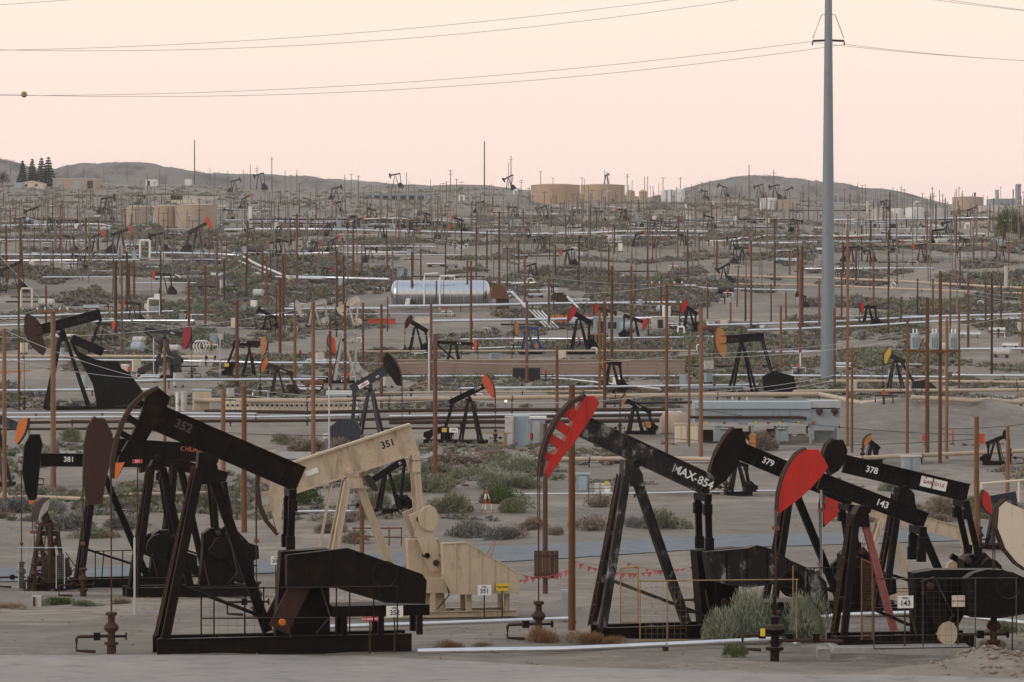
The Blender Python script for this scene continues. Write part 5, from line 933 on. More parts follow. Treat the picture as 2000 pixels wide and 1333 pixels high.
for a in [(1036, 560, 15, 'large white pipe loop right of the silver tank'), (948, 655, 13, 'white coiled loop below the silver tank', 'greywhite', 2), (388, 690, 22, 'white coiled loops right of the crimson head', 'white', 3), (1446, 882, 20, 'white coiled loops left of the 378 head', 'white', 3), (1915, 602, 13, 'white ring-shaped loop on the right slope'), (424, 485, 11, 'white loop above the zigzag pipe'), (350, 466, 9, 'white loop left of the tall red-headed pump'), (604, 482, 9, 'white loop by the low orange head'), (504, 424, 10, 'white loop at the manifold start'), (609, 424, 11, 'white loop above the manifold', 'white', 2), (888, 482, 9, 'pale loop on the far slope', 'greywhite'), (897, 490, 9, 'white loop pair on the far slope', 'white', 2), (910, 486, 8, 'white loop at the end of the loop cluster'), (1118, 492, 8, 'white loops under the far pump', 'white', 3), (835, 488, 8, 'pale loop left of the loop cluster', 'greywhite', 2), (500, 544, 10, 'white loops at the zigzag elbow', 'white', 2), (1216, 548, 9, 'white loops by the tall poles', 'white', 2), (1285, 545, 7, 'slim white loop near the crossarm pole'), (1853, 492, 9, 'pale loop on the right slope', 'greywhite'), (1930, 462, 8, 'white loop near the green tree'), (652, 592, 10, 'pale loop by the cream beam', 'greywhite'), (65, 502, 7, 'white double loop at the left pipe', 'white', 2), (1344, 432, 7, 'far white loop below the tanks', 'white', 2), (1395, 436, 7, 'far pale loop on the rise', 'greywhite', 2), (1178, 452, 7, 'far white loop above the long pipe'), (1745, 562, 9, 'pale loop by the tan pipe', 'white', 1), (8, 978, 14, 'white loop at the left edge under the navy pump', 'white', 1)]:
    loop(*a)
# ================================================================== tanks, vessels, sheds
def frame_at(x, base, d=None):
    g = gat(x, base)
    if d is not None: v = ray(x, base) * d; g = Vector((v[0], d, gz(v[0], d)))
    return g, FPX / g.y
def hbox(name, label, cat, x0, x1, top, base, m, depth=None, roofm=None, parts=None, gable=0.0, group=None, extra=None):
    """a box-shaped thing between pixel columns x0..x1 and rows top..base, with optional roof and panels"""
    g, s = frame_at((x0 + x1) / 2, base); w = (x1 - x0) / s; h = (base - top) / s; dp = depth or max(0.6, min(w, h) * 0.8)
    T = empty(name, g + Vector((0, dp / 2, 0)), 0, label, cat, group)
    b = MB(); b.box((0, 0, h * 0.5 - 0.25), (w, dp, h - (0.06 * h if roofm else 0) + 0.5)); b.build('body', M[m], T)
    if roofm:
        b = MB()
        if gable: b.prism([(-w / 2 - 0.2, h * 0.97), (0, h * (1 + gable)), (w / 2 + 0.2, h * 0.97)], -dp / 2 - 0.2, dp / 2 + 0.2)
        else: b.box((0, 0, h), (w + 0.25, dp + 0.25, 0.08 * h))
        b.build('roof', M[roofm], T)
    for (nm, fx, fz, fw, fh, mm) in (parts or []):
        b = MB(); b.box((-w / 2 + fx * w, -dp / 2 - 0.02, fz * h), (fw * w, 0.09, fh * h)); b.build(nm, M[mm], T)
    return T, w, h, dp, s
def vtank(x0, x1, top, base, m, label, dome=0.06, n=36, ladder=True, cat='tank', group=None, d=None):
    g, s = frame_at((x0 + x1) / 2, base, d); r = (x1 - x0) / s / 2; h = (base - top) / s
    T = empty('storage_tank', g + Vector((0, r * 0.5, 0)), 0, label, cat, group)
    b = MB(); b.lathe([(r, -1.5), (r, h), (r * 0.99, h + 0.02)], n); b.build('shell', M[m], T, True)
    b = MB(); b.lathe([(r * 1.01, h), (r * 1.01, h + 0.12), (r * 0.5, h + h * dome + 0.12), (0.05, h + h * dome * 1.3 + 0.12)], n); b.build('roof', M[m], T, True)
    for k in (0.33, 0.66):
        b = MB(); b.lathe([(r * 1.004, h * k - 0.05), (r * 1.012, h * k), (r * 1.004, h * k + 0.05)], n); b.build('seam', M[m], T, True)
    if ladder:
        b = MB(); a0 = -0.5
        for i in range(12):
            a = a0 - i * 0.06; a2 = a - 0.06; b.bar((math.sin(a) * r * 1.02, -math.cos(a) * r * 1.02, h * i / 12), (math.sin(a2) * r * 1.02, -math.cos(a2) * r * 1.02, h * (i + 1) / 12), 0.5, 0.15)
        b.build('stair', M['galv'], T)
    return T
vtank(1037, 1133, 362, 399, 'tanktan', 'largest wide tan storage tank on the skyline'); vtank(1134, 1221, 362, 392, 'tanktan', 'wide tan storage tank behind the small round ones')
for i, x in enumerate((1187, 1209, 1232, 1256)): vtank(x - 8, x + 8, 375, 394, 'tanktan2' if i != 3 else 'tanktan', ['first small tan tank before the wide tank', 'second small tan tank before the wide tank', 'third small tan tank, right of the wide tank', 'darkest small tan tank beside the white tanks'][i], 0.15, 18, False, group='small tan tanks')
for i, x in enumerate((1298, 1310, 1326)): vtank(x - 7, x + (7 if i < 2 else 12), 373 - i, 394, 'tankwhite', ['white tank beside the dark tan one', 'white tank in the middle of its row', 'widest white tank of the skyline row'][i], 0.08, 18, False, group='white tanks')
vtank(1484, 1519, 389, 411, 'tankwhite', 'white ribbed tank under the skyline pumps'); hbox('tank_shed', 'square tan tank building right of the white ribbed tank', 'shed', 1520, 1553, 390, 411, 'tanktan2', 14)
vtank(246, 290, 405, 443, 'tanktan2', 'low tan tank at the left of the trio'); vtank(298, 345, 404, 445, 'tanktan2', 'low tan tank in the middle of the trio'); vtank(338, 423, 402, 447, 'tanktan2', 'widest low tan tank of the trio')
vtank(1862, 1922, 386, 412, 'tanktan2', 'grey-tan tank at the right skyline'); 
for i, (a, c, t_) in enumerate([(1703, 1734, 409), (1739, 1766, 409), (1769, 1806, 407), (1810, 1858, 409)]): vtank(a, c, t_, 427, ['greywhite', 'tankwhite', 'tankwhite', 'greywhite'][i], ['grey-white tank nearest the steel tower', 'narrow white tank in the pale row', 'brightest white tank in the pale row', 'wide grey-white tank ending the pale row'][i], 0.05, 24, False, group='pale tanks')
def stack(x, top, base, w, m, label, name='stack'):
    g, s = frame_at(x, base); r = w / s / 2; h = (base - top) / s; T = empty(name, g, 0, label, 'stack')
    b = MB(); b.lathe([(r, -1), (r, h * 0.94)], 14); b.build('shaft', M[m], T, True); b = MB(); b.lathe([(r * 1.12, h * 0.92), (r * 1.12, h)], 14); b.build('collar', M[m], T, True); b = MB(); b.lathe([(r * 1.05, h * 0.35), (r * 1.05, h * 0.4)], 14); b.build('band', M['galv'], T, True)
stack(1989, 360, 412, 10, 'bluegrey', 'thick grey-green stack at the right edge'); stack(1947, 371, 404, 7, 'paleblue', 'pale grey stack right of the tank'); stack(1904, 366, 390, 4, 'rust', 'thin rust stack above the grey-tan tank'); stack(1694, 393, 428, 4, 'cream', 'cream column right of the steel tower'); stack(489, 404, 446, 7, 'white', 'white vertical vessel at the manifold'); stack(1965, 520, 568, 8, 'greywhite', 'pale concrete column on the right slope')
hbox('plant_building', 'grey plant block between the stacks', 'building', 1937, 1986, 389, 408, 'bluegrey', 20, 'galv'); hbox('plant_building', 'low grey plant block right of the grey-tan tank', 'building', 1922, 2040, 401, 414, 'greywhite', 20)
hbox('house', 'cream house in front of the conifers', 'house', 40, 84, 357, 368, 'cream', 14, 'greywhite', [('window', 0.25, 0.5, 0.12, 0.4, 'glass'), ('window', 0.7, 0.5, 0.12, 0.4, 'glass')], 0.35); hbox('house', 'white gabled house between the conifers', 'house', 58, 82, 340, 360, 'cream', 12, 'greywhite', [('window', 0.5, 0.5, 0.25, 0.25, 'glass')], 0.5); hbox('shed', 'blue-grey shed beside the cream house', 'shed', 28, 42, 357, 368, 'paleblue', 10)
hbox('shed', 'long grey-tan workshop right of the conifers', 'shed', 103, 186, 349, 369, 'tanktan2', 22, 'galv', [('door', 0.15, 0.4, 0.12, 0.75, 'paleblue'), ('door', 0.58, 0.4, 0.14, 0.75, 'paleblue'), ('door', 0.88, 0.4, 0.14, 0.75, 'glass')]); hbox('shed', 'small white shed left of the masts', 'shed', 361, 373, 350, 362, 'tankwhite', 8, 'greywhite'); hbox('shed', 'small white shed pair on the far rise', 'shed', 284, 306, 350, 364, 'tankwhite', 8, 'greywhite', [('door', 0.3, 0.4, 0.2, 0.7, 'glass')])
hbox('shed', 'long low shed with black vessels on the far rise', 'shed', 712, 838, 378, 391, 'bluegrey', 16, 'galv', [('door', 0.06 + 0.135 * i, 0.35, 0.09, 0.6, 'glass' if i % 2 else 'darkgrey') for i in range(7)]); hbox('shed', 'low dark shed on the left rise', 'shed', 334, 356, 382, 391, 'darkgrey', 10); hbox('container', 'long cream container on the left rise', 'container', 334, 384, 391, 399, 'cream', 8); hbox('container', 'white roofed long container right of the dark shed', 'container', 356, 436, 384, 392, 'greywhite', 8)
hbox('shed', 'pale shed with white roof beside the round red head', 'shed', 1274, 1326, 619, 642, 'greywhite', 4, 'white', [('door', 0.3, 0.4, 0.2, 0.7, 'glass'), ('window', 0.7, 0.5, 0.25, 0.4, 'bluegrey')]); hbox('equipment_skid', 'white equipment box left of the pale frame', 'equipment', 1381, 1396, 626, 646, 'white', 2.5, 'greywhite', [('door', 0.5, 0.5, 0.4, 0.6, 'bluegrey')]); hbox('equipment_skid', 'blue-grey long equipment frame on the slope', 'equipment', 1430, 1500, 628, 643, 'bluegrey', 2.5, 'galv', [('panel', 0.15 + 0.23 * i, 0.45, 0.12, 0.6, 'white' if i % 2 else 'darkgrey') for i in range(4)])
hbox('engine_house', 'pale blue engine house behind the red-headed pumps', 'shed', 1160, 1225, 620, 652, 'bluegrey', 4, 'galv', [('door', 0.2, 0.4, 0.18, 0.7, 'darkgrey'), ('vent', 0.55, 0.5, 0.25, 0.4, 'darkgrey'), ('door', 0.85, 0.4, 0.16, 0.7, 'paleblue')]); hbox('retaining_wall', 'salmon retaining wall by the red-headed pump', 'wall', 1076, 1150, 616, 632, 'orange', 1.0, None, [('post', f, 0.5, 0.02, 1.05, 'rust') for f in (0.1, 0.35, 0.6, 0.85)]); hbox('tarpaulin_stack', 'orange-red covered stack left of the silver tank', 'stack', 718, 772, 623, 634, 'redorange', 2, 'pink'); hbox('container', 'white roofed container behind the brown-headed pump', 'container', 810, 842, 620, 632, 'cream', 3, 'white')
hbox('pump_house', 'yellow-brown cabinet frame right of the black pump legs', 'cabinet', 1147, 1178, 652, 682, 'railyellow', 2, None, [('panel', 0.3, 0.5, 0.3, 0.85, 'darkgrey'), ('panel', 0.75, 0.5, 0.3, 0.85, 'brown'), ('sign', 0.35, 0.6, 0.16, 0.2, 'white')])
hbox('meter_box', 'pale blue meter box under the white pipe arch', 'meter box', 288, 312, 598, 615, 'paleblue', 1.2, None, [('panel', 0.3, 0.5, 0.3, 0.7, 'greywhite'), ('panel', 0.7, 0.5, 0.3, 0.7, 'bluegrey')])
for i, x in enumerate((233, 262)): hbox('transformer_box', ['pale blue transformer box on poles, left one', 'pale blue transformer box on poles, right one'][i], 'transformer', x - 4, x + 4, 491, 507, 'paleblue', 1.2, 'galv')
for i, (x, y) in enumerate(((782, 543), (800, 543))): hbox('transformer_box', ['pale blue transformer box above the silver tank', 'smaller blue transformer box beside the dark pole'][i], 'transformer', x - 6 + i * 2, x + 6 - i * 2, y - 18, y + 3, 'paleblue', 1.2, 'galv')
# black horizontal vessel, far left slope
def hvessel(x0, x1, top, base, m, label, rings=6, name='horizontal_tank'):
    g, s = frame_at((x0 + x1) / 2, base); L = (x1 - x0) / s; r = (base - top) / s / 2; T = empty(name, g, 0, label, 'tank')
    prof = []
    for i in range(7): a = math.pi / 2 * i / 6; prof.append((max(0.02, r * math.sin(a)), -L / 2 + r * 0.45 * (1 - math.cos(a))))
    prof2 = [(q[0], -q[1]) for q in reversed(prof)]
    b = MB(); b.lathe(prof + prof2, 40, (0, r, r + 0.1), 'x'); b.build('shell', M[m], T, True)
    for i in range(rings):
        x = -L / 2 + r * 0.5 + (L - r) * i / (rings - 1); b = MB(); b.lathe([(r * 1.002, -0.05), (r * 1.008, 0), (r * 1.002, 0.05)], 40, (x, r, r + 0.1), 'x'); b.build('band', M['darkgrey'] if i in (0, rings // 2, rings - 1) and rings > 8 else M[m] if rings < 8 else M['galv'], T, True)
    for f in (-0.33, 0.33): b = MB(); b.box((f * L, r, 0.1 + r * 0.2), (0.5, r * 1.5, r * 0.6)); b.build('saddle', M['concrete'], T)
    return T, L, r, s
hvessel(461, 508, 485, 499, 'darkgrey', 'black horizontal tank on the left slope'); hvessel(330, 352, 660, 672, 'greywhite', 'small white vessel') if False else None
T, L, r, s = hvessel(762, 958, 549, 603, 'tanksilver', 'long shiny silver horizontal tank on the terrace', 14)
b = MB(); b.tube([(-L * 0.16, -0.2, 0.2), (-L * 0.16, -0.2, 2.15 * r), (-L * 0.16, 0.3, 2.5 * r), (L * -0.02, 0.3, 2.55 * r)], 0.14, 8); b.build('vent_pipe', M['white'], T, True)
b = MB(); b.tube([(-L * 0.005, -0.3, -0.4), (-L * 0.005, -0.3, 2.2 * r), (0.0, 0.3, 2.35 * r), (L * 0.14, 0.3, 2.35 * r), (L * 0.14, 0.6, 2.0 * r)], 0.16, 8); b.build('riser_pipe', M['white'], T, True)
b = MB(); b.box((-L * 0.04, 0.02, r * 1.1), (0.22, 0.1, r * 1.8)); b.build('gauge', M['wiredark'], T)
b = MB(); b.lathe([(r * 0.3, -0.1), (r * 0.3, 0.12), (r * 0.1, 0.2)], 12, (L * 0.47, r * 0.7, r * 1.35), 'x'); b.build('manway', M['galv'], T)
b = MB(); b.lathe([(r * 0.18, -0.1), (r * 0.18, 0.2)], 12, (L * 0.465, r * 1.25, r * 0.9), 'x'); b.build('nozzle', M['galv'], T)
b = MB(); b.prism([(-L * 0.36, 0.0), (-L * 0.34, r * 0.75), (-L * 0.30, r * 0.75), (-L * 0.31, 0.0)], -0.6, -0.3); b.build('drip_shield', M['white'], T)
def railing(pts, hpx, m, label, name='guard_rail', every=1.6, rails=(1.0, 0.55), mesh=False, r=0.03, cat='railing'):
    G = [gat(*p) for p in pts]; s = FPX / G[0].y; h = hpx / s; o0 = G[0].copy(); T = empty(name, o0, 0, label, cat)
    for k, f in enumerate(rails):
        b = MB(); b.tube([p - o0 + Vector((0, 0, h * f)) for p in G], r, 6); b.build('rail', M[m], T)
    for a, c in zip(G[:-1], G[1:]):
        n = max(1, int((c - a).length / every))
        for i in range(n + 1):
            q = a.lerp(c, i / n) - o0; b = MB(); b.tube([q + Vector((0, 0, -0.2)), q + Vector((0, 0, h))], r * 1.1, 6); b.build('post', M[m], T)
        if mesh:
            b = MB(); n = int((c - a).length / 0.16)
            for i in range(1, n): q = a.lerp(c, i / n) - o0; b.tube([q + Vector((0, 0, 0.05)), q + Vector((0, 0, h))], 0.007, 3, False)
            for j in range(1, int(h / 0.16)): b.tube([a - o0 + Vector((0, 0, j * 0.16)), c - o0 + Vector((0, 0, j * 0.16))], 0.007, 3, False)
            o = b.build('wire_mesh', M[m], T); o['kind'] = 'stuff'
    return T
railing([(845, 607), (1000, 606)], 10, 'railyellow', 'tan handrail along the silver tank foot', every=3)
def hopper(x0, x1, top, base, m, label):
    g, s = frame_at((x0 + x1) / 2, base); w = (x1 - x0) / s / 2; h = (base - top) / s; T = empty('hopper', g, 0, label, 'hopper')
    b = MB(); b.prism([(-w, h * 0.45), (w, h * 0.45), (w * 0.85, h * 0.75), (w * 0.5, h), (-w * 0.6, h), (-w, h * 0.8)], 0, 3.0); b.build('hood', M[m], T)
    b = MB(); b.box((w * 0.25, 1.5, h * 0.2), (w * 1.3, 2.4, h * 0.5)); b.build('base_box', M['brown'], T)
    for dx in (-0.95, 0.95): b = MB(); b.box((dx * w, 0.1, h * 0.2), (0.15, 0.15, h * 0.5)); b.build('leg', M['brown'], T)
hopper(958, 994, 560, 604, 'rust', 'rust streaked hopper at the silver tank end'); hopper(1076, 1110, 572, 600, 'brown', 'dark brown hopper above the red-headed pump')
def free_pipe(pts, w, m, label, name='pipe_run', parts=1, gap=0):
    """pts: (px, row, dist); parallel pipes are parts of one rack"""
    Q = [at(*p) for p in pts]; s = FPX / pts[0][2]; r = w / s / 2; o0 = Q[0]; T = empty(name, o0, 0, label, 'pipe run')
    for k in range(parts): b = MB(); off = Vector((gap * k / s, 0, 0)); b.tube([p - o0 + off for p in Q], r, 8); b.build('pipe', M[m], T, True)
dt = gat(1000, 604).y
free_pipe([(990, 572, dt), (1000, 571, dt), (1024, 598, dt - 4), (1030, 604, dt - 6)], 6, 'silver', 'slanting silver pipe from the rust hopper'); free_pipe([(1108, 580, dt), (1130, 602, dt - 5)], 4, 'silver', 'slanting silver pipe from the brown hopper'); free_pipe([(1034, 606, dt - 6), (1068, 641, gat(1068, 645).y)], 4, 'silver', 'bank of parallel silver pipes running downhill', 'pipe_bank', 4, 7)
# long corrugated wall
def corrugated(x0, x1, top, base, label):
    a = gat(x0, base); c = gat(x1, base); s = FPX / a.y; h = (base - top) / s; o0 = a; T = empty('corrugated_wall', o0, 0, label, 'wall'); n = 10; dv = c - a
    for i in range(n):
        p = dv * (i / n); q = dv * ((i + 1) / n); ang = math.atan2(dv.y, dv.x); L = (q - p).length; b = MB(); k = 13; poly = []
        for j in range(k):
            z = -0.4 + (h + 0.4) * j / k; z2 = z + (h + 0.4) / k; poly += [(0.0, z), (-0.045, z + (z2 - z) * 0.3), (-0.045, z + (z2 - z) * 0.7), (0.0, z2)]
        poly += [(0.2, h), (0.2, -0.4)]
        V = [(x, y, z) for x in (0.03, L - 0.03) for y, z in poly]; m_ = len(poly); F = [tuple(range(m_)), tuple(range(2 * m_ - 1, m_ - 1, -1))] + [(u, u + m_, (u + 1) % m_ + m_, (u + 1) % m_) for u in range(m_)]
        b.add(V, F); o = b.build('panel', M['tancorr'], T); o.location = p; o.rotation_euler = (0, 0, ang)
    b = MB(); b.bar(Vector((0, 0, h + 0.05)), dv + Vector((0, 0, h + 0.05)), 0.3, 0.1); b.build('cap', M['tanpipe'], T)
corrugated(776, 1338, 704, 736, 'long tan corrugated wall across the middle'); corrugated(1090, 1420, 757, 768, 'low tan corrugated wall behind the rack')
# manifold of tan panels
g, s = frame_at(560, 803); g0 = gat(440, 803); T = empty('pipe_manifold', g0, 0, 'long tan manifold with a row of round ports left of the navy pump', 'manifold')
n = 27; dv = gat(700, 803) - g0; hm = 20 / s
for i in range(n):
    p = dv * ((i + 0.5) / n); L = dv.length / n; b = MB(); b.box((p.x, p.y, p.z + hm * 0.5), (L * 0.86, 0.35, hm)); PN = b.build('panel', M['cream'], T)
    b = MB(); b.lathe([(L * 0.26, -0.05), (L * 0.26, 0.06), (L * 0.12, 0.1)], 10, (p.x, p.y - 0.2, p.z + hm * 0.55), 'y'); b.build('port', M['wiredark'], PN)
for f in (0.02, 1.02): b = MB(); b.tube([Vector((-0.3, -0.05, hm * f)), dv + Vector((0.3, -0.05, hm * f))], 0.14, 8); b.build('header_pipe', M['darkgrey'] if f > 1 else M['cream'], T, True)
# air cooler
T, w, h, dp, s = hbox('air_cooler', 'long blue-grey air cooler on legs with FAN plates', 'air cooler', 1352, 1642, 786, 868, 'brown', 4.5) if False else (None, 0, 0, 0, 0)
g, s = frame_at(1495, 868); w = 290 / s; T = empty('air_cooler', g, 0, 'long blue-grey air cooler on legs with FAN plates', 'air cooler')
zz = lambda row: (868 - row) / s
xx = lambda px: (px - 1495) / s
b = MB(); b.box((xx(1470), 2.2, zz(812)), (xx(1582) - xx(1357), 4.4, zz(797) - zz(834))); b.build('housing', M['bluegrey'], T)
b = MB(); b.box((xx(1470), 2.1, zz(792)), (xx(1583) - xx(1355), 4.7, zz(786) - zz(799))); b.build('top_beam', M['paleblue'], T)
b = MB(); b.box((xx(1612), 2.2, zz(818)), (xx(1640) - xx(1583), 4.4, zz(796) - zz(834))); b.build('header_box', M['bluegrey'], T)
b = MB(); b.box((xx(1612), 2.2, zz(790)), (xx(1644) - xx(1583), 4.6, zz(784) - zz(797))); b.build('header_cap', M['galv'], T)
for px in (1400, 1432, 1508, 1540, 1583): b = MB(); b.box((xx(px), -0.03, zz(816)), (0.12, 0.1, zz(799) - zz(834))); b.build('stiffener', M['bluegrey'], T)
b = MB(); b.box((xx(1460), -0.05, zz(829)), (xx(1582) - xx(1345), 0.12, zz(826) - zz(832))); b.build('lower_sill', M['galv'], T)
b = MB(); b.tube([(xx(1345), -0.25, zz(815)), (xx(1560), -0.25, zz(815)), (xx(1575), -0.25, zz(817))], 0.14, 8); b.build('drain_pipe', M['brown'], T, True)
for px in (1352, 1405, 1470, 1520, 1583, 1640):
    for yy in (0.1, 4.2): b = MB(); b.box((xx(px), yy, zz(850)), (0.2, 0.2, zz(832) - zz(870))); b.build('leg', M['bluegrey'], T)
for a, c in ((1397, 1428), (1515, 1540)): b = MB(); b.box((xx((a + c) / 2), 0.2, zz(848)), (xx(c) - xx(a), 0.3, zz(834) - zz(862))); b.build('end_panel', M['bluegrey'], T)
for a, c in ((1540, 1565), (1565, 1590)):
    b = MB(); b.bar((xx(a), 0.15, zz(836)), (xx((a + c) / 2), 0.15, zz(853)), 0.08, 0.1); b.build('brace', M['galv'], T); b = MB(); b.bar((xx((a + c) / 2), 0.15, zz(853)), (xx(c), 0.15, zz(836)), 0.08, 0.1); b.build('brace', M['galv'], T)
for (pa, pb, ra, rb, yy, mm) in ((1360, 1395, 842, 866, 2.5, 'brown'), (1432, 1452, 838, 866, 2.0, 'darkgrey'), (1455, 1500, 846, 866, 3.0, 'brown'), (1500, 1514, 840, 866, 2.2, 'darkgrey'), (1545, 1590, 850, 866, 2.8, 'greywhite'), (1596, 1634, 844, 866, 3.0, 'bluegrey'), (1400, 1640, 862, 868, 2.4, 'concrete')):
    b = MB(); b.box((xx((pa + pb) / 2), yy, (zz(ra) + zz(rb)) / 2), (xx(pb) - xx(pa), 1.4, zz(ra) - zz(rb))); b.build('fan_machinery_and_shade_fill', M[mm], T)  # dark machinery boxes also stand in for the shaded interior under the cooler
for px in (1600, 1630): b = MB(); b.lathe([(0.12, -0.1), (0.35, 0), (0.35, 0.2), (0.15, 0.3)], 10, (xx(px), -0.3, zz(803)), 'y'); b.tube([(xx(px), -0.2, zz(803)), (xx(px), -0.25, zz(812))], 0.15, 6); b.build('valve', M['brown'], T)
for px, tx_ in ((1415, 'FAN-A'), (1525, 'FAN-B')):
    b = MB(); b.box((xx(px), -0.08, zz(837)), (xx(px + 8) - xx(px - 8), 0.05, zz(834) - zz(840))); sgn_ = b.build('sign', M['text_black'], T); letter(sgn_, tx_, (xx(px), -0.12, zz(837)), (1, 0, 0), (0, 0, 1), 5.2 / s, M['text_white'])
letter(T, 'ENCL-1A', (xx(1451), -0.12, zz(828)), (1, 0, 0), (0, 0, 1), 4.5 / s, M['text_black'])
for px, mm in ((1379, 'signyellow'), (1414, 'pink'), (1476, 'signyellow'), (1500, 'signred'), (1523, 'signyellow'), (1560, 'signyellow'), (1589, 'signred')): b = MB(); b.box((xx(px), -0.1, zz(826)), (5 / s, 0.05, 5 / s), 0); b.build('warning_label', M[mm], T)
b = MB(); b.lathe([(1.6, 0), (1.6, 1.6), (1.2, 2.1), (0.1, 2.3)], 20); o = b.build('settling_tank', M['tanktan2'], None, True, gat(1318, 846)); tag(o, 'round tan tank beside the air cooler', 'tank')
# container, cabinets, blocks
hbox('container', 'rust-streaked pale blue container behind the MAX-854 head', 'container', 1003, 1034, 813, 872, 'paleblue', 2.5, None, [('rib', 0.12 + 0.19 * i, 0.5, 0.05, 0.98, 'paleblue') for i in range(5)]); hbox('container', 'rusty white end box left of the blue container', 'container', 986, 1003, 814, 872, 'greywhite', 2.5, None, [('door', 0.5, 0.45, 0.7, 0.8, 'greywhite')]); hbox('container', 'pale grey box right of the blue container', 'container', 1035, 1065, 816, 868, 'bluegrey', 2.0, 'white', [('door', 0.4, 0.45, 0.5, 0.8, 'greywhite'), ('sign', 0.1, 0.3, 0.2, 0.25, 'signred')])
hbox('cabinet', 'cream electrical cabinet beside the crossing poles', 'cabinet', 1319, 1342, 829, 866, 'cream', 1.4, 'tanpipe', [('door', 0.27, 0.5, 0.4, 0.9, 'cream'), ('door', 0.73, 0.5, 0.4, 0.9, 'cream')]); hbox('cabinet', 'second cream electrical cabinet left of the air cooler', 'cabinet', 1349, 1364, 829, 866, 'cream', 1.4, 'tanpipe', [('door', 0.5, 0.5, 0.8, 0.9, 'cream')])
hbox('cabinet', 'white twin electrical cabinet before the tan wall', 'cabinet', 945, 966, 704, 732, 'cream', 1.2, None, [('door', 0.27, 0.5, 0.42, 0.9, 'white'), ('door', 0.73, 0.5, 0.42, 0.9, 'white')]); hbox('block', 'brown-grey steel box behind the wooden pole', 'box', 1002, 1055, 719, 746, 'darkgrey', 1.5, None, [('rib', 0.1 + 0.2 * i, 0.5, 0.03, 0.95, 'brown') for i in range(5)])
hbox('cabinet', 'tan cabinet house behind the 352 head', 'cabinet', 376, 410, 763, 802, 'cream', 2.2, 'paleblue', [('door', 0.3, 0.45, 0.4, 0.85, 'tan'), ('door', 0.75, 0.45, 0.4, 0.85, 'tan')]); stack(359, 765, 803, 12, 'greywhite', 'pale vertical vessel left of the tan cabinet', 'vessel'); stack(346, 766, 803, 6, 'white', 'slim white vessel left of the pale one', 'vessel')
hbox('cabinet', 'pale blue cabinet before the fallen sandy bank', 'cabinet', 1763, 1798, 892, 925, 'paleblue', 1.0, 'greywhite', [('door', 0.3, 0.5, 0.35, 0.85, 'bluegrey'), ('door', 0.72, 0.5, 0.35, 0.85, 'bluegrey')]); hbox('crate', 'small amber crate at the pole foot', 'crate', 828, 838, 745, 757, 'amber', 0.6, None, [('slat', 0.5, 0.3, 0.95, 0.12, 'wood'), ('slat', 0.5, 0.7, 0.95, 0.12, 'wood')]); hbox('amber_post', 'square amber post in front of the air cooler', 'post', 1465, 1476, 848, 882, 'amber', 0.6, None, [('cap', 0.5, 0.95, 1.1, 0.1, 'amber')])
hbox('notice_board', 'orange square board beside the thick pole', 'sign', 1911, 1923, 847, 867, 'redorange', 0.1, None, [('rim', 0.5, 0.96, 1.0, 0.06, 'orange')]); hbox('junction_box', 'white instrument box among the poles above the rack', 'box', 582, 590, 708, 720, 'white', 0.4, None, [('door', 0.5, 0.5, 0.7, 0.8, 'greywhite')]); hbox('tank_box', 'pale green tank behind the largest pump cover', 'tank', 236, 252, 712, 738, 'cream', 1.2, None, [('lid', 0.5, 0.95, 0.7, 0.12, 'white')])
# far pipe racks that read as one comb of legs
def rack(x0, x1, row, hpx, label, npipe=3, legs=26):
    a = gat(x0, row); c = gat(x1, row); s = FPX / a.y; o0 = a; T = empty('pipe_rack', o0, 0, label, 'pipe rack'); dv = c - a; h = hpx / s
    for k in range(npipe + 1):
        f0 = random.uniform(0, 0.2); f1 = random.uniform(0.75, 1.0); z = h * (0.25 + 0.7 * k / npipe); b = MB(); b.tube([dv * f0 + Vector((0, 0.5 * k, z)), dv * f1 + Vector((0, 0.5 * k, z))], random.uniform(0.14, 0.26), 6); b.build('pipe', M[random.choice(('galv', 'silver', 'brown', 'darkgrey'))], T, True)
    for i in range(legs):
        p = dv * ((i + random.uniform(-0.3, 0.3)) / (legs - 1)); zg = gz(o0.x + p.x, o0.y + p.y) - o0.z; zt = p.z + h * random.uniform(0.5, 1.25); b = MB(); b.box((p.x, p.y + random.uniform(-0.4, 1.2), (zg - 0.5 + zt) / 2), (random.uniform(0.12, 0.4), 0.25, zt - zg + 0.5)); b.build('leg', M[random.choice(('darkgrey', 'brown', 'bluegrey'))], T)
    for i in range(legs // 4):
        p = dv * random.random(); b = MB(); w = random.uniform(0.8, 2.4); b.box((p.x, p.y - 1.0, p.z + 0.6), (w, 1.2, random.uniform(1.0, 2.2))); b.build('equipment_box', M[random.choice(('bluegrey', 'darkgrey', 'greywhite', 'cream'))], T)
rack(462, 700, 446, 18, 'comb-like pipe rack before the white vessel', 3, 30); rack(706, 870, 447, 18, 'comb-like pipe rack right of the first one', 3, 22); rack(1240, 1330, 446, 16, 'small pipe rack below the white tanks', 2, 12); rack(1640, 1770, 446, 14, 'small pipe rack right of the steel tower', 2, 14); rack(1440, 1560, 440, 12, 'small pipe rack under the grey hill', 2, 12); rack(60, 170, 442, 12, 'small pipe rack on the left slope', 2, 12)
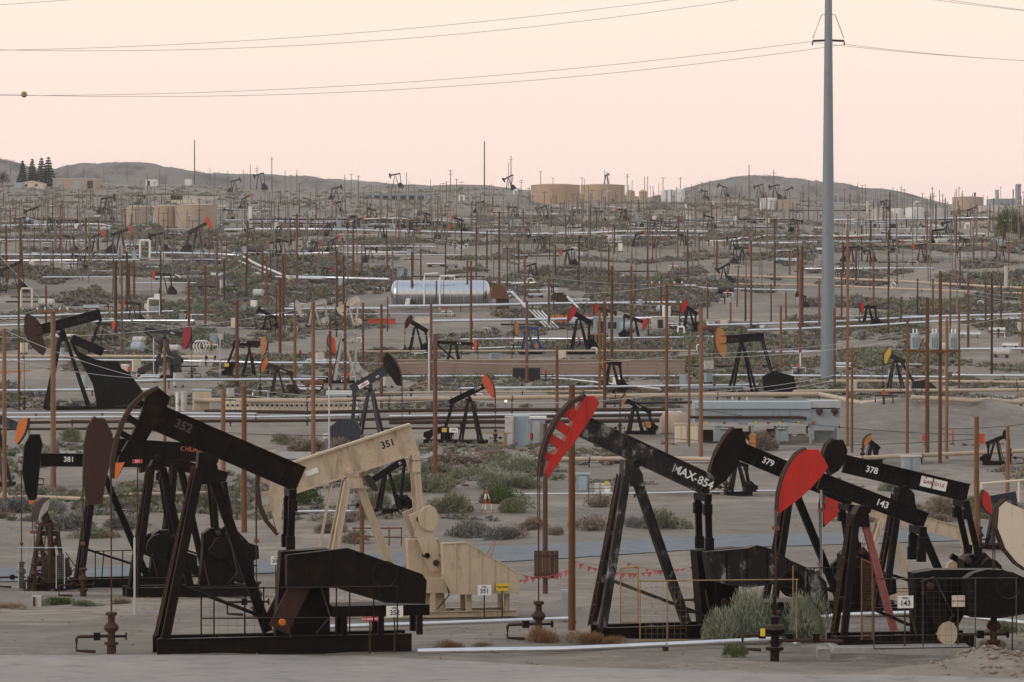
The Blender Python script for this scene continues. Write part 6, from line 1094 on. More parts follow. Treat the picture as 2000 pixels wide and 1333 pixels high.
# parked pickup
def pickup(x, base, wpx, rz, label):
    g, s = frame_at(x, base); k = wpx / s / 5.2; T = empty('pickup_truck', g, rz, label, 'pickup'); T.scale = (k, k, k)
    b = MB(); b.prism([(-2.6, 0.45), (2.5, 0.45), (2.6, 0.95), (1.35, 1.08), (-2.6, 1.1)], -0.9, 0.9); b.build('body', M['white'], T)
    b = MB(); b.prism([(-0.7, 1.08), (1.3, 1.08), (0.75, 1.75), (-0.55, 1.78)], -0.8, 0.8); b.build('cabin', M['white'], T)
    for sd in (-1, 1): b = MB(); b.prism([(-0.5, 1.15), (1.05, 1.15), (0.68, 1.66), (-0.42, 1.68)], sd * 0.8, sd * 0.82); b.build('window', M['glass'], T)
    for x_ in (-1.6, 1.6):
        for sd in (-1, 1): b = MB(); b.lathe([(0.2, -0.12), (0.38, -0.12), (0.38, 0.12), (0.2, 0.12)], 14, (x_, sd * 0.82, 0.38), 'y'); b.build('wheel', M['wiredark'], T, True)
pickup(1686, 771, 26, 0.5, 'white pickup truck parked behind the tan pipe'); pickup(812, 694, 26, 0.2, 'dark-windowed pale pickup by the white rails')
railing([(786, 692), (830, 690)], 14, 'cream', 'cream hoop rails beside the parked pickup', every=2.2, rails=(1.0,), r=0.09)
# ------------------------------------------------------------------ foreground furniture
def rails_px(P_, d, m, label, name='guard_rail', r=0.03, meshes=()):
    """railing drawn as segments ((x,row)-(x,row)) standing at distance d, with mesh panels"""
    o0 = at(*P_[0][0], d); o0.z = gz(o0.x, o0.y); T = empty(name, o0, 0, label, 'railing')
    for a, c in P_:
        b = MB(); b.tube([at(*a, d) - o0, at(*c, d) - o0], r, 6); b.build('post' if abs(a[0] - c[0]) < 6 else 'rail', M[m], T)
    for (x0, y0, x1, y1, pitch) in meshes:
        b = MB(); s = FPX / d; nx = max(2, int((x1 - x0) / s / pitch)); nz = max(2, int((y1 - y0) / s / pitch))
        for i in range(nx + 1): x = x0 + (x1 - x0) * i / nx; b.tube([at(x, y0, d) - o0, at(x, y1, d) - o0], 0.004, 3, False)
        for j in range(nz + 1): y = y0 + (y1 - y0) * j / nz; b.tube([at(x0, y, d) - o0, at(x1, y, d) - o0], 0.004, 3, False)
        o = b.build('wire_mesh', M[m], T); o['kind'] = 'stuff'
rails_px([((391, 1150), (778, 1146)), ((395, 1208), (640, 1207))] + [((x, 1146), (x, 1243)) for x in (393, 418, 478, 515, 657, 683, 730, 776)], 118.2, 'brownblack', 'thin dark guard rail in front of pump 352', r=0.028, meshes=[(393, 1150, 515, 1240, 0.28)])
rails_px([((1248, 1135), (1560, 1132)), ((1247, 1252), (1340, 1250))] + [((x, 1133), (x, 1252)) for x in (1250, 1303, 1556)] + [((1549, 1105), (1549, 1190))], 123.0, 'railyellow', 'yellow guard rail in front of pump MAX-854', r=0.024, meshes=[(1250, 1136, 1340, 1250, 0.2)])
rails_px([((1212, 1110), (1246, 1108)), ((1212, 1216), (1246, 1216)), ((1212, 1110), (1212, 1216)), ((1246, 1108), (1246, 1216))], 125.0, 'railyellow', 'narrow brown mesh gate beside the MAX-854 legs', 'mesh_gate', meshes=[(1212, 1110, 1246, 1216, 0.06)])
rails_px([((1707, 1131), (1990, 1129)), ((1707, 1268), (1905, 1264)), ((1707, 1131), (1707, 1268)), ((1803, 1130), (1803, 1268)), ((1905, 1130), (1905, 1264)), ((1985, 1129), (1985, 1240))], 117.3, 'wiredark', 'thin black cage around the 143 gearbox', 'cage', r=0.022, meshes=[(1707, 1131, 1905, 1266, 0.2)])
rails_px([((1683, 1090), (1683, 1250)), ((1704, 1100), (1704, 1250)), ((1683, 1092), (1704, 1102))], 119.0, 'rust', 'tall rusty mesh screen beside the pink leg', 'mesh_gate', meshes=[(1683, 1094, 1704, 1250, 0.05)])
rails_px([((34, 1070), (125, 1070)), ((36, 1070), (36, 1150)), ((52, 1075), (52, 1150)), ((110, 1075), (110, 1150)), ((126, 1070), (126, 1150))], 181, 'galv', 'grey mesh cage around the small end-on pump', 'cage', meshes=[(34, 1082, 52, 1150, 0.1), (110, 1078, 126, 1130, 0.1)])
rails_px([((186, 1077), (262, 1075)), ((186, 1077), (186, 1140)), ((203, 1076), (198, 1140)), ((262, 1050), (262, 1140)), ((240, 1076), (238, 1140))], 169, 'brownblack', 'dark guard rail under the tall brown head')
rails_px([((1560, 1110), (1720, 1108)), ((1562, 1110), (1562, 1180)), ((1590, 1110), (1590, 1180)), ((1640, 1108), (1640, 1180)), ((1718, 1108), (1718, 1180))], 140, 'brownblack', 'dark rail behind the red solid head', meshes=[(1600, 1112, 1640, 1180, 0.15)])
rails_px([((1110 + k, 940), (1110 + k, 985)) for k in (40, 62, 100)] + [((1148, 955), (1212, 953)), ((1148, 985), (1212, 985))], 260, 'wiredark', 'black skid frame with engine left of the MAX-854 legs', 'skid_frame')
hbox('engine', 'dusty engine on the skid left of the MAX-854 legs', 'engine', 1162, 1192, 945, 968, 'greywhite', 1.0, None, [('plate', 0.8, 0.5, 0.4, 0.5, 'white'), ('cap', 0.75, 1.05, 0.25, 0.3, 'signyellow')]); hbox('cabinet', 'pale blue control cabinet behind the MAX-854 legs', 'cabinet', 1126, 1150, 926, 962, 'bluegrey', 0.8, 'paleblue', [('door', 0.5, 0.5, 0.7, 0.8, 'paleblue')])
# concrete pad and block
def pad(x0, x1, top, base, d0, m, label, name='concrete_pad', dp=3.0):
    a = at(x0, base, d0); c = at(x1, base, d0); s = FPX / d0; h = (base - top) / s; o0 = Vector(((a.x + c.x) / 2, d0 + dp / 2, a.z)); b = MB(); w = c.x - a.x; q = 0.05
    b.prism([(-w / 2, -0.3), (w / 2, -0.3), (w / 2, h - q), (w / 2 - q, h), (-w / 2 + q, h), (-w / 2, h - q)], -dp / 2, dp / 2); tag(b.build(name, M[m], None, False, o0), label, 'concrete')
pad(1627, 1900, 1266, 1292, 118.6, 'concrete', 'long pale concrete pad under pump 143', dp=3.2); pad(1598, 1622, 1268, 1298, 117.0, 'concrete', 'weathered concrete block left of the 143 pad', 'concrete_block', 0.8)
g = gat(1513, 1292); T = empty('wellhead', g, 0, 'tall dark wellhead with yellow tag before the sage bush', 'wellhead', 'wellheads under the pump jacks')
b = MB(); b.lathe([(0.15, -0.2), (0.15, 0.35), (0.3, 0.38), (0.3, 0.48), (0.13, 0.5), (0.13, 0.9), (0.28, 0.94), (0.36, 1.08), (0.28, 1.22), (0.14, 1.26), (0.14, 1.5), (0.08, 1.55), (0.05, 2.2)], 10); b.build('casing', M['brownblack'], T, True)
b = MB(); b.tube([(0, 0, 0.7), (1.2, 0.1, 0.7), (2.3, 0.1, 0.66)], 0.07, 6); b.build('flow_line', M['brown'], T, True)
b = MB(); b.box((-0.42, -0.25, 1.0), (0.16, 0.03, 0.26)); b.build('tag', M['signyellow'], T)
for x in (0.5, 1.4): b = MB(); b.box((x, 0.1, 0.78), (0.22, 0.2, 0.3)); b.build('valve', M['brownblack'], T)
hbox('electrical_box', 'grey electrical box at the foot of the near wooden pole', 'electrical box', 1096, 1110, 1152, 1216, 'paleblue', 0.25, None, [('door', 0.5, 0.5, 0.85, 0.9, 'bluegrey')])
d_ = gat(1065, 1160).y - 0.35; p = at(1067, 1103, d_); s = FPX / d_; T = empty('backing_board', p, 0, 'square brown board on the dark pole behind MAX-854', 'board')
for k in range(6): b = MB(); b.box(((-20 + 8 * k) / s, 0, 0), (7.6 / s, 0.05, 54 / s)); b.build('plank', M['wooddark'], T)
for zz_ in (-18, 18): b = MB(); b.box((0, -0.05, zz_ / s), (48 / s, 0.05, 4 / s)); b.build('batten', M['wooddark'], T)
hbox('electrical_box', 'white utility box behind pump 379 guard', 'electrical box', 1598, 1617, 1166, 1198, 'greywhite', 0.4, None, [('door', 0.5, 0.5, 0.8, 0.85, 'white')]); hbox('marker_post', 'white stub marker post by the green weeds', 'marker', 62, 80, 1164, 1186, 'greywhite', 0.2, None, [('stripe', 0.25, 0.5, 0.2, 0.8, 'darkgrey')])
# thin white pipe posts
def stub(x, top, base, w, m, label, name='marker_post'):
    g, s = frame_at(x, base); b = MB(); r = w / s / 2; b.lathe([(r, -0.2), (r, (base - top) / s - r), (r * 0.6, (base - top) / s)], 8); tag(b.build(name, M[m], None, True, g), label, 'post')
stub(263, 1050, 1202, 4, 'galv', 'slim white post before the black legs'); stub(612, 870, 872, 3, 'white', 'x') if False else None; stub(1604, 940, 1205, 5, 'galv', 'slim grey pipe post beside the red solid head'); stub(812, 775, 900, 4, 'galv', 'slim grey pipe post left of the wooden pole') if False else None; stub(643, 755, 905, 3, 'galv', 'thin grey metal post beside the navy pump'); stub(838, 660, 765, 4, 'galv', 'thin galvanised post touching the wooden pole'); stub(808, 545, 600, 3, 'white', 'white vent post in front of the silver tank'); stub(605, 852, 880, 4, 'white', 'short white post before the 351 beam'); stub(1000, 844, 868, 6, 'railyellow', 'short yellow bollard left of the blue container'); stub(985, 845, 872, 6, 'railyellow', 'yellow bollard by the rusty white box'); stub(1804, 848, 862, 6, 'signred', 'red marker on the sandy bank'); stub(1861, 838, 868, 4, 'redorange', 'orange-red stake on the sandy bank'); stub(1563, 690, 720, 3, 'white', 'white stake left of the steel tower'); stub(430, 655, 738, 2, 'galv', 'thin pale rod by the amber-headed pump'); stub(300, 660, 745, 2, 'galv', 'thin pale rod left of the crimson head')
# red and white survey tripod
g, s = frame_at(950, 1005); T = empty('survey_tripod', g, 0, 'red and white tripod marker on the sand', 'tripod'); hh = 50 / s
for k, a in enumerate((0.3, 2.4, 4.5)):
    for j in range(5):
        f0, f1 = j / 5, (j + 1) / 5; e = Vector((math.cos(a) * 0.55, math.sin(a) * 0.55, 0)); tp = Vector((0, 0, hh)); b = MB(); b.tube([e.lerp(tp, f0), e.lerp(tp, f1)], 0.035, 5); b.build('leg_section', M['white' if j % 2 else 'redorange'], T)
b = MB(); b.tube([(-0.3, 0.1, hh * 0.42), (0.3, 0.1, hh * 0.42)], 0.03, 5); b.build('cross_tie', M['redorange'], T)
# orange rail frame behind 351
rails_px([((688, 1032), (785, 1032)), ((692, 1048), (785, 1050))] + [((x, 1030), (x, 1066)) for x in (692, 740, 760, 784)], 205, 'rust', 'orange pipe frame behind the 351 pump', 'barrier_frame', 0.045); rails_px([((0, 727), (60, 724)), ((5, 724), (5, 745)), ((40, 724), (40, 742))], 440, 'orange', 'small orange barrier left of the largest pump', 'barrier_frame', 0.09); rails_px([((140, 822), (300, 826)), ((141, 820), (141, 834))], 366, 'brown', 'low rust rail in front of the largest pump base', 'guard_rail', 0.08); rails_px([((1915, 945), (2000, 938)), ((1917, 945), (1917, 985)), ((1990, 938), (1990, 980))], 240, 'cream', 'cream hoop rail right of the thick pole', 'guard_rail', 0.09); rails_px([((940, 846), (1000, 846)), ((1060, 848), (1090, 848)), ((930, 868), (1000, 872))], 342, 'railyellow', 'yellow rail beside the blue container', 'guard_rail', 0.06)
# bunting of red flags strung across the sand
def bunting(a, c, d, n, label, sag=0.4):
    A = at(*a, d); C = at(*c, d); T = empty('flag_bunting', A, 0, label, 'bunting'); P_ = []
    for i in range(31): t = i / 30; q = A.lerp(C, t) - A; q.z -= sag * 4 * t * (1 - t); P_.append(q)
    b = MB(); b.tube(P_, 0.012, 4); b.build('string', M['flag'], T)
    for i in range(n):
        t = (i + 0.5 + random.uniform(-0.25, 0.25)) / n; k = t * 30; q = P_[int(k)].lerp(P_[min(30, int(k) + 1)], k - int(k)); z = random.uniform(0.14, 0.28); tw = random.uniform(-0.12, 0.12); b = MB()
        b.add([q + Vector((-0.12, 0, 0)), q + Vector((0.12, 0, 0)), q + Vector((tw, random.uniform(-0.12, 0.12), -z)), q + Vector((-0.12, 0.012, 0)), q + Vector((0.12, 0.012, 0)), q + Vector((tw, 0.012, -z))], [(0, 1, 2), (5, 4, 3), (0, 3, 4, 1), (1, 4, 5, 2), (2, 5, 3, 0)]); b.build('flag', M['flag'], T)
bunting((990, 1112), (1117, 1110), 168, 9, 'red flag bunting left of the near wooden pole'); bunting((1117, 1094), (1300, 1112), 166, 14, 'red flag bunting right of the near wooden pole'); bunting((1225, 1100), (1375, 1100), 190, 10, 'red flag bunting behind the MAX-854 legs'); bunting((1000, 1128), (1045, 1126), 160, 4, 'short red flag bunting beside the board', 0.15)
# yellow crossed stakes and a lit lamp on the rack
rails_px([((944, 1095), (966, 1055)), ((958, 1090), (968, 1058))], 178, 'railyellow', 'leaning yellow stakes behind the 351 guard', 'stakes', 0.03)
p = at(988, 784, gat(988, 799).y - 1.0); b = MB(); b.lathe([(0.05, -0.13), (0.13, -0.05), (0.13, 0.05), (0.05, 0.13)], 10); T = empty('lamp', p, 0, 'small lit amber lamp on the tan rack pipe', 'lamp'); b.build('bulb', M['lamp'], T); b = MB(); b.tube([(0, 0.1, -1.4), (0, 0.1, 0.15), (0, -0.02, 0.18)], 0.03, 5); b.build('bracket', M['brown'], T)

# small well-site clutter spread over the field: valve trees, control boxes, stub racks
CL = []
def clutter(x, row, v):
    g, s = frame_at(x, row); T = empty(('valve_tree', 'control_box', 'stub_rack', 'drum')[v], g, random.uniform(-0.6, 0.6), None, ('valve', 'control box', 'pipe rack', 'drum')[v])
    if v == 0:
        b = MB(); b.tube([(0, 0, -0.2), (0, 0, 1.5)], 0.13, 7); b.build('riser', M['brown'], T); b = MB(); b.tube([(-0.9, 0, 0.2), (-0.9, 0, 0.9), (1.0, 0, 0.9), (1.0, 0, 0.1)], 0.09, 6); b.build('manifold_pipe', M[random.choice(('silver', 'brown', 'white'))], T)
        b = MB(); b.lathe([(0.25, -0.03), (0.25, 0.03)], 10, (0, -0.2, 1.2), 'y'); b.build('hand_wheel', M['redorange'] if random.random() < 0.4 else M['darkgrey'], T)
    elif v == 1:
        w, h = random.uniform(0.7, 1.4), random.uniform(1.1, 1.9); m_ = random.choice(('white', 'greywhite', 'bluegrey', 'paleblue', 'cream')); b = MB(); b.box((0, 0, h / 2 + 0.25), (w, 0.6, h)); b.build('body', M[m_], T); b = MB(); b.box((0, -0.32, h / 2 + 0.25), (w * 0.8, 0.05, h * 0.85)); b.build('door', M[m_], T)
        for dx in (-0.4, 0.4): b = MB(); b.box((dx * w, 0, 0.05), (0.1, 0.5, 0.5)); b.build('foot', M['darkgrey'], T)
    elif v == 2:
        n = random.randint(3, 5); L_ = random.uniform(2.5, 5)
        for k in range(n): b = MB(); b.tube([(-L_ / 2, k * 0.35, 0.5 + 0.12 * k), (L_ / 2, k * 0.35, 0.5 + 0.12 * k)], 0.1, 6); b.build('pipe', M[random.choice(('silver', 'brown', 'galv', 'white'))], T, True)
        for dx in (-0.35, 0.35): b = MB(); b.box((dx * L_, 0.5, 0.25), (0.14, 1.8, 0.6)); b.build('trestle', M['brown'], T)
    else:
        r = random.uniform(0.5, 0.8); L_ = random.uniform(1.6, 3); b = MB(); b.lathe([(r * 0.3, -L_ / 2 - 0.2), (r, -L_ / 2), (r, L_ / 2), (r * 0.3, L_ / 2 + 0.2)], 14, (0, 0, r + 0.3), 'x'); b.build('shell', M[random.choice(('greywhite', 'darkgrey', 'rust', 'paleblue'))], T, True)
        for dx in (-0.3, 0.3): b = MB(); b.box((dx * L_, 0, 0.2), (0.2, r * 1.5, 0.6)); b.build('saddle', M['brown'], T)
    CL.append((T, x, row, ('small brown valve tree', 'small pale control box', 'low rack of short pipes', 'small horizontal drum')[v]))
for i in range(250):
    row = random.choice((random.uniform(398, 450), random.uniform(425, 480), random.uniform(470, 560), random.uniform(560, 700), random.uniform(690, 790))); clutter(random.uniform(0, 2000), row, random.choice((0, 0, 0, 1, 1, 2, 2, 3)))
# ================================================================== vegetation
def leaf_cloud(n, seed, L=0.16, W=0.035, flat=0.75, up=0.5, lobes=6, spread=0.55, inner=0.35):
    """n small diamond leaves spread through a lumpy dome of unit radius -> V, F(quads)"""
    r = np.random.default_rng(seed); C = np.zeros((lobes, 3)); a = r.uniform(0, 2 * np.pi, lobes); q = r.uniform(0.15, 1, lobes) * spread
    C[:, 0] = np.cos(a) * q; C[:, 1] = np.sin(a) * q; C[:, 2] = r.uniform(0.05, 0.45, lobes) * flat; R = r.uniform(0.32, 0.58, lobes)
    k = r.integers(0, lobes, n); d = r.normal(size=(n, 3)); d[:, 2] = np.abs(d[:, 2]) * 0.9 - 0.25; d /= np.linalg.norm(d, axis=1)[:, None]
    rad = R[k] * (inner + (1 - inner) * r.random(n) ** 0.45); P = C[k] + d * rad[:, None]; P[:, 2] = np.maximum(P[:, 2] * 1.0, 0.0) * (flat / 0.75)
    ax = d * (1 - up) + np.array([0, 0, up]) + r.normal(size=(n, 3)) * 0.35; ax /= np.linalg.norm(ax, axis=1)[:, None]
    sd = np.cross(ax, r.normal(size=(n, 3))); sd /= np.linalg.norm(sd, axis=1)[:, None]; l = L * r.uniform(0.6, 1.4, n)[:, None]; w = W * r.uniform(0.6, 1.4, n)[:, None]
    V = np.stack([P - ax * l * 0.5, P + sd * w * 0.5, P + ax * l * 0.5, P - sd * w * 0.5], 1).reshape(-1, 3)
    return V, np.arange(4 * n).reshape(n, 4)
BT = {}
def bush_mesh(kind, v, lod=0):
    key = (kind, v, lod)
    if key not in BT:
        if kind == 'sage': V, F = leaf_cloud(3400 if lod == 0 else 900, 40 + v, 0.17 if lod == 0 else 0.24, 0.022 if lod == 0 else 0.05, 0.95, 0.75)
        elif kind in ('tumble', 'strawgrass'): V, F = leaf_cloud(2400 if lod == 0 else 700, 60 + v, 0.26, 0.014 if lod == 0 else 0.03, 0.75, 0.45, 5)
        elif kind == 'green': V, F = leaf_cloud(2600 if lod == 0 else 800, 80 + v, 0.14 if lod == 0 else 0.2, 0.03 if lod == 0 else 0.06, 0.8, 0.6)
        else: V, F = leaf_cloud(2200 if lod == 0 else 750, 100 + v + len(kind) * 7, 0.16 if lod == 0 else 0.22, 0.028 if lod == 0 else 0.055, 0.72, 0.5)
        BT[key] = npmesh(kind + '_bush', V, F, M[kind])
    return BT[key]
BUSH = []
NAMES = {'sage': 'sage_bush', 'green': 'green_bush', 'olive': 'olive_bush', 'dry': 'dry_bush', 'grey': 'grey_bush', 'tumble': 'tumbleweed', 'strawgrass': 'grass_tuft'}
DESC = {'sage': 'pale sage-green bush', 'green': 'fresh green bush', 'olive': 'olive-green desert bush', 'dry': 'dry brown bush', 'grey': 'grey leafless bush', 'tumble': 'dry orange-brown tumbleweed', 'strawgrass': 'tuft of straw-coloured grass'}
def bush_at(p, r, hz, kind, lod, px, row, label=None):
    o = link(NAMES[kind], bush_mesh(kind, random.randrange(4), lod), None, (p.x, p.y, p.z - 0.06 * r)); o.scale = (r, r * random.uniform(0.85, 1.1), hz); o.rotation_euler = (0, 0, random.uniform(0, 6.28)); tag(o, label, 'bush')
    if label is None: BUSH.append((o, px, row, DESC[kind]))
    return o
def bush(x, base, wpx, hpx, kind, label=None):
    if 860 < base < 1070: wpx *= 1.3; hpx *= 1.25
    g, s = frame_at(x, base); return bush_at(g, wpx / s / 2 * 1.05, hpx / s * 1.05, kind, 0 if wpx > 45 else 1, x, base, label)
for a in [(1395, 1258, 120, 74, 'sage', 'pale sage bush left of the tall yellow-tagged wellhead'), (1470, 1256, 140, 104, 'sage', 'tallest pale sage bush behind the yellow-tagged wellhead'), (1570, 1256, 130, 96, 'sage', 'pale sage bush right of the yellow-tagged wellhead'), (1437, 1284, 58, 40, 'green', 'small vivid green bush beside the silver pipe'), (880, 1268, 68, 30, 'tumble', 'low tumbleweed in front of the 351 base'), (1065, 1255, 90, 48, 'tumble', 'tumbleweed clump at the MAX-854 rod'), (1140, 1258, 100, 40, 'tumble', 'tumbleweed clump at the near wooden pole'), (1205, 1258, 60, 26, 'tumble', 'flat tumbleweed under the MAX-854 skid end'), (1270, 1226, 50, 18, 'dry', 'dark dry bush inside the yellow guard rail'), (945, 1262, 60, 14, 'strawgrass', 'straw grass patch behind the front silver pipe'),
 (100, 1182, 110, 24, 'green', 'long green weeds left of the wellhead'), (170, 1184, 90, 22, 'olive', 'olive weeds under the tall brown head'), (30, 1188, 90, 20, 'strawgrass', 'straw weeds at the left edge'), (230, 1180, 80, 20, 'dry', 'dry weeds beside the slim white post'), (1960, 1236, 90, 40, 'olive', 'olive weeds behind the cream-headed rod'), (1940, 1262, 60, 22, 'strawgrass', 'straw tuft behind the dirt mound'),
 (1300, 1032, 92, 46, 'olive', 'round olive bush right of the MAX-854 legs'), (1160, 1036, 70, 38, 'dry', 'brown bush left of the MAX-854 legs'), (1250, 1030, 60, 30, 'grey', 'grey bush behind the MAX-854 rear leg'), (970, 985, 105, 44, 'green', 'wide dark green bush behind the tripod marker'), (1010, 1000, 60, 36, 'olive', 'olive bush right of the dark green one'), (600, 985, 80, 40, 'green', 'green bush left of the 351 ladder'), (880, 1000, 90, 46, 'olive', 'olive bush left of the tripod marker'), (840, 960, 80, 40, 'olive', 'olive bush behind the 351 beam tail'), (1035, 1035, 60, 30, 'dry', 'dry bush below the tripod marker'), (970, 1055, 70, 34, 'grey', 'grey bush near the road behind 351'), (910, 1050, 80, 40, 'grey', 'grey bush beside the tan counterweight'), (1000, 1050, 80, 30, 'dry', 'dry brown bush at the road edge'), (1120, 1030, 30, 20, 'dry'), (1080, 1045, 40, 22, 'dry'), (690, 1062, 60, 30, 'dry'), (640, 1040, 70, 34, 'dry'),
 (900, 905, 120, 30, 'dry', 'wide brown brush before the blue container'), (960, 900, 90, 30, 'dry'), (930, 935, 110, 30, 'olive'), (1010, 920, 90, 30, 'sage'), (980, 950, 100, 30, 'sage'), (860, 925, 90, 28, 'olive'), (1030, 950, 70, 26, 'olive'), (780, 960, 90, 40, 'green'), (730, 990, 70, 36, 'olive'), (134, 862, 50, 34, 'olive', 'round olive bush below the largest black pump'), (600, 880, 100, 34, 'dry', 'dry brush left of the 351 ladder top'), (560, 868, 60, 26, 'olive'), (660, 876, 60, 26, 'dry'), (1500, 880, 66, 44, 'dry', 'brown dry bush in front of the air cooler'), (1205, 905, 80, 30, 'dry'), (1300, 915, 70, 28, 'olive'), (1620, 905, 70, 26, 'grey'), (1750, 960, 60, 40, 'olive', 'olive bush seen under the 378 beam'), (1850, 1010, 70, 46, 'dry', 'brown bush under the 378 beam tail'), (1170, 990, 60, 30, 'dry'), (30, 1000, 110, 40, 'grey', 'grey brush left of the tall brown head'), (130, 1035, 120, 44, 'grey', 'grey brush behind the small end-on pump'), (240, 1030, 110, 36, 'grey'), (190, 1050, 100, 24, 'olive'), (420, 985, 70, 34, 'olive'), (1960, 1010, 60, 30, 'dry')]:
    bush(*a)
# brush over the whole slope: the largest are bushes of their own, the rest one mass
cand = []
NB = 31000
_cr = np.random.default_rng(5)
def _band(n, a, b): return _cr.uniform(a, b, n)
rows_ = np.concatenate([_band(int(NB * f), a, b) for f, a, b in [(0.10, 381, 405), (0.14, 396, 440), (0.18, 425, 480), (0.22, 470, 545), (0.19, 530, 620), (0.22, 600, 720), (0.20, 670, 800), (0.13, 870, 1020)]])
xs_ = _cr.uniform(-60, 2060, len(rows_)); ds_ = np.interp(rows_, [r_[1] for r_ in reversed(_ROWS)], [r_[0] for r_ in reversed(_ROWS)])
wx_ = (xs_ - 1000) / FPX * ds_; cl_ = vnoise(wx_ / 9, ds_ / 17, 21) + 0.8 * vnoise(wx_ / 26, ds_ / 45, 22); gz_ = ground(wx_, ds_)
for i in range(len(rows_)):
    row, x, cl = rows_[i], xs_[i], cl_[i]
    if cl < (-0.06 if row < 640 else -0.05 if row < 800 else 0.0): continue
    if row > 790 and not (560 < x < 1090) and cl < 0.08: continue
    if 1330 < x < 1660 and 780 < row < 900: continue
    r = random.uniform(0.55, 1.35) * (1.0 + 0.7 * max(0, cl)) * (1.45 if row < 620 else 1.1 if row < 700 else 0.9) * (0.72 if row > 850 else 1.0)
    u = random.random() + 0.5 * float(cl - 0.3) + (0.14 if row > 640 else 0); k = 'grey' if u < 0.42 else 'dry' if u < 0.68 else 'olive' if u < 0.97 else 'sage' if u < 1.05 else 'green'
    cand.append((r * FPX / ds_[i], x, row, r, k, Vector((wx_[i], ds_[i], gz_[i]))))
cand.sort(key=lambda c: -c[0])
N_IND = 300 - len(BUSH) - 40
STUFF = {}; _LC = [leaf_cloud(46, 1000 + i, 0.46, 0.19, 0.7, 0.4, 4) for i in range(40)]
for i, (sz, x, row, r, k, p) in enumerate(cand):
    if i < N_IND: bush_at(p, r, r * random.uniform(0.6, 0.95), k, 1, x, row)
    else:
        V = _LC[i % 40][0]; V = V if row > 440 else V[:112]; a = random.uniform(0, 6.28); ca_, sa_ = math.cos(a), math.sin(a); hz = r * random.uniform(0.55, 0.95)
        W_ = np.stack([(V[:, 0] * ca_ - V[:, 1] * sa_) * r + p.x, (V[:, 0] * sa_ + V[:, 1] * ca_) * r + p.y, V[:, 2] * hz + p.z - 0.05 * r], 1)
        STUFF.setdefault(k, []).append(W_)
for k, L_ in STUFF.items():
    V = np.concatenate(L_); F = np.arange(len(V)).reshape(-1, 4); o = link('scrub_' + {'grey': 'grey', 'dry': 'brown', 'olive': 'olive', 'sage': 'sage', 'green': 'green'}[k], npmesh('scrub', V, F, M[k]))
    tag(o, {'grey': 'low grey scrub', 'dry': 'low brown scrub', 'olive': 'low olive scrub', 'sage': 'low sage scrub', 'green': 'low green scrub'}[k] + ' scattered over the far slopes', 'scrub', None, 'stuff')
# scrub dots on the skyline hills
L_ = []; hills_ = [o for o in COL.objects if o.name.startswith('hill')]
for o in hills_:
    co = np.array([v.co[:] for v in o.data.vertices]); idx = _cr.integers(0, len(co), 2200)
    for q in co[idx]:
        V = _LC[int(q[0]) % 40][0][:40]; r = random.uniform(1.2, 3.2); L_.append(V * np.array([r, r, r * 0.6]) + q + np.array([random.uniform(-5, 5), random.uniform(-7, 7), -0.3]))
V = np.concatenate(L_); tag(link('hill_scrub', npmesh('hill_scrub', V, np.arange(len(V)).reshape(-1, 4), M['grey'])), 'dark scrub dotting the skyline hills', 'scrub', None, 'stuff')
# dry grass tufts, pebbles and clods on the near sand
L_ = []
for i in range(420):
    x = random.uniform(-40, 2040); row = random.choice((random.uniform(1215, 1285), random.uniform(1140, 1215), random.uniform(1020, 1060), random.uniform(880, 1010)))
    if float(vnoise(x / 130, row / 40, 31)) < 0.02: continue
    p = gat(x, row); V, F = leaf_cloud(46, 3000 + i % 17, 0.55, 0.03, 0.55, 0.75, 3, 0.5); r = random.uniform(0.12, 0.3); L_.append(V * np.array([r, r, r * 1.1]) + np.array([p.x, p.y, p.z]))
V = np.concatenate(L_); tag(link('dry_grass', npmesh('dry_grass', V, np.arange(len(V)).reshape(-1, 4), M['strawgrass'])), 'sparse dry grass tufts on the near sand', 'grass', None, 'stuff')
ico = np.array([(0, 0, 1), (0.9, 0, 0.3), (0.28, 0.85, 0.3), (-0.72, 0.5, 0.3), (-0.72, -0.5, 0.3), (0.28, -0.85, 0.3), (0, 0, -0.6)]); icf = np.array([(0, 1, 2), (0, 2, 3), (0, 3, 4), (0, 4, 5), (0, 5, 1), (6, 2, 1), (6, 3, 2), (6, 4, 3), (6, 5, 4), (6, 1, 5)])
VV, FF = [], []
for i in range(1900):
    y = 96 + 110 * random.random() ** 1.6; x = random.uniform(-0.16, 0.16) * y; s_ = random.choice((0.02, 0.03, 0.035, 0.05, 0.05, 0.08)) * random.uniform(0.7, 1.3)
    if random.random() < 0.12: x = random.gauss(15.6, 1.4); y = random.gauss(112.3, 1.0); s_ *= 1.6
    a = random.uniform(0, 6.28); R_ = np.array([[math.cos(a), -math.sin(a), 0], [math.sin(a), math.cos(a), 0], [0, 0, 1]]); FF.append(icf + 7 * len(VV)); VV.append((ico * rng.uniform(0.6, 1.3, (7, 1)) * s_ * np.array([1.2, 1, 0.7])) @ R_.T + np.array([x, y, gz(x, y)]))
M['stone'] = mat('grey_stone', (0.26, 0.22, 0.18), 0.95, 0, (0.15, 0.125, 0.10), 0.5, 9)
tag(link('pebbles', npmesh('pebbles', np.concatenate(VV), np.concatenate(FF), M['stone'])), 'small stones and clods scattered on the near sand', 'stones', None, 'stuff')
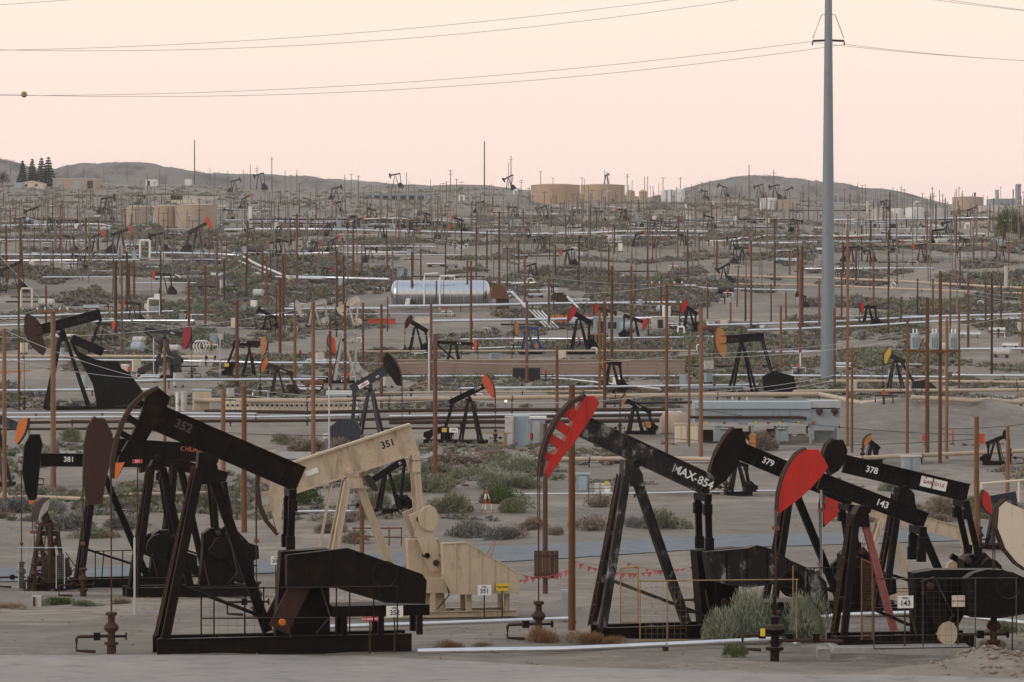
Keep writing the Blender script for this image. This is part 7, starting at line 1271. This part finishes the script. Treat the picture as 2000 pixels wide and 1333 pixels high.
# ------------------------------------------------------------------ trees
def conifer(x, base, top, wpx, label):
    g, s = frame_at(x, base); h = (base - top) / s; w = wpx / s / 2; T = empty('conifer_tree', g, random.uniform(0, 6), label, 'tree', 'conifers by the house')
    b = MB(); b.tube([(0, 0, -0.5), (0, 0, h * 0.5), (0, 0, h * 0.97)], 0.04 * h, 7, True, 0.05); b.build('trunk', M['bark'], T, True)
    n = 2600; r_ = np.random.default_rng(int(x)); t = 1 - r_.random(n) ** 0.6; tier = np.floor(t * 11) / 11; rad = (1 - tier) ** 0.9 * w * 1.35 * (0.35 + 0.5 * r_.random(n) ** 0.5) + 0.1; a = r_.uniform(0, 6.28, n); rad *= 1 + 0.25 * np.sin(a * 3 + tier * 9)
    P = np.stack([np.cos(a) * rad, np.sin(a) * rad, h * (0.1 + 0.9 * tier) - rad * 0.25 + r_.normal(size=n) * 0.15], 1); ax = np.stack([np.cos(a), np.sin(a), -0.35 + 0 * a], 1) + r_.normal(size=(n, 3)) * 0.3; ax /= np.linalg.norm(ax, axis=1)[:, None]
    sd = np.cross(ax, r_.normal(size=(n, 3))); sd /= np.linalg.norm(sd, axis=1)[:, None]; l, wd = h * 0.045, h * 0.018
    V = np.stack([P - ax * l, P + sd * wd, P + ax * l, P - sd * wd], 1).reshape(-1, 3); link('crown', npmesh('crown', V, np.arange(len(V)).reshape(-1, 4), M['conifer']), T)
for a in [(44, 362, 312, 17, 'leftmost slim conifer by the cream house'), (63, 360, 308, 18, 'second conifer, behind the gabled house'), (81, 364, 306, 22, 'third conifer with dense dark crown'), (95, 364, 304, 24, 'widest conifer at the right end of its row')]: conifer(*a)
def broadleaf(x, base, top, wpx, label, mk='green', n=5200):
    g, s = frame_at(x, base); h = (base - top) / s; w = wpx / s / 2; T = empty('leafy_tree', g, 0, label, 'tree'); b = MB(); b.tube([(0, 0, -0.5), (0.1, 0, h * 0.35), (0.3, 0, h * 0.75)], 0.035 * h, 8, True, 0.1)
    for a in range(6): an = a * 1.05 + 0.3; b.tube([(0.05, 0, h * (0.22 + 0.06 * a)), (math.cos(an) * w * 0.4, math.sin(an) * w * 0.4, h * (0.45 + 0.05 * a)), (math.cos(an) * w * 0.7, math.sin(an) * w * 0.7, h * (0.6 + 0.05 * a))], 0.014 * h, 5, True, 0.04)
    b.build('trunk', M['bark'], T, True)
    V, F = leaf_cloud(n, int(x) + 5, 0.10, 0.05, 1.5, 0.3, 14, 0.75, 0.25); V[:, 2] -= V[:, 2].min(); V = V / np.array([1, 1, V[:, 2].max()]) * np.array([w, w, h * 0.97]) + np.array([0, 0, h * 0.04]); link('crown', npmesh('crown', V, F, M[mk]), T)
broadleaf(1962, 470, 396, 44, 'green willow-like tree at the right edge', 'green'); broadleaf(1992, 468, 404, 36, 'duller olive tree behind the green one', 'olive'); broadleaf(4, 362, 328, 26, 'dark rounded tree at the left frame edge', 'conifer', 2200)
# ================================================================== labels of the many look-alikes
LAND = [('the silver tank', 860, 610), ('the largest black pump', 170, 790), ('the crimson-headed pump', 330, 735), ('the amber-headed pump 21', 490, 735), ('the navy pump', 730, 865), ('the orange-headed pump T-274', 905, 865), ('the tan corrugated wall', 1150, 735), ('the air cooler', 1500, 865), ('the three transformers', 1830, 890), ('the amber slab head', 1450, 770), ('the steel tower foot', 1617, 745), ('the yellow-headed pump', 1745, 768), ('the zigzag silver pipe', 500, 530), ('the red-headed slope trio', 240, 500), ('the low tan tanks', 330, 445), ('the far manifold rack', 650, 446), ('the brown hopper', 1090, 600), ('the long far silver pipe', 1100, 462), ('the wide tan skyline tank', 1085, 400), ('the white skyline tanks', 1310, 396), ('the grey hill', 1500, 395), ('the pale tank row', 1780, 430), ('the green tree', 1960, 470), ('the long tan slope pipe', 1750, 560), ('the blue pump', 1030, 690), ('the tan near pump', 760, 1040), ('the tripod marker', 950, 1005), ('MAX-854', 1230, 1050), ('the blue container', 1020, 872), ('the DARCO pump', 1750, 960), ('the tall brown head', 195, 1000), ('the biggest near pump', 400, 930), ('the pale sheds', 1330, 640), ('the white gabled house', 70, 365), ('the lone skyline pump', 770, 368), ('the skyline masts', 500, 362), ('the left edge pumps', 30, 570), ('the far dim pumps', 1430, 490), ('the right slope pumps', 1790, 505), ('the right edge scrub', 1950, 680)]
ORD = ['first', 'second', 'third', 'fourth', 'fifth', 'sixth', 'seventh', 'eighth', 'ninth', 'tenth', 'eleventh', 'twelfth', 'thirteenth', 'fourteenth', 'fifteenth', 'sixteenth', 'seventeenth', 'eighteenth', 'nineteenth', 'twentieth', 'twenty-first', 'twenty-second', 'twenty-third', 'twenty-fourth']
def autolabel(items, groupname, cat):
    by = {}
    for (o, px, row, desc) in items:
        nm = min(LAND, key=lambda l: ((l[1] - px) / 1.0) ** 2 + ((l[2] - row) * 2.2) ** 2)[0]; by.setdefault((desc, nm), []).append((px, o))
    for (desc, nm), v in by.items():
        v.sort(key=lambda t: t[0])
        for i, (px, o) in enumerate(v):
            if len(v) == 1: lab = f'{desc} beside {nm}'
            elif len(v) <= 24: lab = f'{desc}, {ORD[i]} from left of {len(v)} by {nm}'
            else: lab = f'{desc} in the crowd by {nm}'
            tag(o, lab, cat, groupname)
KN = {'w': 'orange-brown', 'r': 'red-brown', 'k': 'dark', 'g': 'grey', 's': 'steel'}
autolabel([(o, x, base, KN[k] + (' crossarm' if arm else '') + (' wooden pole' if o.name.startswith('wood') else ' thin mast')) for (o, x, base, top, k, arm, w) in POLES], 'poles standing over the oil field', 'pole')
autolabel(WIRES, 'thin wires over the field', 'power line')
autolabel(FARX, 'pump jacks on the far slope', 'pump jack')
autolabel(CL, 'small equipment over the field', None)
autolabel(XP, 'thin pipes over the field', 'pipeline')
autolabel(BUSH, 'bushes on the sandy slopes', 'bush')
# ------------------------------------------------------------------ oil stains round the pumps, doubling as painted contact darkness at their bases
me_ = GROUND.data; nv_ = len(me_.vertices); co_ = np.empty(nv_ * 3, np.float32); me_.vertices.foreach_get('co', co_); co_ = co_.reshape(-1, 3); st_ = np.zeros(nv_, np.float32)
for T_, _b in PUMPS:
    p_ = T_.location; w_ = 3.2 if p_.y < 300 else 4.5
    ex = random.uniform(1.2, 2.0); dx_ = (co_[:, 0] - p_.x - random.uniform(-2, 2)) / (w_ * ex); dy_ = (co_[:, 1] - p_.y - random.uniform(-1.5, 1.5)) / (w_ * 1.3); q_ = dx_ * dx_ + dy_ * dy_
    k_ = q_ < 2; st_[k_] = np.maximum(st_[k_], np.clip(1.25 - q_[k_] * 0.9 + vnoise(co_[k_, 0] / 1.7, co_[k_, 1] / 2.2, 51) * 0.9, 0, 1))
a_ = me_.attributes.new('oil_and_contact_shade', 'FLOAT', 'POINT'); a_.data.foreach_set('value', st_)
# ================================================================== haze
m, nt, N, L, B = _nodes('haze_air'); N.remove(B); pv_ = N.new('ShaderNodeVolumePrincipled'); pv_.inputs['Color'].default_value = (0.97, 0.97, 0.98, 1); pv_.inputs['Density'].default_value = 0.00005; pv_.inputs['Anisotropy'].default_value = 0.1
out_ = [n_ for n_ in N if n_.type == 'OUTPUT_MATERIAL'][0]; L.new(pv_.outputs[0], out_.inputs['Volume'])
b = MB(); b.box((0, 2950, 62), (3400, 6400, 176)); hz_ = b.build('haze', m); tag(hz_, 'thin dusk haze over the oil field', None, None, 'stuff')
